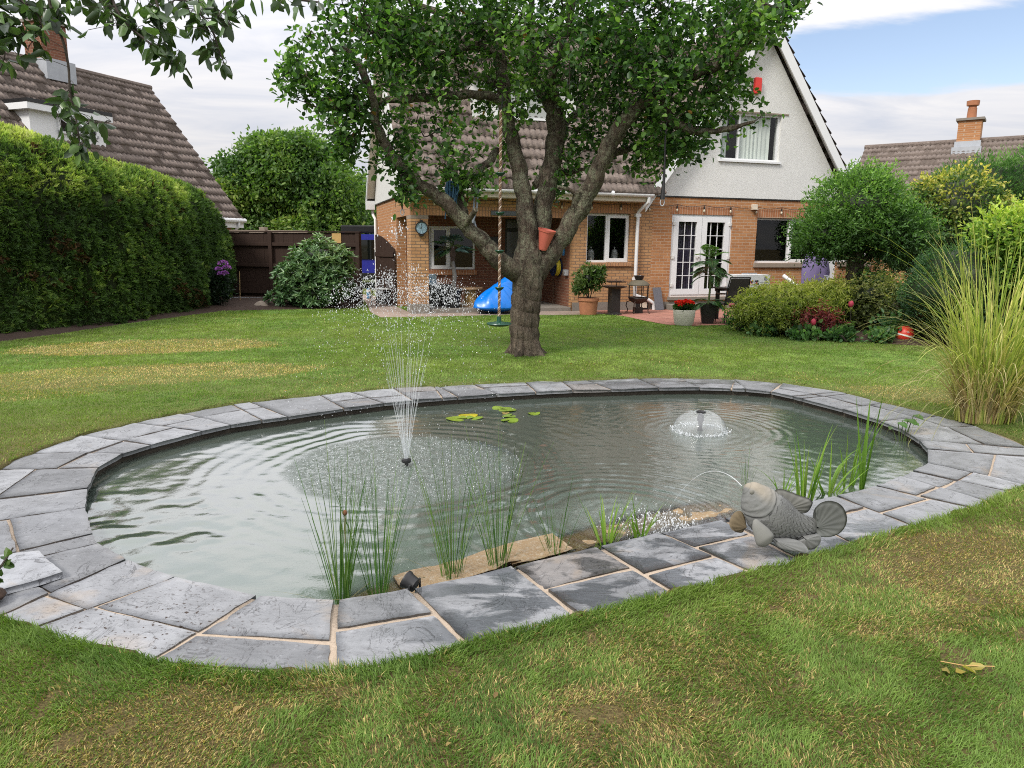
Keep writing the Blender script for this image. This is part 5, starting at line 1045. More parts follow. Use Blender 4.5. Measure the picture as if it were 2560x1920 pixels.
# ------------------------------------------------------------------ pear branch reaching in from the left, its trunk outside the view
def build_pear():
    org = np.array([-4.3, 2.6, 0]); R = tag(empty('pear_tree', tuple(org)), 'pear tree branch with glossy leaves hanging into view above the hedge', 'tree'); Y0 = 3.3
    T = MB(); T.tube([(0, 0, -.05), (.03, .02, .9), (.1, .1, 1.9), (.2, .25, 2.7), (.3, .4, 3.6)], [.14, .12, .11, .09, .06], 12)
    A = lambda x, y, dz=0: at(x, y, Y0+dz)-org
    hub = np.array([.18, .2, 2.6]); tw = []
    def br(pts, r0, r1): s = cat(np.array(pts), 5); T.tube([tuple(q) for q in s], list(np.linspace(r0, r1, len(s))), 7); tw.extend([q for q in s[2:]])
    main = [hub, A(-260, -60, -.1), A(-60, -40), A(110, -20), A(260, -30), A(420, -30, .1), A(560, -12, .1), A(690, 5, .15)]
    br(main, .03, .004)
    L1 = [A(100, -20), A(118, 40), A(138, 95), A(148, 145), A(152, 200), A(165, 260), A(172, 310)]; br(L1, .007, .003)
    br([A(150, 215), A(185, 260), A(215, 265), A(240, 262)], .003, .002); br([A(152, 190), A(130, 215), A(115, 225)], .003, .002)
    br([A(235, -20), A(262, 40), A(300, 75), A(340, 105), A(372, 125), A(390, 150)], .007, .002)
    br([A(330, -20), A(345, 30), A(340, 60), A(330, 85)], .006, .002)
    br([A(395, -25), A(430, 25), A(460, 70), A(470, 100), A(487, 145)], .007, .002); br([A(440, 40), A(480, 40), A(500, 55)], .003, .002)
    br([A(-120, -30), A(-30, 20), A(30, 60), A(70, 90)], .008, .003); br([A(-60, -20), A(-20, 60), A(10, 110), A(0, 150)], .006, .002); br([A(30, -10), A(80, 30), A(90, 60)], .006, .002)
    br([A(-90, 100), A(-40, 200), A(-10, 240)], .005, .002)
    br([A(250, -15), A(340, -5), A(430, 5)], .006, .003)
    # leaf positions: along the drooping ends
    pts = []
    def put(x, y, n, sx, sy): pts.extend([(x+RNG.normal(0, sx), y+RNG.normal(0, sy)) for _ in range(n)])
    for x, y, n, sx, sy in [(40,15,70,45,28),(15,70,26,25,25),(80,60,26,25,22),(110,20,20,30,15),(150,10,14,25,10),(0,120,8,14,12),(70,120,6,12,12),(150,195,9,14,12),(130,225,12,14,14),(160,250,16,22,16),(165,285,14,22,16),(185,310,14,20,12),(210,265,8,16,8),(270,15,40,50,14),(300,45,24,25,16),(320,85,18,22,18),(345,110,14,18,14),(365,95,14,16,16),(385,130,8,10,16),(360,40,22,25,22),(395,15,30,28,14),(420,45,18,16,18),(450,40,14,20,14),(455,95,18,16,14),(480,20,14,14,16),(478,135,7,10,10),(490,50,6,6,10),(520,5,8,14,7),(590,2,7,12,6),(650,8,7,12,8),(690,18,4,5,8),(230,40,12,18,16),(-5,245,4,6,10),(0,25,30,25,30),(-60,60,40,40,50)]: put(x, y, n, sx, sy)
    P = np.array([at(x, y, Y0+RNG.normal(0, .10)) for x, y in pts])-org; n = len(P); TWp = np.array(tw)
    near = np.array([TWp[np.argmin(np.linalg.norm(TWp-q, axis=1))] for q in P]); pull = 0.35; P = P*(1-pull)+near*pull
    D = unit((P-near)*3+rdir(n)*.55+np.array([0.05, 0, -.55])); C = palette(n, [(.022, .042, .018), (.035, .068, .022), (.055, .11, .028), (.10, .18, .04)], .15)
    V, F, C2 = leaf_arrays(P, D, RNG.uniform(.052, .080, n), RNG.uniform(.013, .020, n), C, .28); f = Fol().add(V, F, C2); f.build('leaves', M['glossleaf'], R)
    for q, a in zip(P, near): T.tube([tuple(a), tuple((a+q)/2+np.array([0, 0, .008])), tuple(q)], .0013, 3, False)
    T.build('trunk', M['twig'], R, True)
build_pear()
# ------------------------------------------------------------------ hedge on the left
def build_hedge():
    base = [gr(-420, 785), gr(-200, 756), gr(0, 730), gr(130, 716), gr(260, 700), gr(390, 681), gr(470, 665), gr(490, 658)]; base = [p[:2] for p in base]; e = base[-1]; base += [e+np.array([-.25, .45]), e+np.array([-1.0, .95]), e+np.array([-2.1, 1.2])]
    line = resample(cat(base, 6), 140, False); t = np.gradient(line, axis=0); nn = unit(np.stack([t[:, 1], -t[:, 0]], 1)); s = np.linspace(0, 1, 140)
    org = np.array([line[60, 0], line[60, 1], 0]); Hh = np.interp(line[:, 1], [12.5, 13.9, 16, 18, 19.5, 20.6], [3.78, 3.66, 3.36, 3.24, 3.12, 2.9])
    R = tag(empty('conifer_hedge', tuple(org)), 'tall clipped conifer hedge, bright green on top, along the left side', 'hedge')
    def surf(si, v):
        """si 0..139 along, v 0..1 from the foot over the top"""
        i = np.clip(si, 0, 138.99); j = i.astype(int); f = (i-j)[:, None]; p = line[j]*(1-f)+line[j+1]*f; n_ = unit(nn[j]*(1-f)+nn[j+1]*f); H = Hh[j]
        a = np.clip(v, 0, 1.35); h = np.where(a < .55, a/.55*.58*H, .58*H+.42*H*np.sin((a-.55)/.45*math.pi/2)); ins = np.where(a < .55, -.10*np.sin(a/.55*math.pi), 1.15*(1-np.cos((a-.55)/.45*math.pi/2)))
        bul = 0.42*(fbm(i*.22, a*4.5, 3)-.5)+.22*(fbm(i*.8, a*13, 2)-.5); q = p-n_*(ins-bul)[:, None]; ss = np.where(a < .55, 0.0, np.sin(np.clip((a-.55)/.45, 0, 1)*math.pi/2)); No = np.c_[n_*np.sqrt(1-ss**2)[:, None], ss]
        return np.c_[q, h+.12*(fbm(i*.3, a*5+7)-.5)], No
    f = Fol(); ns, nv = 140, 34; si, vv = np.meshgrid(np.arange(ns)*.995, np.linspace(0.02, 1.3, nv), indexing='ij'); P, No = surf(si.ravel(), vv.ravel()); P = P-No*0.10
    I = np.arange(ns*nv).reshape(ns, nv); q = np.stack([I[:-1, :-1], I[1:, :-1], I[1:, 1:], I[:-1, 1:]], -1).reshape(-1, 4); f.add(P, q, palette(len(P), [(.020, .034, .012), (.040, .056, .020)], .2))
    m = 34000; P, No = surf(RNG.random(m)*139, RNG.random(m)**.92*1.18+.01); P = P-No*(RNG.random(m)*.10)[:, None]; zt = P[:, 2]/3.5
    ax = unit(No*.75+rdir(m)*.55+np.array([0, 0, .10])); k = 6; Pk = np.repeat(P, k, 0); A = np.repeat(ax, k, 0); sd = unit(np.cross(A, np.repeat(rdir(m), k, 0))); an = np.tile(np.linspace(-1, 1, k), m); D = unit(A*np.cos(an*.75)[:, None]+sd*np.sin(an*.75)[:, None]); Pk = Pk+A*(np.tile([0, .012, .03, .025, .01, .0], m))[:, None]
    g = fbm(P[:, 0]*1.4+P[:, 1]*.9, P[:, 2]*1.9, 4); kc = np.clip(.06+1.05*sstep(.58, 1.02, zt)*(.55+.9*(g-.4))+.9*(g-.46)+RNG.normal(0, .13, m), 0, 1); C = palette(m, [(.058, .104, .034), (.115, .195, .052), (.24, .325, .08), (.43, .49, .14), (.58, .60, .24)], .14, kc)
    br = (fbm(P[:, 0]*2.3+11, P[:, 2]*2.6+P[:, 1]*1.7, 3) > .70) & (RNG.random(m) < .6); C[br] = np.array([.10, .058, .028])*(RNG.uniform(.6, 1.3, br.sum()))[:, None]
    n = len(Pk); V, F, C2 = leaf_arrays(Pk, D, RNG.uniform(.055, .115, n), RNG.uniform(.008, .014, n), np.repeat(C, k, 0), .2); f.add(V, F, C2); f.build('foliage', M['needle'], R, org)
    tm = MB()
    for i in range(4, 136, 9):
        p = line[i]-nn[i]*.55; tm.tube([tuple(np.array([p[0], p[1], -.05])-org), tuple(np.array([p[0]+RNG.normal(0, .05), p[1], 1.4])-org), tuple(np.array([p[0], p[1], 2.6])-org)], [.06, .05, .03], 7)
    tm.build('trunks', M['twig'], R, True)
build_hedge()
# ------------------------------------------------------------------ trees and shrubs further off
def far_tree(name, label, x, y, Y, blobs, n, L, Wd, cols, trunk_r=.2, mat='leaf'):
    c = at(x, y, Y); R = tag(empty(name, (c[0], Y, 0)), label, 'tree'); org = np.array([c[0], Y, 0]); f = Fol(); BL = [bl(*b) for b in blobs]
    m = n//7; P, d, k, r = blob_pts(BL, m, .45); P = np.repeat(P, 7, 0)+RNG.normal(0, .13, (m*7, 3)); nn_ = len(P); D = unit(np.repeat(d, 7, 0)*.5+rdir(nn_)+np.array([0, 0, -.15])); g = np.repeat(fbm(P[::7, 0]*.9, P[::7, 2]*.9+P[::7, 1]*.5, 3), 7)
    kc = np.clip(.3+1.4*(g-.46)+RNG.normal(0, .15, nn_), 0, 1); V, F, C = leaf_arrays(P, D, L*RNG.uniform(.7, 1.3, nn_), Wd*RNG.uniform(.7, 1.2, nn_), palette(nn_, cols, .15, kc)); f.add(V, F, C); f.build('crown', M[mat], R, org)
    T = MB(); top = max(b[2]+b[5]*.4 for b in BL); T.tube([(0, 0, -.1), (.05, 0, top*.35), (-.03, 0, top*.7), (0, 0, top)], [trunk_r, trunk_r*.8, trunk_r*.5, .03], 10)
    for i, b in enumerate(BL):
        e = np.array(b[:3])-org; T.tube([(0, 0, top*.3+.05*i), tuple(e*np.array([.5, .5, .75])), tuple(e), tuple(e+np.array([RNG.normal(0, .3), 0, b[5]*.7]))], [trunk_r*.45, trunk_r*.3, trunk_r*.18, .015], 6)
    T.build('trunk', M['twig'], R, True)
    return R
GR = [(0.038, 0.084, 0.028), (0.070, 0.149, 0.038), (0.123, 0.219, 0.052), (0.210, 0.298, 0.079)]
far_tree('broadleaf_tree', 'large spreading green tree behind the brown fence', 630, 420, 31, [(620,390,31,95,90),(540,430,31,75,80),(700,430,31,85,95),(590,340,31,70,50),(660,330,31,55,40),(530,370,31,55,45),(500,430,30,35,55),(740,480,31,55,70),(560,500,31,90,60),(660,520,30.5,90,60),(470,500,30,50,50)], 52000, .17, .052, [(.055, .115, .035), (.11, .20, .05), (.20, .30, .07), (.33, .38, .10)], .3)
far_tree('garden_tree', 'dark green tree filling the gap between fence and house', 770, 490, 38, [(770,500,38,70,70),(800,440,38,45,55),(745,450,38,40,50)], 9000, .2, .06, GR, .2)
for i, (x, Y, z, r, lab) in enumerate([(-26, 52, 4.5, 6, 'distant tree seen between the neighbouring roof and the large green tree'), (-15, 58, 4, 5.5, 'distant dark tree behind the large green tree'), (24, 46, 3.2, 3.8, 'distant tree behind the low house on the right')]):
    R = tag(empty('distant_tree', (x, Y, 0)), lab, 'tree', 'trees on the skyline'); f = Fol(); B3 = [(x, Y, z, r, r, z*.8), (x+r*.5, Y, z*.8, r*.7, r, z*.6), (x-r*.6, Y, z*.75, r*.7, r, z*.6)]; core(f, B3, .6); P, d, k, rr = blob_pts(B3, 5000, .6); V, F, C = leaf_arrays(P, unit(d+rdir(5000)), RNG.uniform(.2, .45, 5000), RNG.uniform(.1, .16, 5000), palette(5000, GR)); f.add(V, F, C); f.build('crown', M['leaf'], R, (x, Y, 0))
    T = MB(); T.tube([(0, 0, -.1), (0, 0, z)], [.3, .15], 8); T.build('trunk', M['twig'], R, True)
# right-hand side, back to front
CON = [(0.021, 0.056, 0.021), (0.042, 0.102, 0.032), (0.079, 0.166, 0.045), (0.149, 0.263, 0.067)]
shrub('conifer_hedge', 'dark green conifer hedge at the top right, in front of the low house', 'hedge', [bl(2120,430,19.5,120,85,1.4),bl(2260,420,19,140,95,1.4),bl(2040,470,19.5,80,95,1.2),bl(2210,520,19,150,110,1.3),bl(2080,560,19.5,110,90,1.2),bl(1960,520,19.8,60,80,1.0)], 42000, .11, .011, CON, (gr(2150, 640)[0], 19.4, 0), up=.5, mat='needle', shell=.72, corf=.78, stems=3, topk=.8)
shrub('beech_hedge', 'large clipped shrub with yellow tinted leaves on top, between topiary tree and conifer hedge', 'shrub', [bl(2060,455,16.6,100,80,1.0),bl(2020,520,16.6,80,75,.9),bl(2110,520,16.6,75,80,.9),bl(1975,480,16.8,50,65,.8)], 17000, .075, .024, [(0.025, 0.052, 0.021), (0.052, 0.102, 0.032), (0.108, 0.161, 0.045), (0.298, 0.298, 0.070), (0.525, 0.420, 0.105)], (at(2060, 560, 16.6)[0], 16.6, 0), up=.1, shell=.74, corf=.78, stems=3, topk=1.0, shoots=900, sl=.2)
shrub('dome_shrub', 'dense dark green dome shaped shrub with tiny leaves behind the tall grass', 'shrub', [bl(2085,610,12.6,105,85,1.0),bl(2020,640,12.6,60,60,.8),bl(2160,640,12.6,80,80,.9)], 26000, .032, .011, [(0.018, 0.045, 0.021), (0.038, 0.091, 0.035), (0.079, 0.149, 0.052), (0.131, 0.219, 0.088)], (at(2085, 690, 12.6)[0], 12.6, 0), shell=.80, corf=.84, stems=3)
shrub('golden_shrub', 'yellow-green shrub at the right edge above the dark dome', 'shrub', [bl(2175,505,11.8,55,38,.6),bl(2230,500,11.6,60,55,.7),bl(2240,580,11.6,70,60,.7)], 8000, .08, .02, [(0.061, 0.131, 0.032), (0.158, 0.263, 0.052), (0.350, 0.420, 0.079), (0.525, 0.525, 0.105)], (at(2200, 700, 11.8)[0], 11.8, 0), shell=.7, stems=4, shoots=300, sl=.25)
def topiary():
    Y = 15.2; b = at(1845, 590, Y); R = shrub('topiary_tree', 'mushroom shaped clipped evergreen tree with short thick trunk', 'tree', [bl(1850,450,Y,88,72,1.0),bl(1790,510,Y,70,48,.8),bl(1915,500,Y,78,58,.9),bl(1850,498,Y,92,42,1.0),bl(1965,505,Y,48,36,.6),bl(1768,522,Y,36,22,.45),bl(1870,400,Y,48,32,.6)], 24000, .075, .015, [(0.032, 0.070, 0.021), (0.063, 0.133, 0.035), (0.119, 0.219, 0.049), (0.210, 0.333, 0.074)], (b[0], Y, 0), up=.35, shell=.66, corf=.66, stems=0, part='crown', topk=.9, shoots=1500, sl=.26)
    m = MB(); z1 = at(1845, 540, Y)[2]; m.tube([(0, 0, -.05), (0, 0, .5), (.0, 0, z1-.2), (-.02, 0, z1+.35)], [.20, .17, .16, .10], 12, jit=.08); m.tube([(0, 0, z1-.35), (.35, 0, z1-.05), (.75, .05, z1+.15)], [.08, .06, .03], 8); m.build('trunk', M['bark'], R, True)
topiary()
def clump(x, y, Y, n, h, w, cols, name, label, cat_, group=None, lean=.5, bend=1.0, ww=.01, mat='grass', spread=.1):
    c = at(x, y, Y); return c
# lace-leaf maple: drooping layers
def maple(name, label, blobs, cols, n, base):
    shrub(name, label, 'shrub', blobs, n, .085, .011, cols, base, up=-.1, droop=.35, mat='leaf', shell=.62, rosette=5, corf=.5, corecol=(.06, .075, .02), stems=6, topk=.8, shoots=n//22, sl=.22)
Ym = 14.3; bx = at(1690, 700, Ym)
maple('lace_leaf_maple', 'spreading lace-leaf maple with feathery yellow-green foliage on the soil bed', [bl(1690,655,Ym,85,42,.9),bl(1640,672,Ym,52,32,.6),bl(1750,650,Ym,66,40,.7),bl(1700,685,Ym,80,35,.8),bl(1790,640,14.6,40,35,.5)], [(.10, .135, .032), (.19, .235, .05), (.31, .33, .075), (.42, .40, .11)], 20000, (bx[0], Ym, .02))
c = at(1765, 685, 13.6); maple('red_maple', 'small wine-red feathery maple under the yellow-green maple', [bl(1760,685,13.6,36,22,.35),bl(1775,700,13.5,25,16,.3)], [(0.070, 0.018, 0.021), (0.193, 0.038, 0.044), (0.350, 0.105, 0.088)], 1700, (c[0], 13.6, .02))
AZ = [(0.049, 0.063, 0.025), (0.096, 0.123, 0.038), (0.175, 0.184, 0.056), (0.315, 0.280, 0.096)]
for x, Y, B, n, lab in [(1880, 14.2, [bl(1875,640,14.2,48,45,.5),bl(1880,685,14.2,50,40,.5)], 4200, 'bronze-green azalea bush between the two maples and the red ball'), (1985, 13.6, [bl(1975,650,13.6,72,45,.7),bl(2000,690,13.6,60,40,.6),bl(2045,655,13.6,45,40,.5)], 6000, 'yellow-green azalea bush above the red ball'), (1880, 14.9, [bl(1880,610,14.9,40,26,.4),bl(1910,622,14.9,36,24,.4)], 2400, 'bright green shrub at the foot of the topiary tree'), (1820, 15.2, [bl(1815,660,15.2,40,48,.4)], 2000, 'dark leafy shrub behind the red maple'), (2120, 12.0, [bl(2110,700,12.0,60,35,.5), bl(2060,705,12.6,45,28,.5)], 3500, 'dark shrub at the foot of the dome shrub')]:
    cols = AZ if 'azalea' in lab else ([(0.032, 0.070, 0.025), (0.070, 0.149, 0.038), (0.149, 0.263, 0.061)] if 'bright' in lab else [(0.018, 0.035, 0.016), (0.035, 0.070, 0.026), (0.079, 0.131, 0.044)])
    shrub('azalea' if 'azalea' in lab else 'leafy_shrub', lab, 'shrub', B, n, .055, .015, cols, (at(x, 720, Y)[0], Y, .02), 'shrubs on the right bed', rosette=5, up=.5, shell=.5, corf=.5, stems=7, shoots=n//18, sl=.2)
for x, y, Y, w, h, n, lab in [(1650,712,13.9,30,12,220,'pale green groundcover plant at the left tip of the right bed'),(1740,722,13.4,40,14,420,'large-leaved low plant under the red maple'),(1815,722,13.2,32,13,360,'low green plant next to the fern'),(1905,728,13.0,22,16,240,'small leafy plant just left of the red ball'),(1600,690,14.8,40,22,700,'rose bush with pink blooms beside the garden chair'),(1930,705,13.3,28,18,300,'grey-green leafy plant behind the red ball')]:
    c = at(x, y, Y); R = shrub('border_plant' if 'rose' not in lab else 'rose_bush', lab, 'plant', [bl(x, y, Y, w, h, w/ppm(Y)*.8)], n, .09 if 'rose' not in lab else .05, .035 if 'rose' not in lab else .018, [(0.044, 0.096, 0.038), (0.096, 0.193, 0.070), (0.210, 0.315, 0.123)], (c[0], Y, .02), 'low plants in the right bed', up=.6, shell=.3, corf=.5, stems=4)
    if 'rose' in lab:
        m = MB()
        for px, py in [(1592, 672), (1600, 683), (1585, 663), (1608, 676)]: q = at(px-4, py-4, Y-.1); m.ball(tuple(q-np.array([c[0], Y, .02])), .055, 8, 6, (1.2, 1.2, .8))
        m.build('blooms', flat('pink_bloom', (.50, .10, .13), .7, .3, 30), R, True)
def fern(x, y, Y, label):
    c = gr(x, y); c = at(x, y, Y); base = np.array([c[0], Y, .03]); R = tag(empty('fern', tuple(base)), label, 'fern'); f = Fol(); r = np.random.default_rng(5)
    for i in range(9):
        a = r.uniform(0, 6.28); D = np.array([math.cos(a), math.sin(a), 1.0]); n = 16; t = np.linspace(.1, 1, n); mid = np.stack([D[0]*t*.42, D[1]*t*.42, .42*np.sin(t*2.0)*.8], 1)
        s = np.array([-math.sin(a), math.cos(a), 0])
        for sg in (-1, 1): V, F, C = leaf_arrays(mid, np.tile(s*sg+np.array([D[0]*.4, D[1]*.4, -.15]), (n, 1)), .12*np.sin(np.pi*(t*.85+.1)), .014, palette(n, [(.07, .13, .025), (.13, .20, .05)]), .1, np.tile([0, 0, 1.], (n, 1))); f.add(V, F, C)
    f.build('fronds', M['leaf'], R)
fern(1805, 715, 13.35, 'light green fern arching beside the red maple')
for px, py, Y, lab in [(1757, 698, 13.3, 'single red flower between red maple and lawn edge'), (1838, 659, 13.6, 'pink flower spike above the low plants')]:
    c = at(px, py, Y); R = tag(empty('flower', (c[0], Y, .02)), lab, 'flower'); m = MB(); m.tube([(0, 0, 0), (.02, 0, c[2]*.6), (0, 0, c[2])], .006, 5); m.build('stem', M['twig'], R); m = MB(); m.ball((0, 0, c[2]), .05, 8, 6, (1, 1, 1.3)); m.build('petals', flat('flower_petal', (.5, .05, .09), .6, .3, 40), R, True)
# green spiky plant by the table
def spiky():
    c = at(1660, 640, 15.4); R = tag(empty('spiky_plant', (c[0], 15.4, .02)), 'spiky grass-like plant rising behind the lace-leaf maple', 'plant'); n = 70; a = RNG.uniform(0, 6.28, n); base = np.zeros((n, 3)); D = np.stack([np.cos(a)*.7, np.sin(a)*.7, np.full(n, 1.2)], 1)+rdir(n)*.2
    V, F, C = strips(base, D, RNG.uniform(.7, 1.15, n), RNG.uniform(.008, .013, n), RNG.uniform(.3, 1.1, n), palette(n, [(.05, .09, .03), (.10, .15, .05), (.2, .2, .09)])); Fol().add(V, F, C).build('blades', M['grass'], R)
spiky()
# left bed: rhododendron, phlox
shrub('rhododendron', 'broad rhododendron with long glossy leaves in front of the brown fence', 'shrub', [bl(690,560,19.0,62,48,.6),bl(650,600,19.0,58,45,.6),bl(715,600,19.0,48,50,.6),bl(670,635,19.0,62,32,.6),bl(612,640,18.9,34,18,.35),bl(735,570,19.0,30,40,.4)], 6400, .165, .024, [(.045, .095, .040), (.085, .160, .062), (.16, .24, .10), (.27, .33, .15)], (at(690, 660, 19.0)[0], 19.0, .02), rosette=8, up=.7, shell=.55, mat='glossleaf', corf=.45, stems=9, topk=.7)
def phlox():
    Y = 18.5; c = at(480, 600, Y); R = shrub('phlox', 'dark leafy plant with purple flower heads at the end of the hedge', 'plant', [bl(468,625,Y,28,32,.35),bl(474,600,Y,16,24,.25)], 1500, .10, .02, [(.010, .022, .012), (.020, .042, .018), (.035, .065, .025)], (c[0], Y, .02), up=.3, corf=.6, stems=4)
    f = Fol(); o = np.array([c[0], Y, .02])
    for x, y, r in [(482, 571, 11), (490, 580, 9), (472, 583, 7), (485, 592, 8), (477, 593, 7)]:
        q = at(x, y, Y-.3); n = 90; d = rdir(n); d[:, 2] = abs(d[:, 2])*.8; P = q+d*r/ppm(Y)*.8; V, F, C = leaf_arrays(P, d+rdir(n)*.4, .04, .018, palette(n, [(.22, .05, .36), (.42, .14, .60), (.55, .25, .70)])); f.add(V, F, C)
    f.build('flower_heads', M['petal'], R, o)
phlox()
# tall ornamental grass at the right
def tall_grass():
    b = gr(2125, 912); R = tag(empty('ornamental_grass', (b[0], b[1], .01)), 'tall clump of ornamental grass with dry straw base at right edge', 'grass'); f = Fol(); n = 520; a = RNG.uniform(0, 6.28, n); r = .27*np.sqrt(RNG.random(n)); base = np.stack([np.cos(a)*r, np.sin(a)*r*.8, np.zeros(n)], 1); D = np.stack([np.cos(a)*.10, np.sin(a)*.10, np.ones(n)], 1)+rdir(n)*.08
    V, F, C = strips(base, D, RNG.uniform(.9, 2.15, n)*RNG.uniform(.85, 1.1, n), RNG.uniform(.005, .010, n), RNG.uniform(.1, 1.75, n)**1.6, palette(n, [(.17, .23, .05), (.30, .36, .08), (.44, .45, .13), (.55, .48, .20)], .18), 9); f.add(V, F, C)
    n = 320; a = RNG.uniform(0, 6.28, n); base = np.stack([np.cos(a)*.22, np.sin(a)*.18, np.zeros(n)], 1); D = np.stack([np.cos(a)*.16, np.sin(a)*.16, np.ones(n)*.9], 1)+rdir(n)*.12
    V, F, C = strips(base, D, RNG.uniform(.4, 1.3, n), RNG.uniform(.003, .007, n), RNG.uniform(.8, 2.9, n), palette(n, [(.36, .26, .12), (.52, .42, .22), (.62, .53, .32)], .2), 9); f.add(V, F, C)
    n = 16; base = np.zeros((n, 3)); D = np.stack([-np.ones(n), RNG.normal(0, .3, n), RNG.uniform(.6, 1.5, n)], 1); V, F, C = strips(base, D, RNG.uniform(1.2, 1.7, n), np.full(n, .006), RNG.uniform(1.6, 2.6, n), palette(n, [(.2, .23, .08), (.36, .32, .15)]), 12); f.add(V, F, C)
    f.build('blades', M['grass'], R)
    T = Fol(); n = 260; a = RNG.uniform(0, 6.28, n); r = .25*np.sqrt(RNG.random(n)); base = np.stack([np.cos(a)*r, np.sin(a)*r*.8, np.zeros(n)], 1); D = np.stack([np.cos(a)*.12, np.sin(a)*.12, np.ones(n)], 1)+rdir(n)*.08
    V, F, C = strips(base, D, RNG.uniform(.25, .62, n), RNG.uniform(.004, .008, n), RNG.uniform(0, .5, n), palette(n, [(.20, .13, .06), (.36, .26, .13), (.50, .40, .22)], .2), 4, .6); T.add(V, F, C); T.build('dry_base', M['grass'], R)
tall_grass()
# rushes and irises in the pond
def rush(x, y, z, n, h, lab, group='rush clumps', wd=.0026, spread=.05, fan=.20, cols=((.04, .10, .024), (.075, .16, .035), (.14, .21, .055))):
    b = gr(x, y, z); R = tag(empty('rush_clump', tuple(b)), lab, 'water plant', group); a = RNG.uniform(0, 6.28, n); r = spread*np.sqrt(RNG.random(n)); base = np.stack([np.cos(a)*r, np.sin(a)*r, np.full(n, -.04)], 1); D = np.stack([np.cos(a)*fan, np.sin(a)*fan, np.ones(n)], 1)+rdir(n)*fan*.55
    V, F, C = strips(base, D, RNG.uniform(.45, 1.0, n)*h, np.full(n, wd)*RNG.uniform(.7, 1.2, n), RNG.uniform(0, .22, n), palette(n, cols), 6, .25); f = Fol().add(V, F, C)
    m = max(4, n//7); a = RNG.uniform(0, 6.28, m); base = np.stack([np.cos(a)*spread, np.sin(a)*spread, np.full(m, -.02)], 1); D = np.stack([np.cos(a), np.sin(a), np.full(m, .45)], 1); V, F, C = strips(base, D, RNG.uniform(.1, .3, m)*h*1.2, np.full(m, wd*.9), RNG.uniform(0, .7, m), palette(m, [(.15, .16, .05), (.30, .27, .12)]), 4); f.add(V, F, C)
    f.build('blades', M['grass'], R); return R, b
R_, b_ = rush(738, 1294, -.07, 58, .95, 'tallest rush clump, with one brown seed head, at the left')
m = MB(); m.ball((.035, -.02, .455), .013, 10, 7, (.9, .9, 1.1)); m.tube([(.03, -.02, .3), (.035, -.02, .45)], .002, 5); m.build('seed_head', flat('brown_seed', (.14, .06, .025), .9, .3, 200), R_, True)
rush(818, 1284, -.07, 46, .86, 'second rush clump, between the tallest one and the pond light'); rush(978, 1250, -.085, 40, .86, 'upright rush clump standing just right of the pond light'); rush(1078, 1222, -.085, 44, .90, 'rush clump with yellowing base, third of the long ones'); rush(1200, 1192, -.09, 22, .50, 'sparse short rush clump next to the small iris', fan=.3)
rush(1612, 1045, WZ, 8, .34, 'few thin rush stems rising behind the stone fish', spread=.03)
def iris(x, y, z, n, h, wd, lab, bend=.25, fan=.25, cols=((.085, .18, .024), (.15, .27, .04), (.24, .34, .07)), name='iris_clump', spread=.05, gr_='iris clumps'):
    b = gr(x, y, z); R = tag(empty(name, tuple(b)), lab, 'water plant', gr_); a = RNG.uniform(0, 6.28, n); base = np.stack([np.cos(a)*spread*RNG.random(n), np.sin(a)*spread*RNG.random(n), np.full(n, -.04)], 1); D = np.stack([np.cos(a)*fan, np.sin(a)*fan*.7, np.ones(n)], 1)+rdir(n)*fan*.4
    V, F, C = strips(base, D, RNG.uniform(.5, 1.0, n)*h, np.full(n, wd)*RNG.uniform(.75, 1.15, n), RNG.uniform(0, 1, n)**2*bend*3, palette(n, cols), 8, .05); Fol().add(V, F, C).build('blades', M['grass'], R)
iris(1310, 1172, -.09, 18, .48, .0085, 'broad-bladed iris clump in the middle of the near edge', fan=.4, bend=.3); iris(1385, 1158, -.09, 13, .32, .0095, 'short thick iris tuft between the broad iris and the water jet', fan=.4, bend=.35)
iris(1738, 1082, WZ, 18, .66, .0095, 'iris clump of upright blades immediately right of the stone fish', fan=.15, bend=.12); iris(1790, 1068, WZ, 16, .62, .0085, 'bent floppy iris blades beside the tallest iris', fan=.6, bend=.6)
iris(1862, 1058, WZ, 6, 1.02, .017, 'tallest iris, a pair of broad bright green blades', fan=.14, bend=.03, spread=.03); iris(1828, 1050, WZ, 9, .74, .0085, 'slim iris blades standing behind the tallest iris', fan=.2, bend=.15)
iris(1690, 1060, WZ, 12, .30, .007, 'low iris leaves showing just above the stone fish head', fan=.6, bend=.4)
def marsh():
    b = gr(1942, 950, WZ); R = tag(empty('marsh_plant', tuple(b)), 'arrow-leaved water plant at the right rim of the pond', 'water plant'); f = Fol(); S_ = MB()
    for x, y, s in [(1940, 912, .11), (1962, 905, .11), (1974, 896, .10), (1950, 908, .09), (1925, 922, .06), (1968, 912, .08)]:
        q = at(x, y, b[1]-.05)-b; S_.tube([(q[0]*.3, q[1], -.05), (q[0]*.7, q[1], q[2]*.6), tuple(q)], .004, 5); V, F, C = leaf_arrays(q[None], np.array([[RNG.normal(.3, .5), -.6, -.15]]), s, s*.42, palette(1, [(.06, .13, .03), (.09, .18, .035)]), .25, np.array([[0, -.3, 1.]])); f.add(V, F, C)
    f.build('leaves', M['glossleaf'], R); S_.build('stems', M['green_st'], R)
M['green_st'] = flat('green_stem', (.07, .11, .03), .6, .2, 20)
marsh()
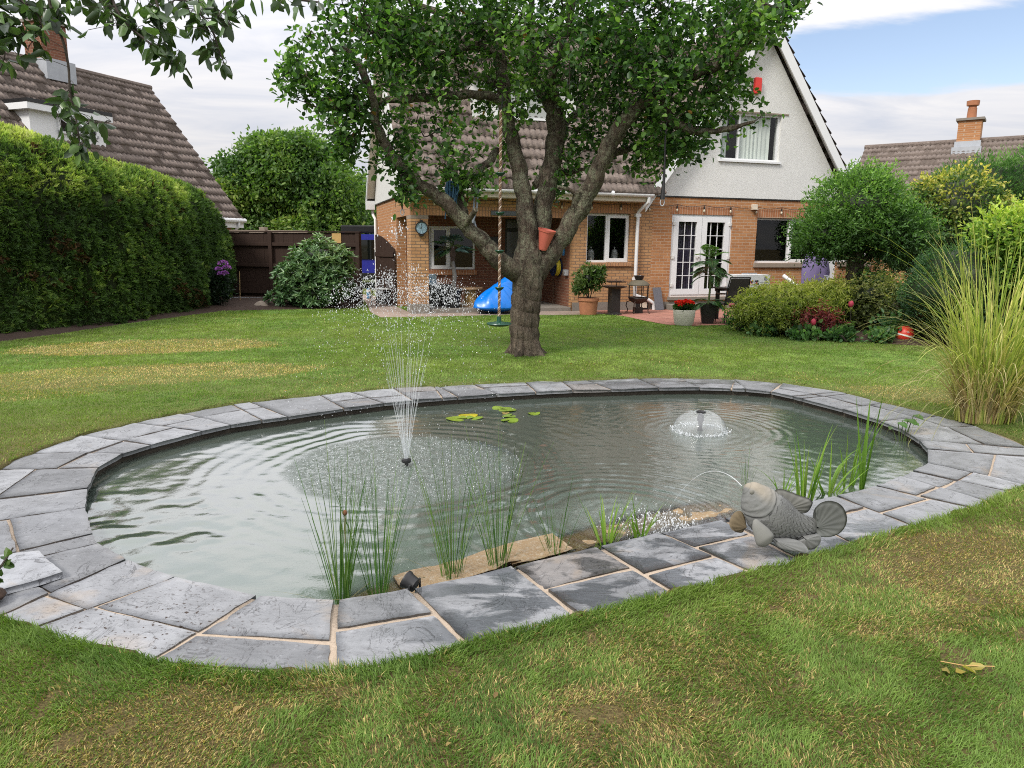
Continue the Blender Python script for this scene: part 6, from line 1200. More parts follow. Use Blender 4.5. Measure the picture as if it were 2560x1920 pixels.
# ================================================================== THINGS IN AND BY THE POND
def watermat(name, white, tint=(0.9, 0.93, 0.95), ior=1.6):
    t = MT(name, tint, 0.12); N, L = t.N, t.L; d = N.new('ShaderNodeBsdfDiffuse'); d.inputs[0].default_value = (.86, .89, .92, 1); tr = N.new('ShaderNodeBsdfTransparent'); tr.inputs[0].default_value = (.97, .98, .98, 1)
    gl = N.new('ShaderNodeBsdfGlossy'); gl.inputs['Roughness'].default_value = .06; fr = schlick(t, ((ior-1)/(ior+1))**2+.02)
    a = N.new('ShaderNodeMixShader'); a.inputs[0].default_value = white; L.new(tr.outputs[0], a.inputs[1]); L.new(d.outputs[0], a.inputs[2]); b = N.new('ShaderNodeMixShader'); L.new(fr, b.inputs[0]); L.new(a.outputs[0], b.inputs[1]); L.new(gl.outputs[0], b.inputs[2]); L.new(b.outputs[0], t.out.inputs[0]); return t.m
M['jet'] = watermat('water_strand', .42); M['drop'] = watermat('water_drop', .52); M['film'] = watermat('water_film', .15, ior=1.16); M['jet2'] = watermat('clear_water_strand', .28, ior=1.4)
_ico = None
def drops(P, R_, name, mat, parent, org):
    """many small water drops, one mesh"""
    bm = bmesh.new(); bmesh.ops.create_icosphere(bm, subdivisions=1, radius=1); bv = np.array([v.co[:] for v in bm.verts]); bf = np.array([[v.index for v in f.verts] for f in bm.faces]); bm.free()
    n = len(P); st = RNG.uniform(.9, 2.8, n); V = bv[None]*R_[:, None, None]*np.stack([np.ones(n), np.ones(n), st], 1)[:, None]+(P-org)[:, None]; F = (bf[None]+np.arange(n)[:, None, None]*len(bv)).reshape(-1, 3)
    return np_obj(name, V.reshape(-1, 3), F, mat, parent, smooth=True)
def fountain():
    o = np.array([F1[0], F1[1], WZ]); R = tag(empty('fountain', tuple(o)), 'tall fountain spraying a ring of thin water jets from a black nozzle in the pond', 'fountain')
    m = MB(); m.lathe([(.012, -.2), (.014, .02), (.035, .025), (.040, .035), (.038, .05), (.02, .056), (0, .056)], 16); m.build('nozzle', M['dark'], R, True)
    T = MB(); DP, DR = [], []; g = 9.8
    jets = [(a, 1.33, .90) for a in np.linspace(0, 2*math.pi, 15)[:-1]]+[(a+.2, 1.40, .62) for a in np.linspace(0, 2*math.pi, 11)[:-1]]+[(a+.1, 1.46, .36) for a in np.linspace(0, 2*math.pi, 6)[:-1]]+[(2.5, 1.86, .13)]
    for a, H_, rl in jets:
        a += RNG.normal(0, .05); H_ *= RNG.uniform(.96, 1.04); vz = math.sqrt(2*g*H_); tt = 2*vz/g; vr = rl/tt; pos = lambda t: np.array([math.cos(a)*(.012+vr*t), math.sin(a)*(.012+vr*t), .05+vz*t-g*t*t/2])
        te = tt*.5*RNG.uniform(.30, .48); n = 12; T.tube([tuple(pos(te*i/n)+RNG.normal(0, .0010, 3)*i/n) for i in range(n+1)], [.0015*(1-.45*i/n) for i in range(n+1)], 5)
        # broken strand, then drops spreading about the top and raining down
        k = 26
        for t in RNG.uniform(te, tt*.5, k): DP.append(pos(t)+RNG.normal(0, .006, 3)); DR.append(RNG.uniform(.0018, .0032))
        k = 85 if H_ < 1.7 else 60
        for t in np.clip(RNG.normal(tt*.52, tt*.10, k), te, tt*.95): s = max(.004, .085*(t/tt)); q = pos(t)+RNG.normal(0, s, 3); DP.append(q); DR.append(RNG.uniform(.0012, .0033) if H_ < 1.7 else RNG.uniform(.0022, .0052))
        for t in RNG.uniform(tt*.6, tt*.99, 26): DP.append(pos(t)+RNG.normal(0, .05, 3)); DR.append(RNG.uniform(.0015, .0026))
    T.build('water_jets', M['jet'], R, True)
    d = drops(np.array(DP)+o, np.array(DR), 'drops', M['drop'], R, o); d['kind'] = 'stuff'
    # splash crowns where the rain lands
    n = 2000; a = RNG.uniform(0, 6.28, n); r = RNG.random(n)**.6*.93; P = np.stack([F1[0]+np.cos(a)*r, F1[1]+np.sin(a)*r, WZ+.003+.012*RNG.random(n)**3], 1); d = drops(P, RNG.uniform(.0012, .0030, n), 'splash', M['drop'], R, o); d['kind'] = 'stuff'
fountain()
def bell():
    o = np.array([F2[0], F2[1], WZ]); R = tag(empty('bell_fountain', tuple(o)), 'low glassy bell shaped water dome around a short black nozzle', 'fountain')
    m = MB(); m.lathe([(.03, -.2), (.03, .0), (.018, .03), (.022, .09), (.034, .10), (.030, .15), (.022, .155), (.022, .17)], 16); m.build('stem', M['dark'], R, True)
    m = MB(); m.lathe([(.02, .172), (.045, .178), (.045, .19), (.03, .197), (0, .197)], 16); m.build('nozzle', M['dark'], R, True)
    V = []; n = 96; pr = cat([(.03, .172), (.09, .185), (.165, .160), (.222, .105), (.246, .045), (.25, 0), (.252, -.02)], 5); W_ = MB(); vs = []; fs = []
    for j, (r, z) in enumerate(pr):
        for k in range(n): a = 2*math.pi*k/n; q = r*(1+.018*math.sin(a*5+j*.3)+.012*math.sin(a*13)*j/len(pr)); vs.append((math.cos(a)*q, math.sin(a)*q, z+.004*math.sin(a*7+j*.5)))
    for j in range(len(pr)-1):
        for k in range(n): fs.append((j*n+k, j*n+(k+1) % n, (j+1)*n+(k+1) % n, (j+1)*n+k))
    W_.add(vs, fs); W_.build('water_dome', M['film'], R, True)
    n = 420; a = RNG.uniform(0, 6.28, n); r = .25+RNG.normal(0, .025, n); P = np.stack([F2[0]+np.cos(a)*r, F2[1]+np.sin(a)*r, WZ+.002+.018*RNG.random(n)**2], 1); d = drops(P, RNG.uniform(.002, .005, n), 'splash', M['drop'], R, o); d['kind'] = 'stuff'
bell()
def lily(i, x, y, r, col, lab):
    c = gr(x, y, WZ+.006); m = MB(); n = 22; a0 = RNG.uniform(0, 6.28); vs = [(0, 0, .002)]; 
    for k in range(n+1): a = a0+.25+(2*math.pi-.5)*k/n; q = r*(1+.05*math.sin(a*3+i)); vs.append((math.cos(a)*q, math.sin(a)*q, .003+.006*math.sin(a*2+i)))
    vs += [(x_, y_, z_-.004) for x_, y_, z_ in vs]; s = n+2; fs = [(0, k, k+1) for k in range(1, n+1)]+[(s, s+k+1, s+k) for k in range(1, n+1)]+[(k, s+k, s+k+1, k+1) for k in range(1, n+1)]
    m.add(vs, fs); o = m.build('lily_pad', flat('lily_pad', col, .35, .2, 25), None); o.location = c; tag(o, lab, 'lily pad', 'lily pads on the far side of the pond')
for i, (x, y, r, c, l) in enumerate([(985,904,.105,(.17,.24,.02),'front left lily pad of the left pair, lime green'),(1010,898,.10,(.36,.31,.015),'yellowing lily pad overlapping the back of the left pair'),(1025,902,.085,(.16,.24,.025),'green lily pad touching the right side of the yellow one'),(1078,881,.075,(.17,.25,.03),'rearmost lily pad of the right cluster'),(1097,885,.095,(.15,.22,.025),'large lily pad second from the back of the right cluster'),(1100,899,.07,(.13,.20,.03),'small lily pad in the middle of the right cluster'),(1101,908,.09,(.15,.23,.02),'front lily pad of the right cluster'),(1153,893,.065,(.15,.22,.02),'single lily pad apart on the right'),(1092,892,.04,(.22,.17,.05),'tiny brownish lily pad inside the right cluster')]): lily(i, x, y, r, c, l)
def pond_light():
    c = gr(884, 1272, -.02); R = tag(empty('pond_light', tuple(c), rad(-25)), 'small black spotlight lying on the near edge between rush clumps', 'light'); m = MB(); ax = lambda pr: [(r, z) for r, z in pr]
    m.lathe(ax([(.022, -.045), (.036, -.04), (.040, .0), (.046, .012), (.046, .022), (.040, .022), (.038, .012)]), 20); m2 = MB(); rot = Matrix.Rotation(rad(-68), 3, 'Y'); m2.add([rot @ Vector(v)+Vector((0, 0, .040)) for v in m.v], m.f); m2.build('body', M['dark'], R, True)
    m = MB(); m.lathe([(.0, .014), (.037, .014), (.037, .0)], 20); m2 = MB(); m2.add([rot @ Vector(v)+Vector((0, 0, .040)) for v in m.v], m.f); t = MT('lens_glass', (.35, .40, .45), .08); m2.build('lens', t.m, R, True)
    m = MB(); m.tube([(.03, -.05, -.005), (.03, -.05, .04), (.03, .05, .04), (.03, .05, -.005)], .006, 6); m.build('bracket', M['dark'], R, True)
pond_light()
# ---- the stone carp
def carp():
    base = grs(1952, 1379); R = tag(empty('fish_statue', (base[0], base[1], .008), rad(4)), 'grey cast stone carp lying on the paving, spouting water into the pond', 'statue')
    sx, sz = 1/1480, 1/1365; X = lambda x: (x-640)*sx; Z = lambda z: (1512-z)*sz
    sp = [(296,1008,22,.75),(318,1020,58,.8),(352,1046,94,.78),(400,1102,134,.76),(460,1168,162,.74),(540,1240,174,.72),(630,1290,160,.68),(730,1318,122,.60),(820,1326,86,.48),(885,1325,66,.40),(940,1318,62,.28)]
    c = cat(np.array([(X(a), Z(b), r*sx*1.03, w) for a, b, r, w in sp]), 22); n = len(c); m = 200; t = np.gradient(c[:, :2], axis=0); t /= np.linalg.norm(t, axis=1)[:, None]; nr = np.stack([-t[:, 1], t[:, 0]], 1); s = np.concatenate([[0], np.cumsum(np.linalg.norm(np.diff(c[:, :2], axis=0), axis=1))])
    th = np.linspace(0, 2*math.pi, m, endpoint=False); S_, TH = np.meshgrid(s, th, indexing='ij'); f = S_/s[-1]
    a = S_/.030; b = TH/(2*math.pi)*13; saw = (a+.24*np.cos(2*math.pi*b)+.10*np.cos(2*math.pi*b*2.3+a*1.7)+.35*(fbm(TH*1.5, S_*14)-.5)) % 1.0; body = sstep(.30, .34, f)*sstep(.97, .90, f)
    disp = body*.0088*(1-saw)**.8*np.abs(np.cos(TH*.5+.6))**.15; gc = .285+.045*np.cos(TH*2); gill = np.exp(-((f-gc)/.012)**2); disp += .0035*sstep(.03, 0, np.abs(f-gc+.022))-.005*gill
    disp += (1-body)*.006*(fbm(TH*3, f*30, 3)-.5)*sstep(.03, .08, f)+.003*np.exp(-((f-.20-.03*np.cos(TH*2))/.02)**2)-.005*np.exp(-((f-.035)/.010)**2)
    r = c[:, 2][:, None]+disp; hgt = r*np.sin(TH); wid = r*c[:, 3][:, None]*np.cos(TH)
    P = np.stack([c[:, 0][:, None]+nr[:, 0][:, None]*hgt, -wid, c[:, 1][:, None]+nr[:, 1][:, None]*hgt], -1).reshape(-1, 3)
    I = np.arange(n*m).reshape(n, m); J = np.roll(I, -1, 1); q = np.stack([I[:-1], J[:-1], J[1:], I[1:]], -1).reshape(-1, 4)[:, ::-1]
    tone = .30+.78*sstep(.0, .20, np.minimum(saw, (1-saw)*2.5)); tone = np.where(body > .5, tone, 1.0)-.35*gill; hb = sstep(.34, .05, f)*sstep(-.1, .6, np.sin(TH)); col = np.stack([tone*(1+.55*hb), tone*(1+.36*hb), tone*(1+.12*hb)], -1).reshape(-1, 3)
    caps = [I[0][None, :], I[-1][None, ::-1]]; np_obj('body', P, [q]+caps, M['stone'], R, col=col, smooth=True)
    def fin(name, outline, y, th_, hub, ridges, lean=0.0, bulge=.0, tint=(1, 1, 1), curve=0.0):
        """a thick ribbed fin: fan of ribs from hub to the outline"""
        o = cat(np.array([(X(a_), Z(b_)) for a_, b_ in outline]), 10); h = np.array([X(hub[0]), Z(hub[1])]); o[:, 1] += .43*abs(y)*(1 if y < -.02 else 0); h[1] += .43*abs(y)*(1 if y < -.02 else 0); k = len(o); rr = np.linspace(0.04, 1, 10); V = []; C = []
        for sd in (-1, 1):
            for j, q_ in enumerate(rr):
                for i in range(k):
                    p = h+(o[i]-h)*q_; rib = math.sin(i/(k-1)*math.pi*2*ridges); ed = math.sqrt(max(0, 1-q_**6)); e2 = math.sqrt(max(.05, math.sin(math.pi*min(max(i/(k-1), .0), 1))**.35)); yy = y+lean*(p[1]-h[1])+curve*q_*q_+sd*(th_*.5*ed*e2*(.55+.45*(1-q_))+.0016*rib*ed*q_+bulge*math.sin(q_*3.0)); V.append((p[0], yy, p[1])); g = (.88+.12*(rib*.5+.5)); C.append([g*t_ for t_ in tint])
        F = []; L_ = len(rr)*k
        for sd in (0, 1):
            for j in range(len(rr)-1):
                for i in range(k-1): q4 = [sd*L_+j*k+i, sd*L_+j*k+i+1, sd*L_+(j+1)*k+i+1, sd*L_+(j+1)*k+i]; F.append(q4 if sd else q4[::-1])
        e = (len(rr)-1)*k
        for i in range(k-1): F.append([e+i, e+i+1, L_+e+i+1, L_+e+i][::-1])
        for j in range(len(rr)-1):
            for i in (0, k-1): F.append([j*k+i, (j+1)*k+i, L_+(j+1)*k+i, L_+j*k+i])
        np_obj(name, np.array(V), np.array(F), M['stone'], R, col=np.array(C), smooth=True)
    fin('tail_fin', [(905,1250),(872,1180),(905,1128),(975,1108),(1050,1122),(1108,1165),(1143,1235),(1140,1305),(1098,1362),(1030,1390),(960,1392),(915,1382)], -.005, .060, (905,1320), 11, curve=-.03, tint=(.80, .82, .80))
    fin('dorsal_fin', [(545,1062),(560,1034),(610,1030),(690,1055),(770,1085),(845,1108),(880,1140),(868,1190),(845,1222),(800,1232)], .012, .058, (640,1180), 9, lean=-.10, tint=(.95, .93, .88))
    fin('pelvic_fin', [(498,1415),(520,1455),(580,1490),(660,1504),(740,1514),(786,1508),(770,1470),(720,1436),(640,1420)], -.085, .05, (520,1425), 6, lean=.5)
    fin('anal_fin', [(742,1436),(765,1480),(820,1508),(880,1508),(925,1475),(938,1425),(915,1392),(850,1395)], -.045, .05, (790,1415), 6)
    def lump(name, pts, rs, tint, fl=.6):
        T = MB(); pts = [(p_[0], p_[1], p_[2]-.43*p_[1]) for p_ in pts]; cc = cat(np.array([(*p_, r_) for p_, r_ in zip(pts, rs)], float), 6); T.tube([tuple(p_) for p_ in cc[:, :3]], list(cc[:, 3]), 18); V = np.array(T.v); md = V[:, 1].mean(); V[:, 1] = md+(V[:, 1]-md)*fl; np_obj(name, V, [np.array([x for x in T.f if len(x) == 4])]+[np.array([x]) for x in T.f if len(x) > 4], M['stone'], R, col=np.tile(tint, (len(V), 1)), smooth=True)
    lump('pectoral_fin', [(X(345), -.075, Z(1262)), (X(360), -.10, Z(1320)), (X(392), -.125, Z(1385)), (X(420), -.14, Z(1440)), (X(440), -.15, Z(1472))], [.012, .032, .046, .050, .022], (1.05, 1.03, .98), .55)
    fin('pectoral_fin', [(345,1262),(312,1222),(268,1222),(230,1262),(218,1318),(240,1362),(285,1388),(330,1392)], .045, .085, (345,1330), 7, tint=(.86, .66, .42))
    e = MB(); e.ball((X(336), -.042, Z(1030)), .0135, 14, 9, (1, .6, 1), (1, .95, .85)); e.build('eye', M['stone'], R, True)
    # water from the mouth
    T = MB(); mo = np.array([X(296), 0, Z(1000)]); pts = [mo+np.array([-.015-.24*t_, .60*t_, .30*t_-.70*t_*t_]) for t_ in np.linspace(0, 1.0, 18)]
    T.tube([tuple(p_) for p_ in pts], [.0030*(1-.35*i/17) for i in range(18)], 7, True, None, .25); T.build('water_jet', M['jet2'], R, True)
    land = np.array(R.location)+np.array(pts[-1]); n = 520; P = np.stack([land[0]+RNG.normal(-.05, .16, n), land[1]+RNG.normal(.05, .12, n), WZ+.002+.012*RNG.random(n)**3], 1); d = drops(P, RNG.uniform(.0015, .005, n), 'splash', M['drop'], R, np.array(R.location)); d.rotation_euler = (0, 0, -rad(4)); d['kind'] = 'stuff'
carp()
# ---- small plant at the left edge and litter on the lawn
def pot_plant():
    b = gr(-22, 1305); R = tag(empty('seedling', (b[0], b[1], .05)), 'small leafy plant poking in at the left edge beside the loose slab', 'plant'); f = Fol(); m = MB()
    for i in range(5): e = np.array([.03+.02*i, .01*i, .07+.035*i]); m.tube([(0, 0, -.04), tuple(e*.5+np.array([0, 0, .02])), tuple(e)], .004, 5); P = np.repeat(e[None], 4, 0)*RNG.uniform(.6, 1, (4, 1)); V, F, C = leaf_arrays(P, rdir(4)+np.array([.4, 0, .3]), .05, .017, palette(4, [(.04, .08, .02), (.09, .14, .04)])); f.add(V, F, C)
    f.build('leaves', M['leaf'], R); m.build('stem', M['twig'], R, True); m = MB(); m.ball((0, 0, -.01), .07, 12, 6, (1, 1, .45)); m.build('root_ball', M['soil'], R, True)
pot_plant()
def litter():
    r = np.random.default_rng(4)
    for i in range(46):
        y = r.uniform(640, 860) if i < 30 else r.uniform(1480, 1640); x = r.uniform(500, 1900) if i < 30 else r.uniform(300, 2150); b = gr(x, y)
        if inside(OUT, np.array([b[0]]), np.array([b[1]]))[0]: continue
        Y = b[1]; P = np.array([[0, 0, .0]]); L_ = r.uniform(.04, .065) if i < 30 else r.uniform(.018, .035); V, F, C = leaf_arrays(P, np.array([[math.cos(i), math.sin(i), .25]]), L_, L_*.32, palette(1, [(.20, .12, .045), (.33, .24, .09), (.10, .05, .03)]), .4, np.array([[0, .2, 1.]])); o = np_obj('fallen_leaf', V, F, M['leaf'], None, col=C); o.location = (b[0], b[1], .045 if Y > 3 else .035)
        tag(o, 'brown fallen leaf lying on the lawn between pond and tree' if i < 30 else 'small dead leaf lying on the lawn in front of the pond', 'leaf', 'fallen leaves under the tree' if i < 30 else 'fallen leaves in the foreground')
    b = gr(2075, 1462); R = tag(empty('withered_leaf', (b[0], b[1], .03)), 'yellow withered leaf with long stalk on the foreground lawn', 'leaf'); f = Fol(); P = np.array([[-.06, 0, .012], [-.03, -.01, .016], [.0, 0, .014], [.03, .01, .012]]); V, F, C = leaf_arrays(P, np.array([[-.5, -.8, .1], [.1, -1, .2], [.4, -.9, .15], [.9, -.4, .2]]), .06, .017, palette(4, [(.30, .23, .05), (.42, .35, .11)]), .5); f.add(V, F, C); f.build('blade', M['leaf'], R); m = MB(); m.tube([(-.08, .01, .03), (0, 0, .02), (.12, -.01, .022)], .0022, 5); m.build('stalk', M['pine'], R)
litter()
# ---- things hanging in the apple tree
def rope_swing():
    Y = AY-.75; top = at(1082, 238, Y); bot = at(1078, 692, Y); R = tag(empty('rope_swing', tuple(bot)), 'climbing rope with green discs and a round green seat hanging from the apple tree', 'swing')
    H_ = top[2]-bot[2]; dx = (top[0]-bot[0]); T = MB(); n = int(H_/.0075)
    for k in range(3):
        pts = []
        for i in range(n+1): z = H_*i/n; a = z/.105*2*math.pi+k*2.094; pts.append((dx*i/n+.0115*math.cos(a), .0115*math.sin(a), z))
        T.tube(pts, .0105, 5, False, (.20, .13, .085) if k else (.46, .38, .31))
    t = MT('twisted_rope', (.3, .2, .15), .9, .1); t.base(t.attr('Col')); T.build('rope', t.m, R, True)
    for y in (376, 461, 543, 623): z = at(1080, y, Y)[2]-bot[2]; m = MB(); m.lathe([(.0, -.030), (.02, -.030), (.03, -.026), (.058, .0), (.066, .010), (.062, .018), (.0, .022)], 20, (dx*z/H_, 0, z)); m.build('foot_disc', M['green_pl'], R, True)
    m = MB(); m.lathe([(0, -.085), (.10, -.082), (.165, -.062), (.178, -.048), (.172, -.036), (.05, -.018), (.034, -.012), (.028, .055), (.022, .058), (0, .058)], 32); m.build('seat', M['green_pl'], R, True)
    m = MB(); m.tube([tuple(top-bot+np.array([0, 0, -.03])), tuple(at(1090, 190, AY+.2-.3)-bot)], .012, 6); m.build('hanging_strap', M['dark'], R)
rope_swing()
def straps():
    def strap(name, lab, pts, rs, mat, cat_='strap', hook=None, fl=.35):
        P = [at(x, y, AY+d) for x, y, d in pts]; o = P[-1]; R = tag(empty(name, tuple(o)), lab, cat_, 'things hung in the apple tree'); T = MB(); T.tube([tuple(p_-o) for p_ in P], rs, 8); V = np.array(T.v); T.v = [(v[0], v[1]*fl, v[2]) for v in V.tolist()] if False else T.v; T.build('webbing', mat, R, True)
        if hook:
            m = MB(); n = 14; m.tube([(hook*math.cos(2*math.pi*i/n)*.7, 0, -hook-.005+hook*1.2*math.sin(2*math.pi*i/n)) for i in range(n+1)], .007, 6, False); m.build('ring', M['lead'], R, True)
    strap('black_strap', 'long black strap with metal ring hanging right of the trunk', [(1440, 262, -.55), (1437, 300, -.6), (1436, 345, -.6), (1434, 390, -.6), (1431, 430, -.6)], [.012, .012, .014, .02, .036], M['dark'], hook=.04)
    strap('black_strap', 'black spindle shaped strap with wire loop hanging left by the porch corner', [(868, 365, -.62), (868, 395, -.62), (867, 425, -.62), (869, 452, -.62)], [.008, .028, .030, .008], M['dark'], hook=.035)
    gs = flat('grey_webbing', (.22, .25, .28), .8, .2, 30); strap('grey_strap', 'grey-blue strap with buckle hanging beside the cut branch stub', [(1036, 372, -.15), (1033, 410, -.3), (1030, 450, -.4), (1020, 482, -.45)], [.012, .014, .014, .022], gs); strap('grey_strap', 'second grey-blue strap, hanging lower with loose tail below the stub', [(1027, 385, -.15), (1025, 430, -.3), (1022, 470, -.42), (1030, 500, -.42), (1033, 525, -.42)], [.012, .014, .018, .014, .010], gs)
    # bundled blue rope
    c = at(972, 407, AY-.45); R = tag(empty('rope_bundle', tuple(c)), 'coiled blue and teal rope bundle tied to a left branch', 'rope', 'things hung in the apple tree'); T = MB(); r = random.Random(2)
    for i in range(22):
        a = r.uniform(-1.2, 1.2); w = r.uniform(.05, .12); dp = r.uniform(-.06, .06); z1 = -r.uniform(.08, .22); T.tube([(0, 0, .10), (w*math.sin(a), dp, .08), (w*1.3*math.sin(a), dp*1.2, -.02), (w*math.sin(a)*.9, dp, z1)], .010, 5, True)
    for x in (-.05, .07, .09): T.tube([(x*.3, 0, .05), (x, .02, -.2), (x*1.4, .0, -.42)], .009, 5)
    T.build('coils', flat('blue_rope', (.03, .09, .15), .8, .5, 60), R, True); m = MB(); m.tube([(0, 0, .09), (0, .1, .30)], .012, 6); m.build('tie', M['dark'], R)
straps()
def tree_pot():
    c = at(1172, 540, AY-.18); R = tag(empty('bucket', tuple(c)), 'faded red plastic pot wedged in the fork of the apple tree', 'bucket'); m = MB(); m.lathe([(0, 0), (.055, 0), (.118, .27), (.128, .27), (.134, .30), (.126, .30), (.062, .015), (0, .012)], 24); rot = Matrix.Rotation(rad(12), 3, 'Y') @ Matrix.Rotation(rad(8), 3, 'X'); m.v = [tuple(rot @ Vector(v)) for v in m.v]; m.build('shell', flat('faded_red_plastic', (.52, .13, .09), .5, .08, 8), R, True)
tree_pot()
# ================================================================== PORCH, PATIO AND BEDS
def at_house(x, y, z):  # ground pixel to world on the height z
    return gr(x/K, y/K, z)
def hang_lights():
    R = hroot('string_lights', 0, 0, 0, 'string of clear garden bulbs on a black cable along the house wall', 'string lights'); T = MB(); pts = []; us = np.arange(.55, 13.2, .8)
    for i in range(len(us)-1):
        for k in range(6): t_ = k/6; u = us[i]+(us[i+1]-us[i])*t_; pts.append((u, -.035, 2.74-.05*math.sin(math.pi*t_)))
    T.tube(pts, .006, 5); T.build('cable', M['dark'], R)
    gb = MT('bulb_glass', (.55, .50, .38), .1); 
    for u in us[:-1]:
        h = MB(); h.tube([(u, -.035, 2.74), (u, -.035, 2.69)], .006, 5); h.lathe([(.012, 2.64), (.02, 2.64), (.018, 2.70), (.008, 2.71)], 10, (u, -.035, 0)); h.build('lamp_holder', M['dark'], R, True)
        b = MB(); b.ball((u, -.035, 2.595), .028, 10, 8, (1, 1, 1.5)); b.build('bulb', gb.m, R, True)
hang_lights()
def wall_clock():
    R = hroot('wall_clock', .235, -.07, 2.03, 'round pale blue outdoor clock with black rim on the porch pillar', 'clock'); rot = lambda m: setattr(m, 'v', [(x, -z, y) for x, y, z in m.v])
    m = MB(); m.lathe([(.0, -.03), (.145, -.03), (.150, .01), (.150, .03), (.130, .03), (.130, .012)], 32); rot(m); m.build('rim', M['dark'], R, True)
    m = MB(); m.lathe([(0, .014), (.131, .014)], 32); rot(m); m.build('dial', flat('pale_blue_dial', (.42, .60, .70), .4, .06, 8), R)
    m = MB(); m.box(-.004, .004, -.020, -.017, -.01, .09); m.box(-.05, .004, -.020, -.017, -.003, .006); m.build('hands', M['dark'], R)
    m = MB(); m.box(-.03, .03, -.02, .065, .150, .185); m.box(-.05, .05, -.02, .06, -.19, -.150); m.build('bracket', M['black_metal'], R)
wall_clock()
def plaque():
    R = hroot('name_plaque', 1.93, -.030, 2.36, 'dark slate name plaque with worn lettering on the porch beam', 'sign'); m = MB(); m.box(0, .64, 0, .028, 0, .105, .004); m.build('board', flat('slate_board', (.075, .085, .095), .5, .3, 25), R); m = MB(); r = random.Random(1); x = .035
    while x < .60:
        w = r.uniform(.014, .026); m.box(x, x+.005, -.002, -.0005, .035, .072); m.box(x+w-.005, x+w, -.002, -.0005, .035, .072); m.box(x, x+w, -.003, -.0004, .05 if r.random() < .5 else .067, .055 if r.random() < .5 else .072); x += w+.014
    m.build('lettering', flat('worn_letters', (.16, .185, .21), .7, .3, 40), R)
plaque()
def lathe_thing(name, lab, cat_, pos, parts, group=None, rz=0):
    R = tag(empty(name, tuple(pos), rz), lab, cat_, group)
    for pn, prof, mat, n in parts: m = MB(); m.lathe(prof, n); m.build(pn, M[mat] if isinstance(mat, str) else mat, R, True)
    return R
# porch: drum table, black pot with palm, beanbag, storage box
p = hw(1.62, .75, .12); R = tag(empty('drum_table', tuple(p), HA), 'wooden cable drum used as a table on the porch', 'table')
for nm, z0, z1, r in (('top', .44, .48, .31), ('base', 0, .04, .31)):
    m = MB(); m.lathe([(0, z0), (r, z0), (r, z1), (0, z1)], 32); m.build(nm, flat('worn_pine', (.34, .22, .12), .8, .2, 12, bump=.3), R, False)
m = MB(); n = 12
for i in range(n): a0, a1 = 2*math.pi*i/n+.02, 2*math.pi*(i+1)/n-.02; m.add([(math.cos(a)*r_, math.sin(a)*r_, z) for z in (.04, .44) for a, r_ in ((a0, .15), (a1, .15), (a1, .125), (a0, .125))], [(0, 1, 5, 4), (1, 2, 6, 5), (2, 3, 7, 6), (3, 0, 4, 7)])
m.build('staves', M['pine'], R); m = MB(); m.box(.10, .22, -.12, -.05, .48, .495); m.box(.13, .16, -.11, -.08, .495, .53); tag(m.build('trowel', M['rusty'], None), 'small rusty tool lying on the cable drum table', 'tool').location = p; bpy.data.objects['trowel'].rotation_euler = (0, 0, HA)
def porch_palm():
    p = hw(1.12, .45, .12); R = tag(empty('potted_palm', tuple(p)), 'palm with grey trunk and blue-green fan leaves in a tall black pot on the porch', 'plant'); m = MB(); m.lathe([(0, 0), (.15, 0), (.215, .46), (.20, .46), (.19, .40), (0, .40)], 24); m.build('pot', M['dark'], R, True)
    T = MB(); top = np.array([-.02, 0, 1.50]); T.tube([(0, 0, .38), (.03, 0, .8), (-.03, 0, 1.15), tuple(top)], [.06, .052, .05, .045], 10, jit=.15); T.build('trunk', flat('grey_palm_trunk', (.17, .16, .15), .9, .4, 30, bump=.5), R, True)
    T = MB(); T.tube([(-.03, 0, 1.13), (-.03, 0, 1.30), tuple(top)], [.05, .075, .05], 10, jit=.3); T.build('fibre', M['rusty'], R, True)
    f = Fol(); S_ = MB(); r = np.random.default_rng(8)
    for i in range(15):
        a = i*2.4; el = r.uniform(-.5, .95); D = np.array([math.cos(a)*math.cos(el), math.sin(a)*math.cos(el), math.sin(el)]); ln = r.uniform(.18, .34); e = top+D*ln; S_.tube([tuple(top), tuple(top+D*ln*.6+np.array([0, 0, .02])), tuple(e)], .008, 5); s = unit(np.cross(D, [0, 0, 1.])); k = 22; an = np.linspace(-1.5, 1.5, k); DD = D*np.cos(an)[:, None]+s*np.sin(an)[:, None]+np.array([0, 0, -.25]); V, F, C = leaf_arrays(np.tile(e, (k, 1)), DD, .30*(1-.25*np.abs(an)/1.5), .013, palette(k, [(.020, .055, .050), (.05, .10, .095), (.10, .17, .16)] if i % 3 else [(.03, .085, .035), (.06, .14, .05)]), .2, np.tile(unit(np.cross(s, D)), (k, 1))); f.add(V, F, C)
    f.build('fronds', M['glossleaf'], R); S_.build('leaf_stalk', M['green_st'], R, True)
porch_palm()
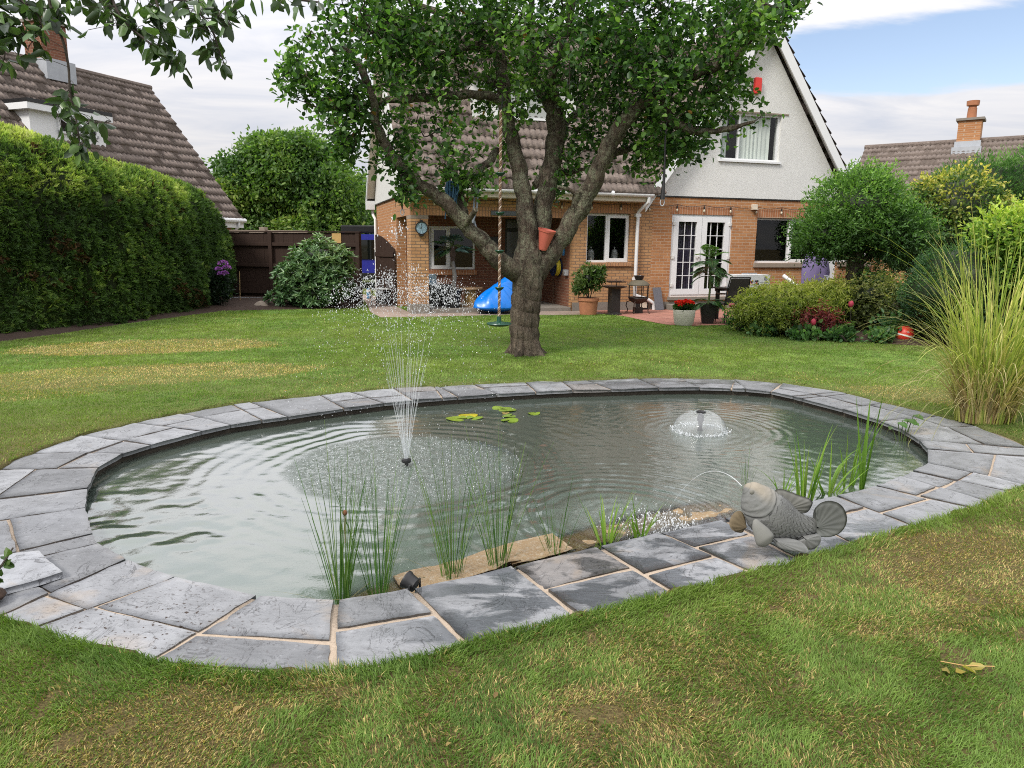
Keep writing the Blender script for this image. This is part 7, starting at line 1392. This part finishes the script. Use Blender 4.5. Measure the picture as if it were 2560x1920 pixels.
def beanbag():
    p = at_house(1246, 783, .03); R = tag(empty('beanbag', tuple(p), HA), 'crumpled bright blue beanbag slumped against the porch step', 'beanbag'); n, m_ = 64, 40; V = []
    for j in range(m_+1):
        v = j/m_
        for i in range(n):
            a = 2*math.pi*i/n; z = .92*v**.9; r = (.52*(1-v)**.45*(.85+.3*math.sin(math.pi*min(1, v*1.1+.2))))*(.02+.98*min(1, v*9)); x = math.cos(a)*r*(1.02+.2*(1-v)*(math.cos(a) < 0))+.40*v*v; y = math.sin(a)*r*.72+.15*v
            V.append((x, y, z))
    V = np.array(V); a = np.arctan2(V[:, 1], V[:, 0]); w = .05*(fbm(a*2.2+9, V[:, 2]*2.5, 3)-.5)+.022*np.sin(a*9+V[:, 2]*9+3*fbm(a, V[:, 2]*2))*sstep(0, .3, V[:, 2]); V[:, :2] *= (1+w*1.9)[:, None]; V[:, 2] += w*.4; V[:, 2] = np.maximum(V[:, 2], 0)
    I = np.arange(n*(m_+1)).reshape(m_+1, n); J = np.roll(I, -1, 1); np_obj('cover', V, [np.stack([I[:-1], J[:-1], J[1:], I[1:]], -1).reshape(-1, 4), I[0][None, ::-1], I[-1][None]], M['blue_pl'], R, smooth=True)
beanbag()
p = hw(.72, 1.1, .12); R = tag(empty('storage_box', tuple(p), HA), 'black storage box behind the pillar on the porch', 'box'); m = MB(); m.box(-.22, .5, -.2, .25, 0, .50, .02); m.build('body', M['dark'], R); m = MB(); m.box(-.23, .51, -.21, .26, .501, .54, .012); m.build('lid', M['black_metal'], R)
p = hw(.64, .98, .66); R = tag(empty('cool_box', tuple(p), HA), 'pale blue and white carton standing on the black porch box', 'box'); m = MB(); m.box(-.16, .14, -.1, .1, 0, .26, .01); m.build('carton', flat('pale_blue_card', (.42, .55, .66), .7, .1, 14), R); m = MB(); m.box(-.13, .11, -.103, -.1005, .06, .10); m.box(-.13, .02, -.103, -.1005, .15, .20); m.build('print', flat('blue_print', (.12, .24, .40), .7, .1, 10), R)
# right wall of the porch: hose reel, socket, glove, pipe
R = hroot('hose_reel', 4.10, .95, 1.10, 'navy wall reel with coiled yellow garden hose in the porch', 'hose reel')
m = MB(); rr = lambda mm: setattr(mm, 'v', [(-z, x, y) for x, y, z in mm.v])
for k, x in enumerate((.06, .10, .14, .08, .12)):
    q = .20 if k < 3 else .17; m.tube([(math.cos(a)*q, math.sin(a)*q, x) for a in np.linspace(0, 2*math.pi, 37)], .021, 8, False)
rr(m); m.build('hose', flat('yellow_hose', (.68, .56, .04), .45, .08, 12), R, True)
m = MB(); m.lathe([(0, .0), (.24, .0), (.25, .02), (.24, .03), (.10, .04), (.10, .17), (.235, .175), (.24, .19), (0, .19)], 28); rr(m); m.build('drum', flat('navy_plastic', (.012, .02, .06), .4, .1, 6), R, True)
m = MB(); m.tube([(-.1, .17, -.05), (-.06, .30, -.35), (-.02, .36, -.75), (-.10, .22, -1.0), (-.05, .1, -1.06)], .012, 6); m.build('hose_tail', flat('brown_hose', (.12, .07, .04), .5, .1, 12), R, True)
R = hroot('socket', 4.055, .38, .98, 'grey outdoor socket box on the porch side wall', 'socket'); m = MB(); m.box(-.05, .044, -.09, .09, -.075, .075, .015); m.build('housing', M['lead'], R); m = MB(); m.lathe([(0, 0), (.05, 0), (.045, .02), (0, .02)], 16, (0, 0, 0)); m.v = [(-z-.051, x, y) for x, y, z in m.v]; m.build('cover', M['plinth'], R, True)
R = hroot('glove', 4.07, .62, 1.62, 'blue glove hanging on the porch side wall', 'glove'); m = MB(); m.tube([(0, 0, 0), (-.01, -.02, -.08), (-.01, -.05, -.15)], [.03, .045, .03], 8)
for k in range(4): m.tube([(-.01, -.05+.02*k-.02, -.13), (-.015, -.07+.035*k-.02, -.21)], [.013, .009], 6)
m.build('fabric', flat('blue_glove', (.05, .2, .42), .8, .2, 30), R, True)
R = hroot('drain_pipe', 3.55, 1.2, .12, 'grey drain pipe standing in the porch behind the trunk', 'pipe'); m = MB(); m.tube([(0, 0, 0), (0, 0, 2.35)], .055, 14); m.tube([(0, 0, .0), (0, 0, .12)], .07, 14); m.build('tube', M['lead'], R, True)
# glass cloches on the sill inside the window
gc = watermat('cloche_glass', .12)
for u, l in ((4.68, 'glass cloche with candle at the left inside the small window'), (5.34, 'glass cloche with candle at the right inside the small window')):
    R = hroot('cloche', u, .24, 1.27, l, 'cloche', 'glass cloches in the window'); m = MB(); m.lathe([(.085, 0), (.085, .22), (.07, .28), (.03, .315), (.012, .32), (.012, .335), (.022, .35), (.015, .37), (0, .375)], 20); m.build('glass_bell', gc, R, True)
    m = MB(); m.lathe([(0, .0), (.035, .0), (.035, .10), (0, .10)], 14); m.build('candle', M['cream'], R, True); m = MB(); m.lathe([(0, -.012), (.10, -.012), (.10, 0), (0, 0)], 20); m.build('base', M['white'], R)
# ---- patio along the wall
def potted(name, lab, pos, pot, potmat, blobs, n, L_, W_, cols, rosette=0, soil=.9):
    R = tag(empty(name, tuple(pos)), lab, 'plant'); m = MB(); m.lathe(pot, 28); m.build('pot', potmat, R, True); zt = max(z for r, z in pot); rt = max(r for r, z in pot if z > zt*.7)
    m = MB(); m.lathe([(0, zt*soil), (rt*.86, zt*soil)], 20); m.build('compost', M['soil'], R)
    f = Fol(); core(f, blobs, .5); P, d, k, r = blob_pts(blobs, n//max(1, rosette), .35); rep = max(1, rosette); P = np.repeat(P, rep, 0); ax = np.repeat(unit(d+np.array([0, 0, .5])), rep, 0); D = unit(np.cross(ax, rdir(len(ax)))+ax*.6); g = fbm(P[:, 0]*4, P[:, 2]*4); V, F, C = leaf_arrays(P, D, L_*RNG.uniform(.7, 1.2, len(P)), W_, palette(len(P), cols, .15, np.clip(.5+1.6*(g-.45)+RNG.normal(0, .15, len(P)), 0, 1))); f.add(V, F, C); f.build('foliage', M['leaf'], R)
    T = MB(); r_ = random.Random(5)
    for i in range(5): b = blobs[i % len(blobs)]; T.tube([(r_.uniform(-.03, .03), r_.uniform(-.03, .03), zt*.8), (b[0]*.5, b[1]*.5, zt+.15), (b[0], b[1], b[2])], [.014, .010, .006], 6)
    T.build('stems', M['twig'], R, True); return R
p = at_house(1470, 786, .026)
potted('potted_shrub', 'leafy shrub in a stained terracotta pot under the small window', p, [(0, 0), (.20, 0), (.235, .33), (.255, .33), (.258, .40), (.225, .40), (.215, .34), (0, .33)], M['terra'], [(0, 0, .86, .38, .34, .34), (-.18, 0, .68, .26, .25, .2), (.16, 0, 1.0, .24, .24, .22)], 1900, .10, .018, [(.04, .085, .025), (.09, .15, .04), (.19, .23, .09)], 6)
def pedestal():
    p = at_house(1534, 786, .026); R = tag(empty('barbecue', tuple(p), HA), 'rusty black pedestal barbecue with square column and wide tray', 'barbecue')
    for nm, fn, mat in (('base', lambda m: m.lathe([(0, 0), (.20, 0), (.20, .02), (.13, .06), (0, .075)], 24), 'black_metal'), ('column', lambda m: m.box(-.115, .115, -.115, .115, .04, .62, .006), 'black_metal'), ('tray', lambda m: m.lathe([(.12, .615), (.30, .67), (.31, .685), (.29, .685), (.10, .64), (0, .64)], 4 if False else 24), 'rusty'), ('rack', lambda m: (m.box(-.24, .24, -.14, .14, .80, .815), m.tube([(.05, 0, .66), (.05, 0, .87)], .008, 6), m.tube([(-.22, -.12, .78), (.24, -.12, .78)], .008, 6), m.tube([(-.22, .12, .78), (.24, .12, .78)], .008, 6)), 'rusty')):
        m = MB(); fn(m); m.build(nm, M[mat], R, nm != 'column')
pedestal()
def fire_lantern():
    p = at_house(1594, 783, .026); R = tag(empty('fire_basket', tuple(p), HA), 'rusty iron patio fire basket with mesh cage, domed lid and scrolled legs', 'fire basket')
    m = MB(); m.lathe([(0, .24), (.10, .245), (.20, .30), (.245, .37), (.25, .38), (.235, .38), (.19, .32), (0, .26)], 28); m.build('bowl', M['rusty'], R, True)
    for i in range(4):
        a = math.pi/4+i*math.pi/2; c, s = math.cos(a), math.sin(a); m = MB(); m.tube([(c*.20, s*.20, .31), (c*.29, s*.29, .27), (c*.31, s*.31, .18), (c*.26, s*.26, .08), (c*.28, s*.28, .02), (c*.31, s*.31, .012), (c*.315, s*.315, .03)], .013, 8); m.build('leg', M['rusty'], R, True)
    m = MB()
    for i in range(8): a = 2*math.pi*i/8; m.tube([(math.cos(a)*.245, math.sin(a)*.245, .38), (math.cos(a)*.25, math.sin(a)*.25, .70)], .009, 6)
    for z in (.385, .69): m.tube([(math.cos(a)*.248, math.sin(a)*.248, z) for a in np.linspace(0, 6.2832, 29)], .010, 6, False)
    m.build('cage', M['black_metal'], R, True); m = MB(); m.lathe([(.275, .695), (.27, .715), (.20, .775), (.13, .815), (.10, .82), (.0, .82)], 28); m.build('lid', flat('olive_iron', (.10, .085, .055), .7, .3, 14), R, True); m = MB(); m.lathe([(.085, .822), (.10, .85), (.135, .93), (.12, .93), (.07, .83), (0, .83)], 24); m.build('chimney_top', M['dark'], R, True); m = MB(); m.box(-.10, .10, -.08, .08, .0, .15, .006); m.build('ash_box', M['black_metal'], R)
fire_lantern()
def leaning_slate():
    m = MB(); m.box(0, .235, 0, .025, 0, .60, .004); o = m.build('slate_panel', flat('blue_slate', (.10, .10, .115), .6, .3, 9, bump=.3), None); o.location = hloc(6.36, -.24, .03); o.rotation_euler = (rad(-17), rad(-3), HA); tag(o, 'purple-grey slate slab leaning on the wall beside the french doors', 'slate')
leaning_slate()
R = hroot('vent_panel', 6.05, -.03, .03, 'small cream cover with black frame at the wall foot behind the fire basket', 'panel'); m = MB(); m.box(-.17, .17, -.03, .02, .0, .26); m.build('frame', M['dark'], R); m = MB(); m.box(-.06, .13, -.045, -.031, .05, .22, .004); m.build('cover', M['cream'], R)
def geranium():
    p = at_house(1709, 812, .03); R = tag(empty('flower_pot', tuple(p)), 'cream stone pot of bright red geraniums at the lawn edge', 'flower pot'); m = MB(); m.lathe([(0, 0), (.185, 0), (.205, .05), (.225, .20), (.232, .31), (.225, .325), (.205, .325), (.20, .29), (0, .29)], 32); t = MT('cream_stone', (.5, .48, .4), .8, .3); n_ = t.noise(8, 5, .6, t.mapping(t.tc(), (1, 1, 7))); t.base(t.mix(n_, (.40, .39, .31), (.62, .60, .52))); t.bump(n_, .4, .01); m.build('pot', t.m, R, True)
    f = Fol(); B_ = [(0, 0, .37, .21, .2, .10)]; core(f, B_, .8); P, d, k, r = blob_pts(B_, 500, .6); V, F, C = leaf_arrays(P, unit(d+rdir(500)*.5), .06, .028, palette(500, [(.015, .045, .014), (.035, .09, .024), (.07, .14, .04)])); f.add(V, F, C); f.build('leaves', M['leaf'], R)
    f = Fol(); r_ = np.random.default_rng(3)
    for i in range(21): a = i*2.4; q = .19*math.sqrt((i+.5)/21); c = np.array([math.cos(a)*q, math.sin(a)*q, .50-.9*q*q*1.4+r_.uniform(-.05, .02)]); d = rdir(46); d[:, 2] = abs(d[:, 2]); P = c+d*.030; V, F, C = leaf_arrays(P, d+rdir(46)*.5, .032, .014, palette(46, [(.45, .008, .008), (.72, .02, .015), (.85, .06, .03)])); f.add(V, F, C)
    f.build('blooms', M['petal'], R)
geranium()
def patio_palm():
    p = at_house(1768, 808, .03); R = tag(empty('potted_palm', tuple(p)), 'tall feathery green palm in a tapered black square pot', 'plant'); m = MB(); m.lathe([(0, 0), (.17, 0), (.255, .42), (.24, .42), (.23, .37), (0, .37)], 4); m.v = [(x*math.cos(.6)-y*math.sin(.6), x*math.sin(.6)+y*math.cos(.6), z) for x, y, z in m.v]; m.build('pot', M['dark'], R); m = MB(); m.lathe([(0, .372), (.2, .372)], 4); m.build('compost', M['soil'], R)
    S_ = MB(); S_.tube([(0, 0, .37), (.02, 0, .8), (.0, 0, 1.15), (0, 0, 1.35)], [.025, .022, .02, .016], 8)
    f = Fol(); r_ = np.random.default_rng(12)
    for i in range(30):
        z0 = r_.choice([.42, .46, 1.0, 1.1, 1.2, 1.28, 1.35]); a = i*2.4+r_.uniform(-.3, .3); low = z0 < .6; ln = r_.uniform(.38, .52) if not low else r_.uniform(.3, .48); el = r_.uniform(.25, .9) if z0 < 1.3 else r_.uniform(.9, 1.35); k = 20; t_ = np.linspace(0, 1, k); D = np.array([math.cos(a), math.sin(a), 0]); mid = np.array([0, 0, z0])+D*(np.cos(el-t_*.7)*t_*ln)[:, None]+np.array([0, 0, 1.])*(np.sin(el-t_*.7)*t_*ln*1.15)[:, None]; S_.tube([tuple(q) for q in mid[::3]], .005, 5); s = np.array([-math.sin(a), math.cos(a), 0]); td = unit(np.gradient(mid, axis=0))
        for sg in (-1, 1): V, F, C = leaf_arrays(mid[3:], (s*sg+td*.9+np.array([0, 0, -.15]))[3:], (.21*np.sin(np.pi*(t_*.75+.22)))[3:], .011, palette(k-3, [(.016, .055, .020), (.035, .10, .03), (.09, .19, .055)] if z0 < 1.33 else [(.08, .17, .04), (.14, .25, .07)]), .2, np.tile([0, 0, 1.], (k-3, 1))); f.add(V, F, C)
    f.build('fronds', M['glossleaf'], R); S_.build('stem', M['green_st'], R, True)
patio_palm()
# ---- dining set
def garden_chair(name_lab, pos, rz, grey=False):
    R = tag(empty('garden_chair', tuple(pos), rz), name_lab, 'chair', 'garden chairs round the patio table'); fm = M['black_metal'] if not grey else M['lead']; sl = flat('woven_sling', (.045, .038, .034), .8, .2, 60) if not grey else flat('grey_sling', (.22, .24, .25), .8, .15, 40)
    for sx in (-1, 1):
        for nm, pts in (('leg', [(sx*.24, -.22, 0), (sx*.245, -.20, .42)]), ('leg', [(sx*.24, .24, 0), (sx*.245, .20, .42)]), ('armrest', [(sx*.25, .23, .42), (sx*.26, .20, .63), (sx*.26, -.22, .65)]), ('back_frame', [(sx*.245, -.20, .40), (sx*.24, -.26, .70), (sx*.225, -.36, 1.0)])): m = MB(); m.tube(pts, .014, 8); m.build(nm, fm, R, True)
    m = MB(); m.box(-.24, .24, -.20, .24, .405, .425, .008); m.build('seat', sl, R)
    m = MB(); m.add([(-.225, -.205, .46), (.225, -.205, .46), (.22, -.255, .70), (.205, -.35, .98), (-.205, -.35, .98), (-.22, -.255, .70), (-.225, -.222, .46), (.225, -.222, .46), (.22, -.272, .70), (.205, -.367, .98), (-.205, -.367, .98), (-.22, -.272, .70)], [(0, 1, 2, 5), (5, 2, 3, 4), (7, 6, 11, 8), (8, 11, 10, 9), (0, 6, 7, 1), (3, 9, 10, 4), (1, 7, 8, 2), (2, 8, 9, 3), (4, 10, 11, 5), (5, 11, 6, 0)]); m.build('backrest', sl, R); m = MB(); m.tube([(-.225, -.36, 1.0), (.225, -.36, 1.0)], .014, 8); m.build('top_rail', fm, R, True)
TP = at(1628, 690, 17.0); TP = np.array([TP[0], 17.0, .03])
def table():
    R = tag(empty('patio_table', tuple(TP), HA), 'dark rectangular patio table beside the french doors', 'table'); m = MB(); m.box(-.85, .85, -.45, .45, .70, .735, .008); m.build('top', M['black_metal'], R)
    for x in (-.75, .75):
        for y in (-.37, .37): m = MB(); m.box(x-.035, x+.035, y-.035, y+.035, 0, .70); m.build('leg', M['black_metal'], R)
    m = MB(); m.box(-.8, .8, -.42, -.39, .64, .70); m.box(-.8, .8, .39, .42, .64, .70); m.build('apron', M['black_metal'], R)
table()
c = at(1578, 680, 16.25); garden_chair('black sling garden chair in front of the table, its back to the lawn', (c[0], 16.25, .03), HA+rad(-8)); q = TP+np.array([*(HU*.75+HV*.95), 0]); garden_chair('grey garden chair behind the table by the wall', tuple(q), HA+rad(185), True); q = TP+np.array([*(HU*1.35-HV*.1), 0]); garden_chair('grey garden chair at the right end of the table, half hidden by the maple', tuple(q), HA+rad(95), True)
def carton():
    c = TP+np.array([*(HU*-.28-HV*.1), .735]); R = tag(empty('cardboard_box', tuple(c), HA+rad(-3)), 'white printed cardboard box with food pictures lying on the patio table', 'box'); m = MB(); m.box(-.42, .42, -.20, .20, 0, .30, .006); m.build('carton', M['white'], R); r_ = random.Random(4); cols = [flat('print_'+n_, c_, .6, .1, 9) for n_, c_ in (('red', (.55, .04, .04)), ('yellow', (.68, .5, .05)), ('green', (.12, .3, .06)), ('charcoal', (.05, .05, .05)), ('grey', (.45, .46, .48)))]
    for k, mt in enumerate(cols):
        m = MB()
        for i in range(14): x = r_.uniform(-.34, .12); z = r_.uniform(.05, .17); m.ball((x, -.2005-.0007*k, z), r_.uniform(.010, .028), 8, 6, (1, .03, 1))
        if k == 3: m.box(.20, .38, -.203, -.2012, .045, .052); m.box(.20, .38, -.203, -.2012, .088, .095); m.box(.20, .207, -.203, -.2012, .052, .088); m.box(.373, .38, -.203, -.2012, .052, .088); [m.box(.215+.018*i, .227+.018*i, -.203, -.2012, .060, .080) for i in range(8)]; m.box(.17, .40, -.203, -.2012, .135, .139)
        if k == 4: m.lathe([(.045, 0), (.040, .001), (.040, 0)], 20); m.v[-60:] = [(x+.30, -.2015-abs(z), y+.215) for x, y, z in m.v[-60:]]
        m.build('print', mt, R)
carton()
def cover():
    c = at(1757, 640, 17.6); R = tag(empty('parasol', (c[0], 17.6, .03), HA), 'closed parasol or heater under a faded purple cover, behind the shrubs', 'cover'); z0, z1 = at(1757, 614, 17.6)[2], at(1757, 548, 17.6)[2]; n = 40; V = []; pr = [(.30, z0-.55), (.31, z0-.2), (.32, z0), (.33, z0+.25), (.30, z0+.45), (.24, z1-.06), (.17, z1), (.0, z1+.03)]
    for r, z in pr:
        for k in range(n): a = 2*math.pi*k/n; q = r*(1+.05*math.sin(a*6+z*3)+.03*math.sin(a*11-z*7)); V.append((math.cos(a)*q, math.sin(a)*q*.8, z))
    I = np.arange(n*len(pr)).reshape(len(pr), n); J = np.roll(I, -1, 1); np_obj('fabric', np.array(V), np.stack([I[:-1], J[:-1], J[1:], I[1:]], -1).reshape(-1, 4), flat('faded_purple_cloth', (.16, .125, .26), .75, .12, 7, bump=.2), R, smooth=True); m = MB(); m.tube([(0, 0, 0), (0, 0, z0)], .03, 8); m.build('pole', M['black_metal'], R); m = MB(); m.lathe([(0, 0), (.25, 0), (.25, .05), (0, .08)], 20); m.build('base', M['plinth'], R, True)
cover()
m = MB(); a, b = at(1693, 596, 17.7), at(1722, 618, 17.3); m.tube([(0, 0, 0), tuple(b-a), tuple((b-a)*3.2)], .045, 10); o = m.build('waste_pipe', M['offwhite'], None, True); o.location = a; tag(o, 'white plastic pipe slanting down from the wall into the shrubs', 'pipe')
# ---- red ball, cane, sand heap, stool, can
def ball():
    c = at(1956, 712, 13.15); R = tag(empty('ball', (c[0], 13.15, .17)), 'red football with white stripe lying under the shrubs', 'ball'); m = MB(); m.ball((0, 0, 0), .15, 24, 16); m.build('skin', M['red'], R, True); m = MB(); w = MB()
    for k in range(26): a0 = -2.4+k*.075; 
    m.lathe([(.1515, -.012), (.1518, .0), (.1515, .012)], 32); rot = Matrix.Rotation(rad(14), 3, 'Y'); m.v = [tuple(rot @ Vector((x*(1-.0), y, z-.025))) for x, y, z in m.v]; m.build('stripe', M['white'], R, True); m = MB(); m.box(-.055, -.012, -.1495, -.1470, .052, .060); m.box(-.045, -.002, -.1465, -.1440, .040, .046); m.build('badge', M['white'], R)
ball()
R = tag(empty('bamboo_cane', tuple(gr(519, 658, .05))), 'upright bamboo cane with bent wire hoops in the left bed', 'cane'); m = MB(); m.tube([(0, 0, -.05), (.03, 0, .86)], .009, 6); m.build('stake', flat('bamboo', (.42, .29, .14), .6, .2, 30), R); m = MB(); m.tube([(-.28, -.1, -.02), (-.22, -.05, .18), (.0, 0, .20), (.22, .05, .18), (.28, .1, -.02)], .005, 5); m.tube([(-.28, .1, .17), (.9, -.1, .21)], .004, 5); m.build('wire', M['lead'], R)
o = patch('sand_heap', [gr(564, 668)+np.array([.27*math.cos(a), .2*math.sin(a), 0]) for a in np.linspace(0, 6.28, 20)], .03, M['sill'], lambda X, Y, e: .02+.20*sstep(-.02, .22, e)+.03*(fbm(X*18, Y*18)-.5), None); del o['kind']; tag(o, 'small heap of pale sandy gravel on the left bed', 'heap')
p = at_house(952, 764, .03); R = tag(empty('stool', tuple(p), HA+.3), 'black metal stool with pale top by the side gate', 'stool')
for x in (-1, 1):
    for y in (-1, 1): m = MB(); m.tube([(x*.20, y*.16, 0), (x*.17, y*.14, .43)], .014, 8); m.build('leg', M['black_metal'], R)
m = MB(); [m.tube([(x0, y0, .15), (x1, y1, .15)], .009, 6) for x0, y0, x1, y1 in ((-.19, -.155, .19, -.155), (.19, -.155, .19, .155), (.19, .155, -.19, .155), (-.19, .155, -.19, -.155))]; m.build('stretcher', M['black_metal'], R); m = MB(); m.box(-.20, .20, -.165, .165, .43, .455, .01); m.build('seat', M['offwhite'], R)
p = at_house(922, 746, .03); R = tag(empty('gas_bottle', tuple(p)), 'blue and white cylinder standing by the side path', 'cylinder'); m = MB(); m.lathe([(0, 0), (.06, 0), (.065, .02), (.065, .26), (.05, .30), (0, .30)], 18); m.build('body', flat('blue_can', (.05, .20, .38), .4, .1, 6), R, True); m = MB(); m.lathe([(.066, .2), (.067, .21), (.067, .26), (.066, .27)], 18); m.build('label_band', M['white'], R, True)
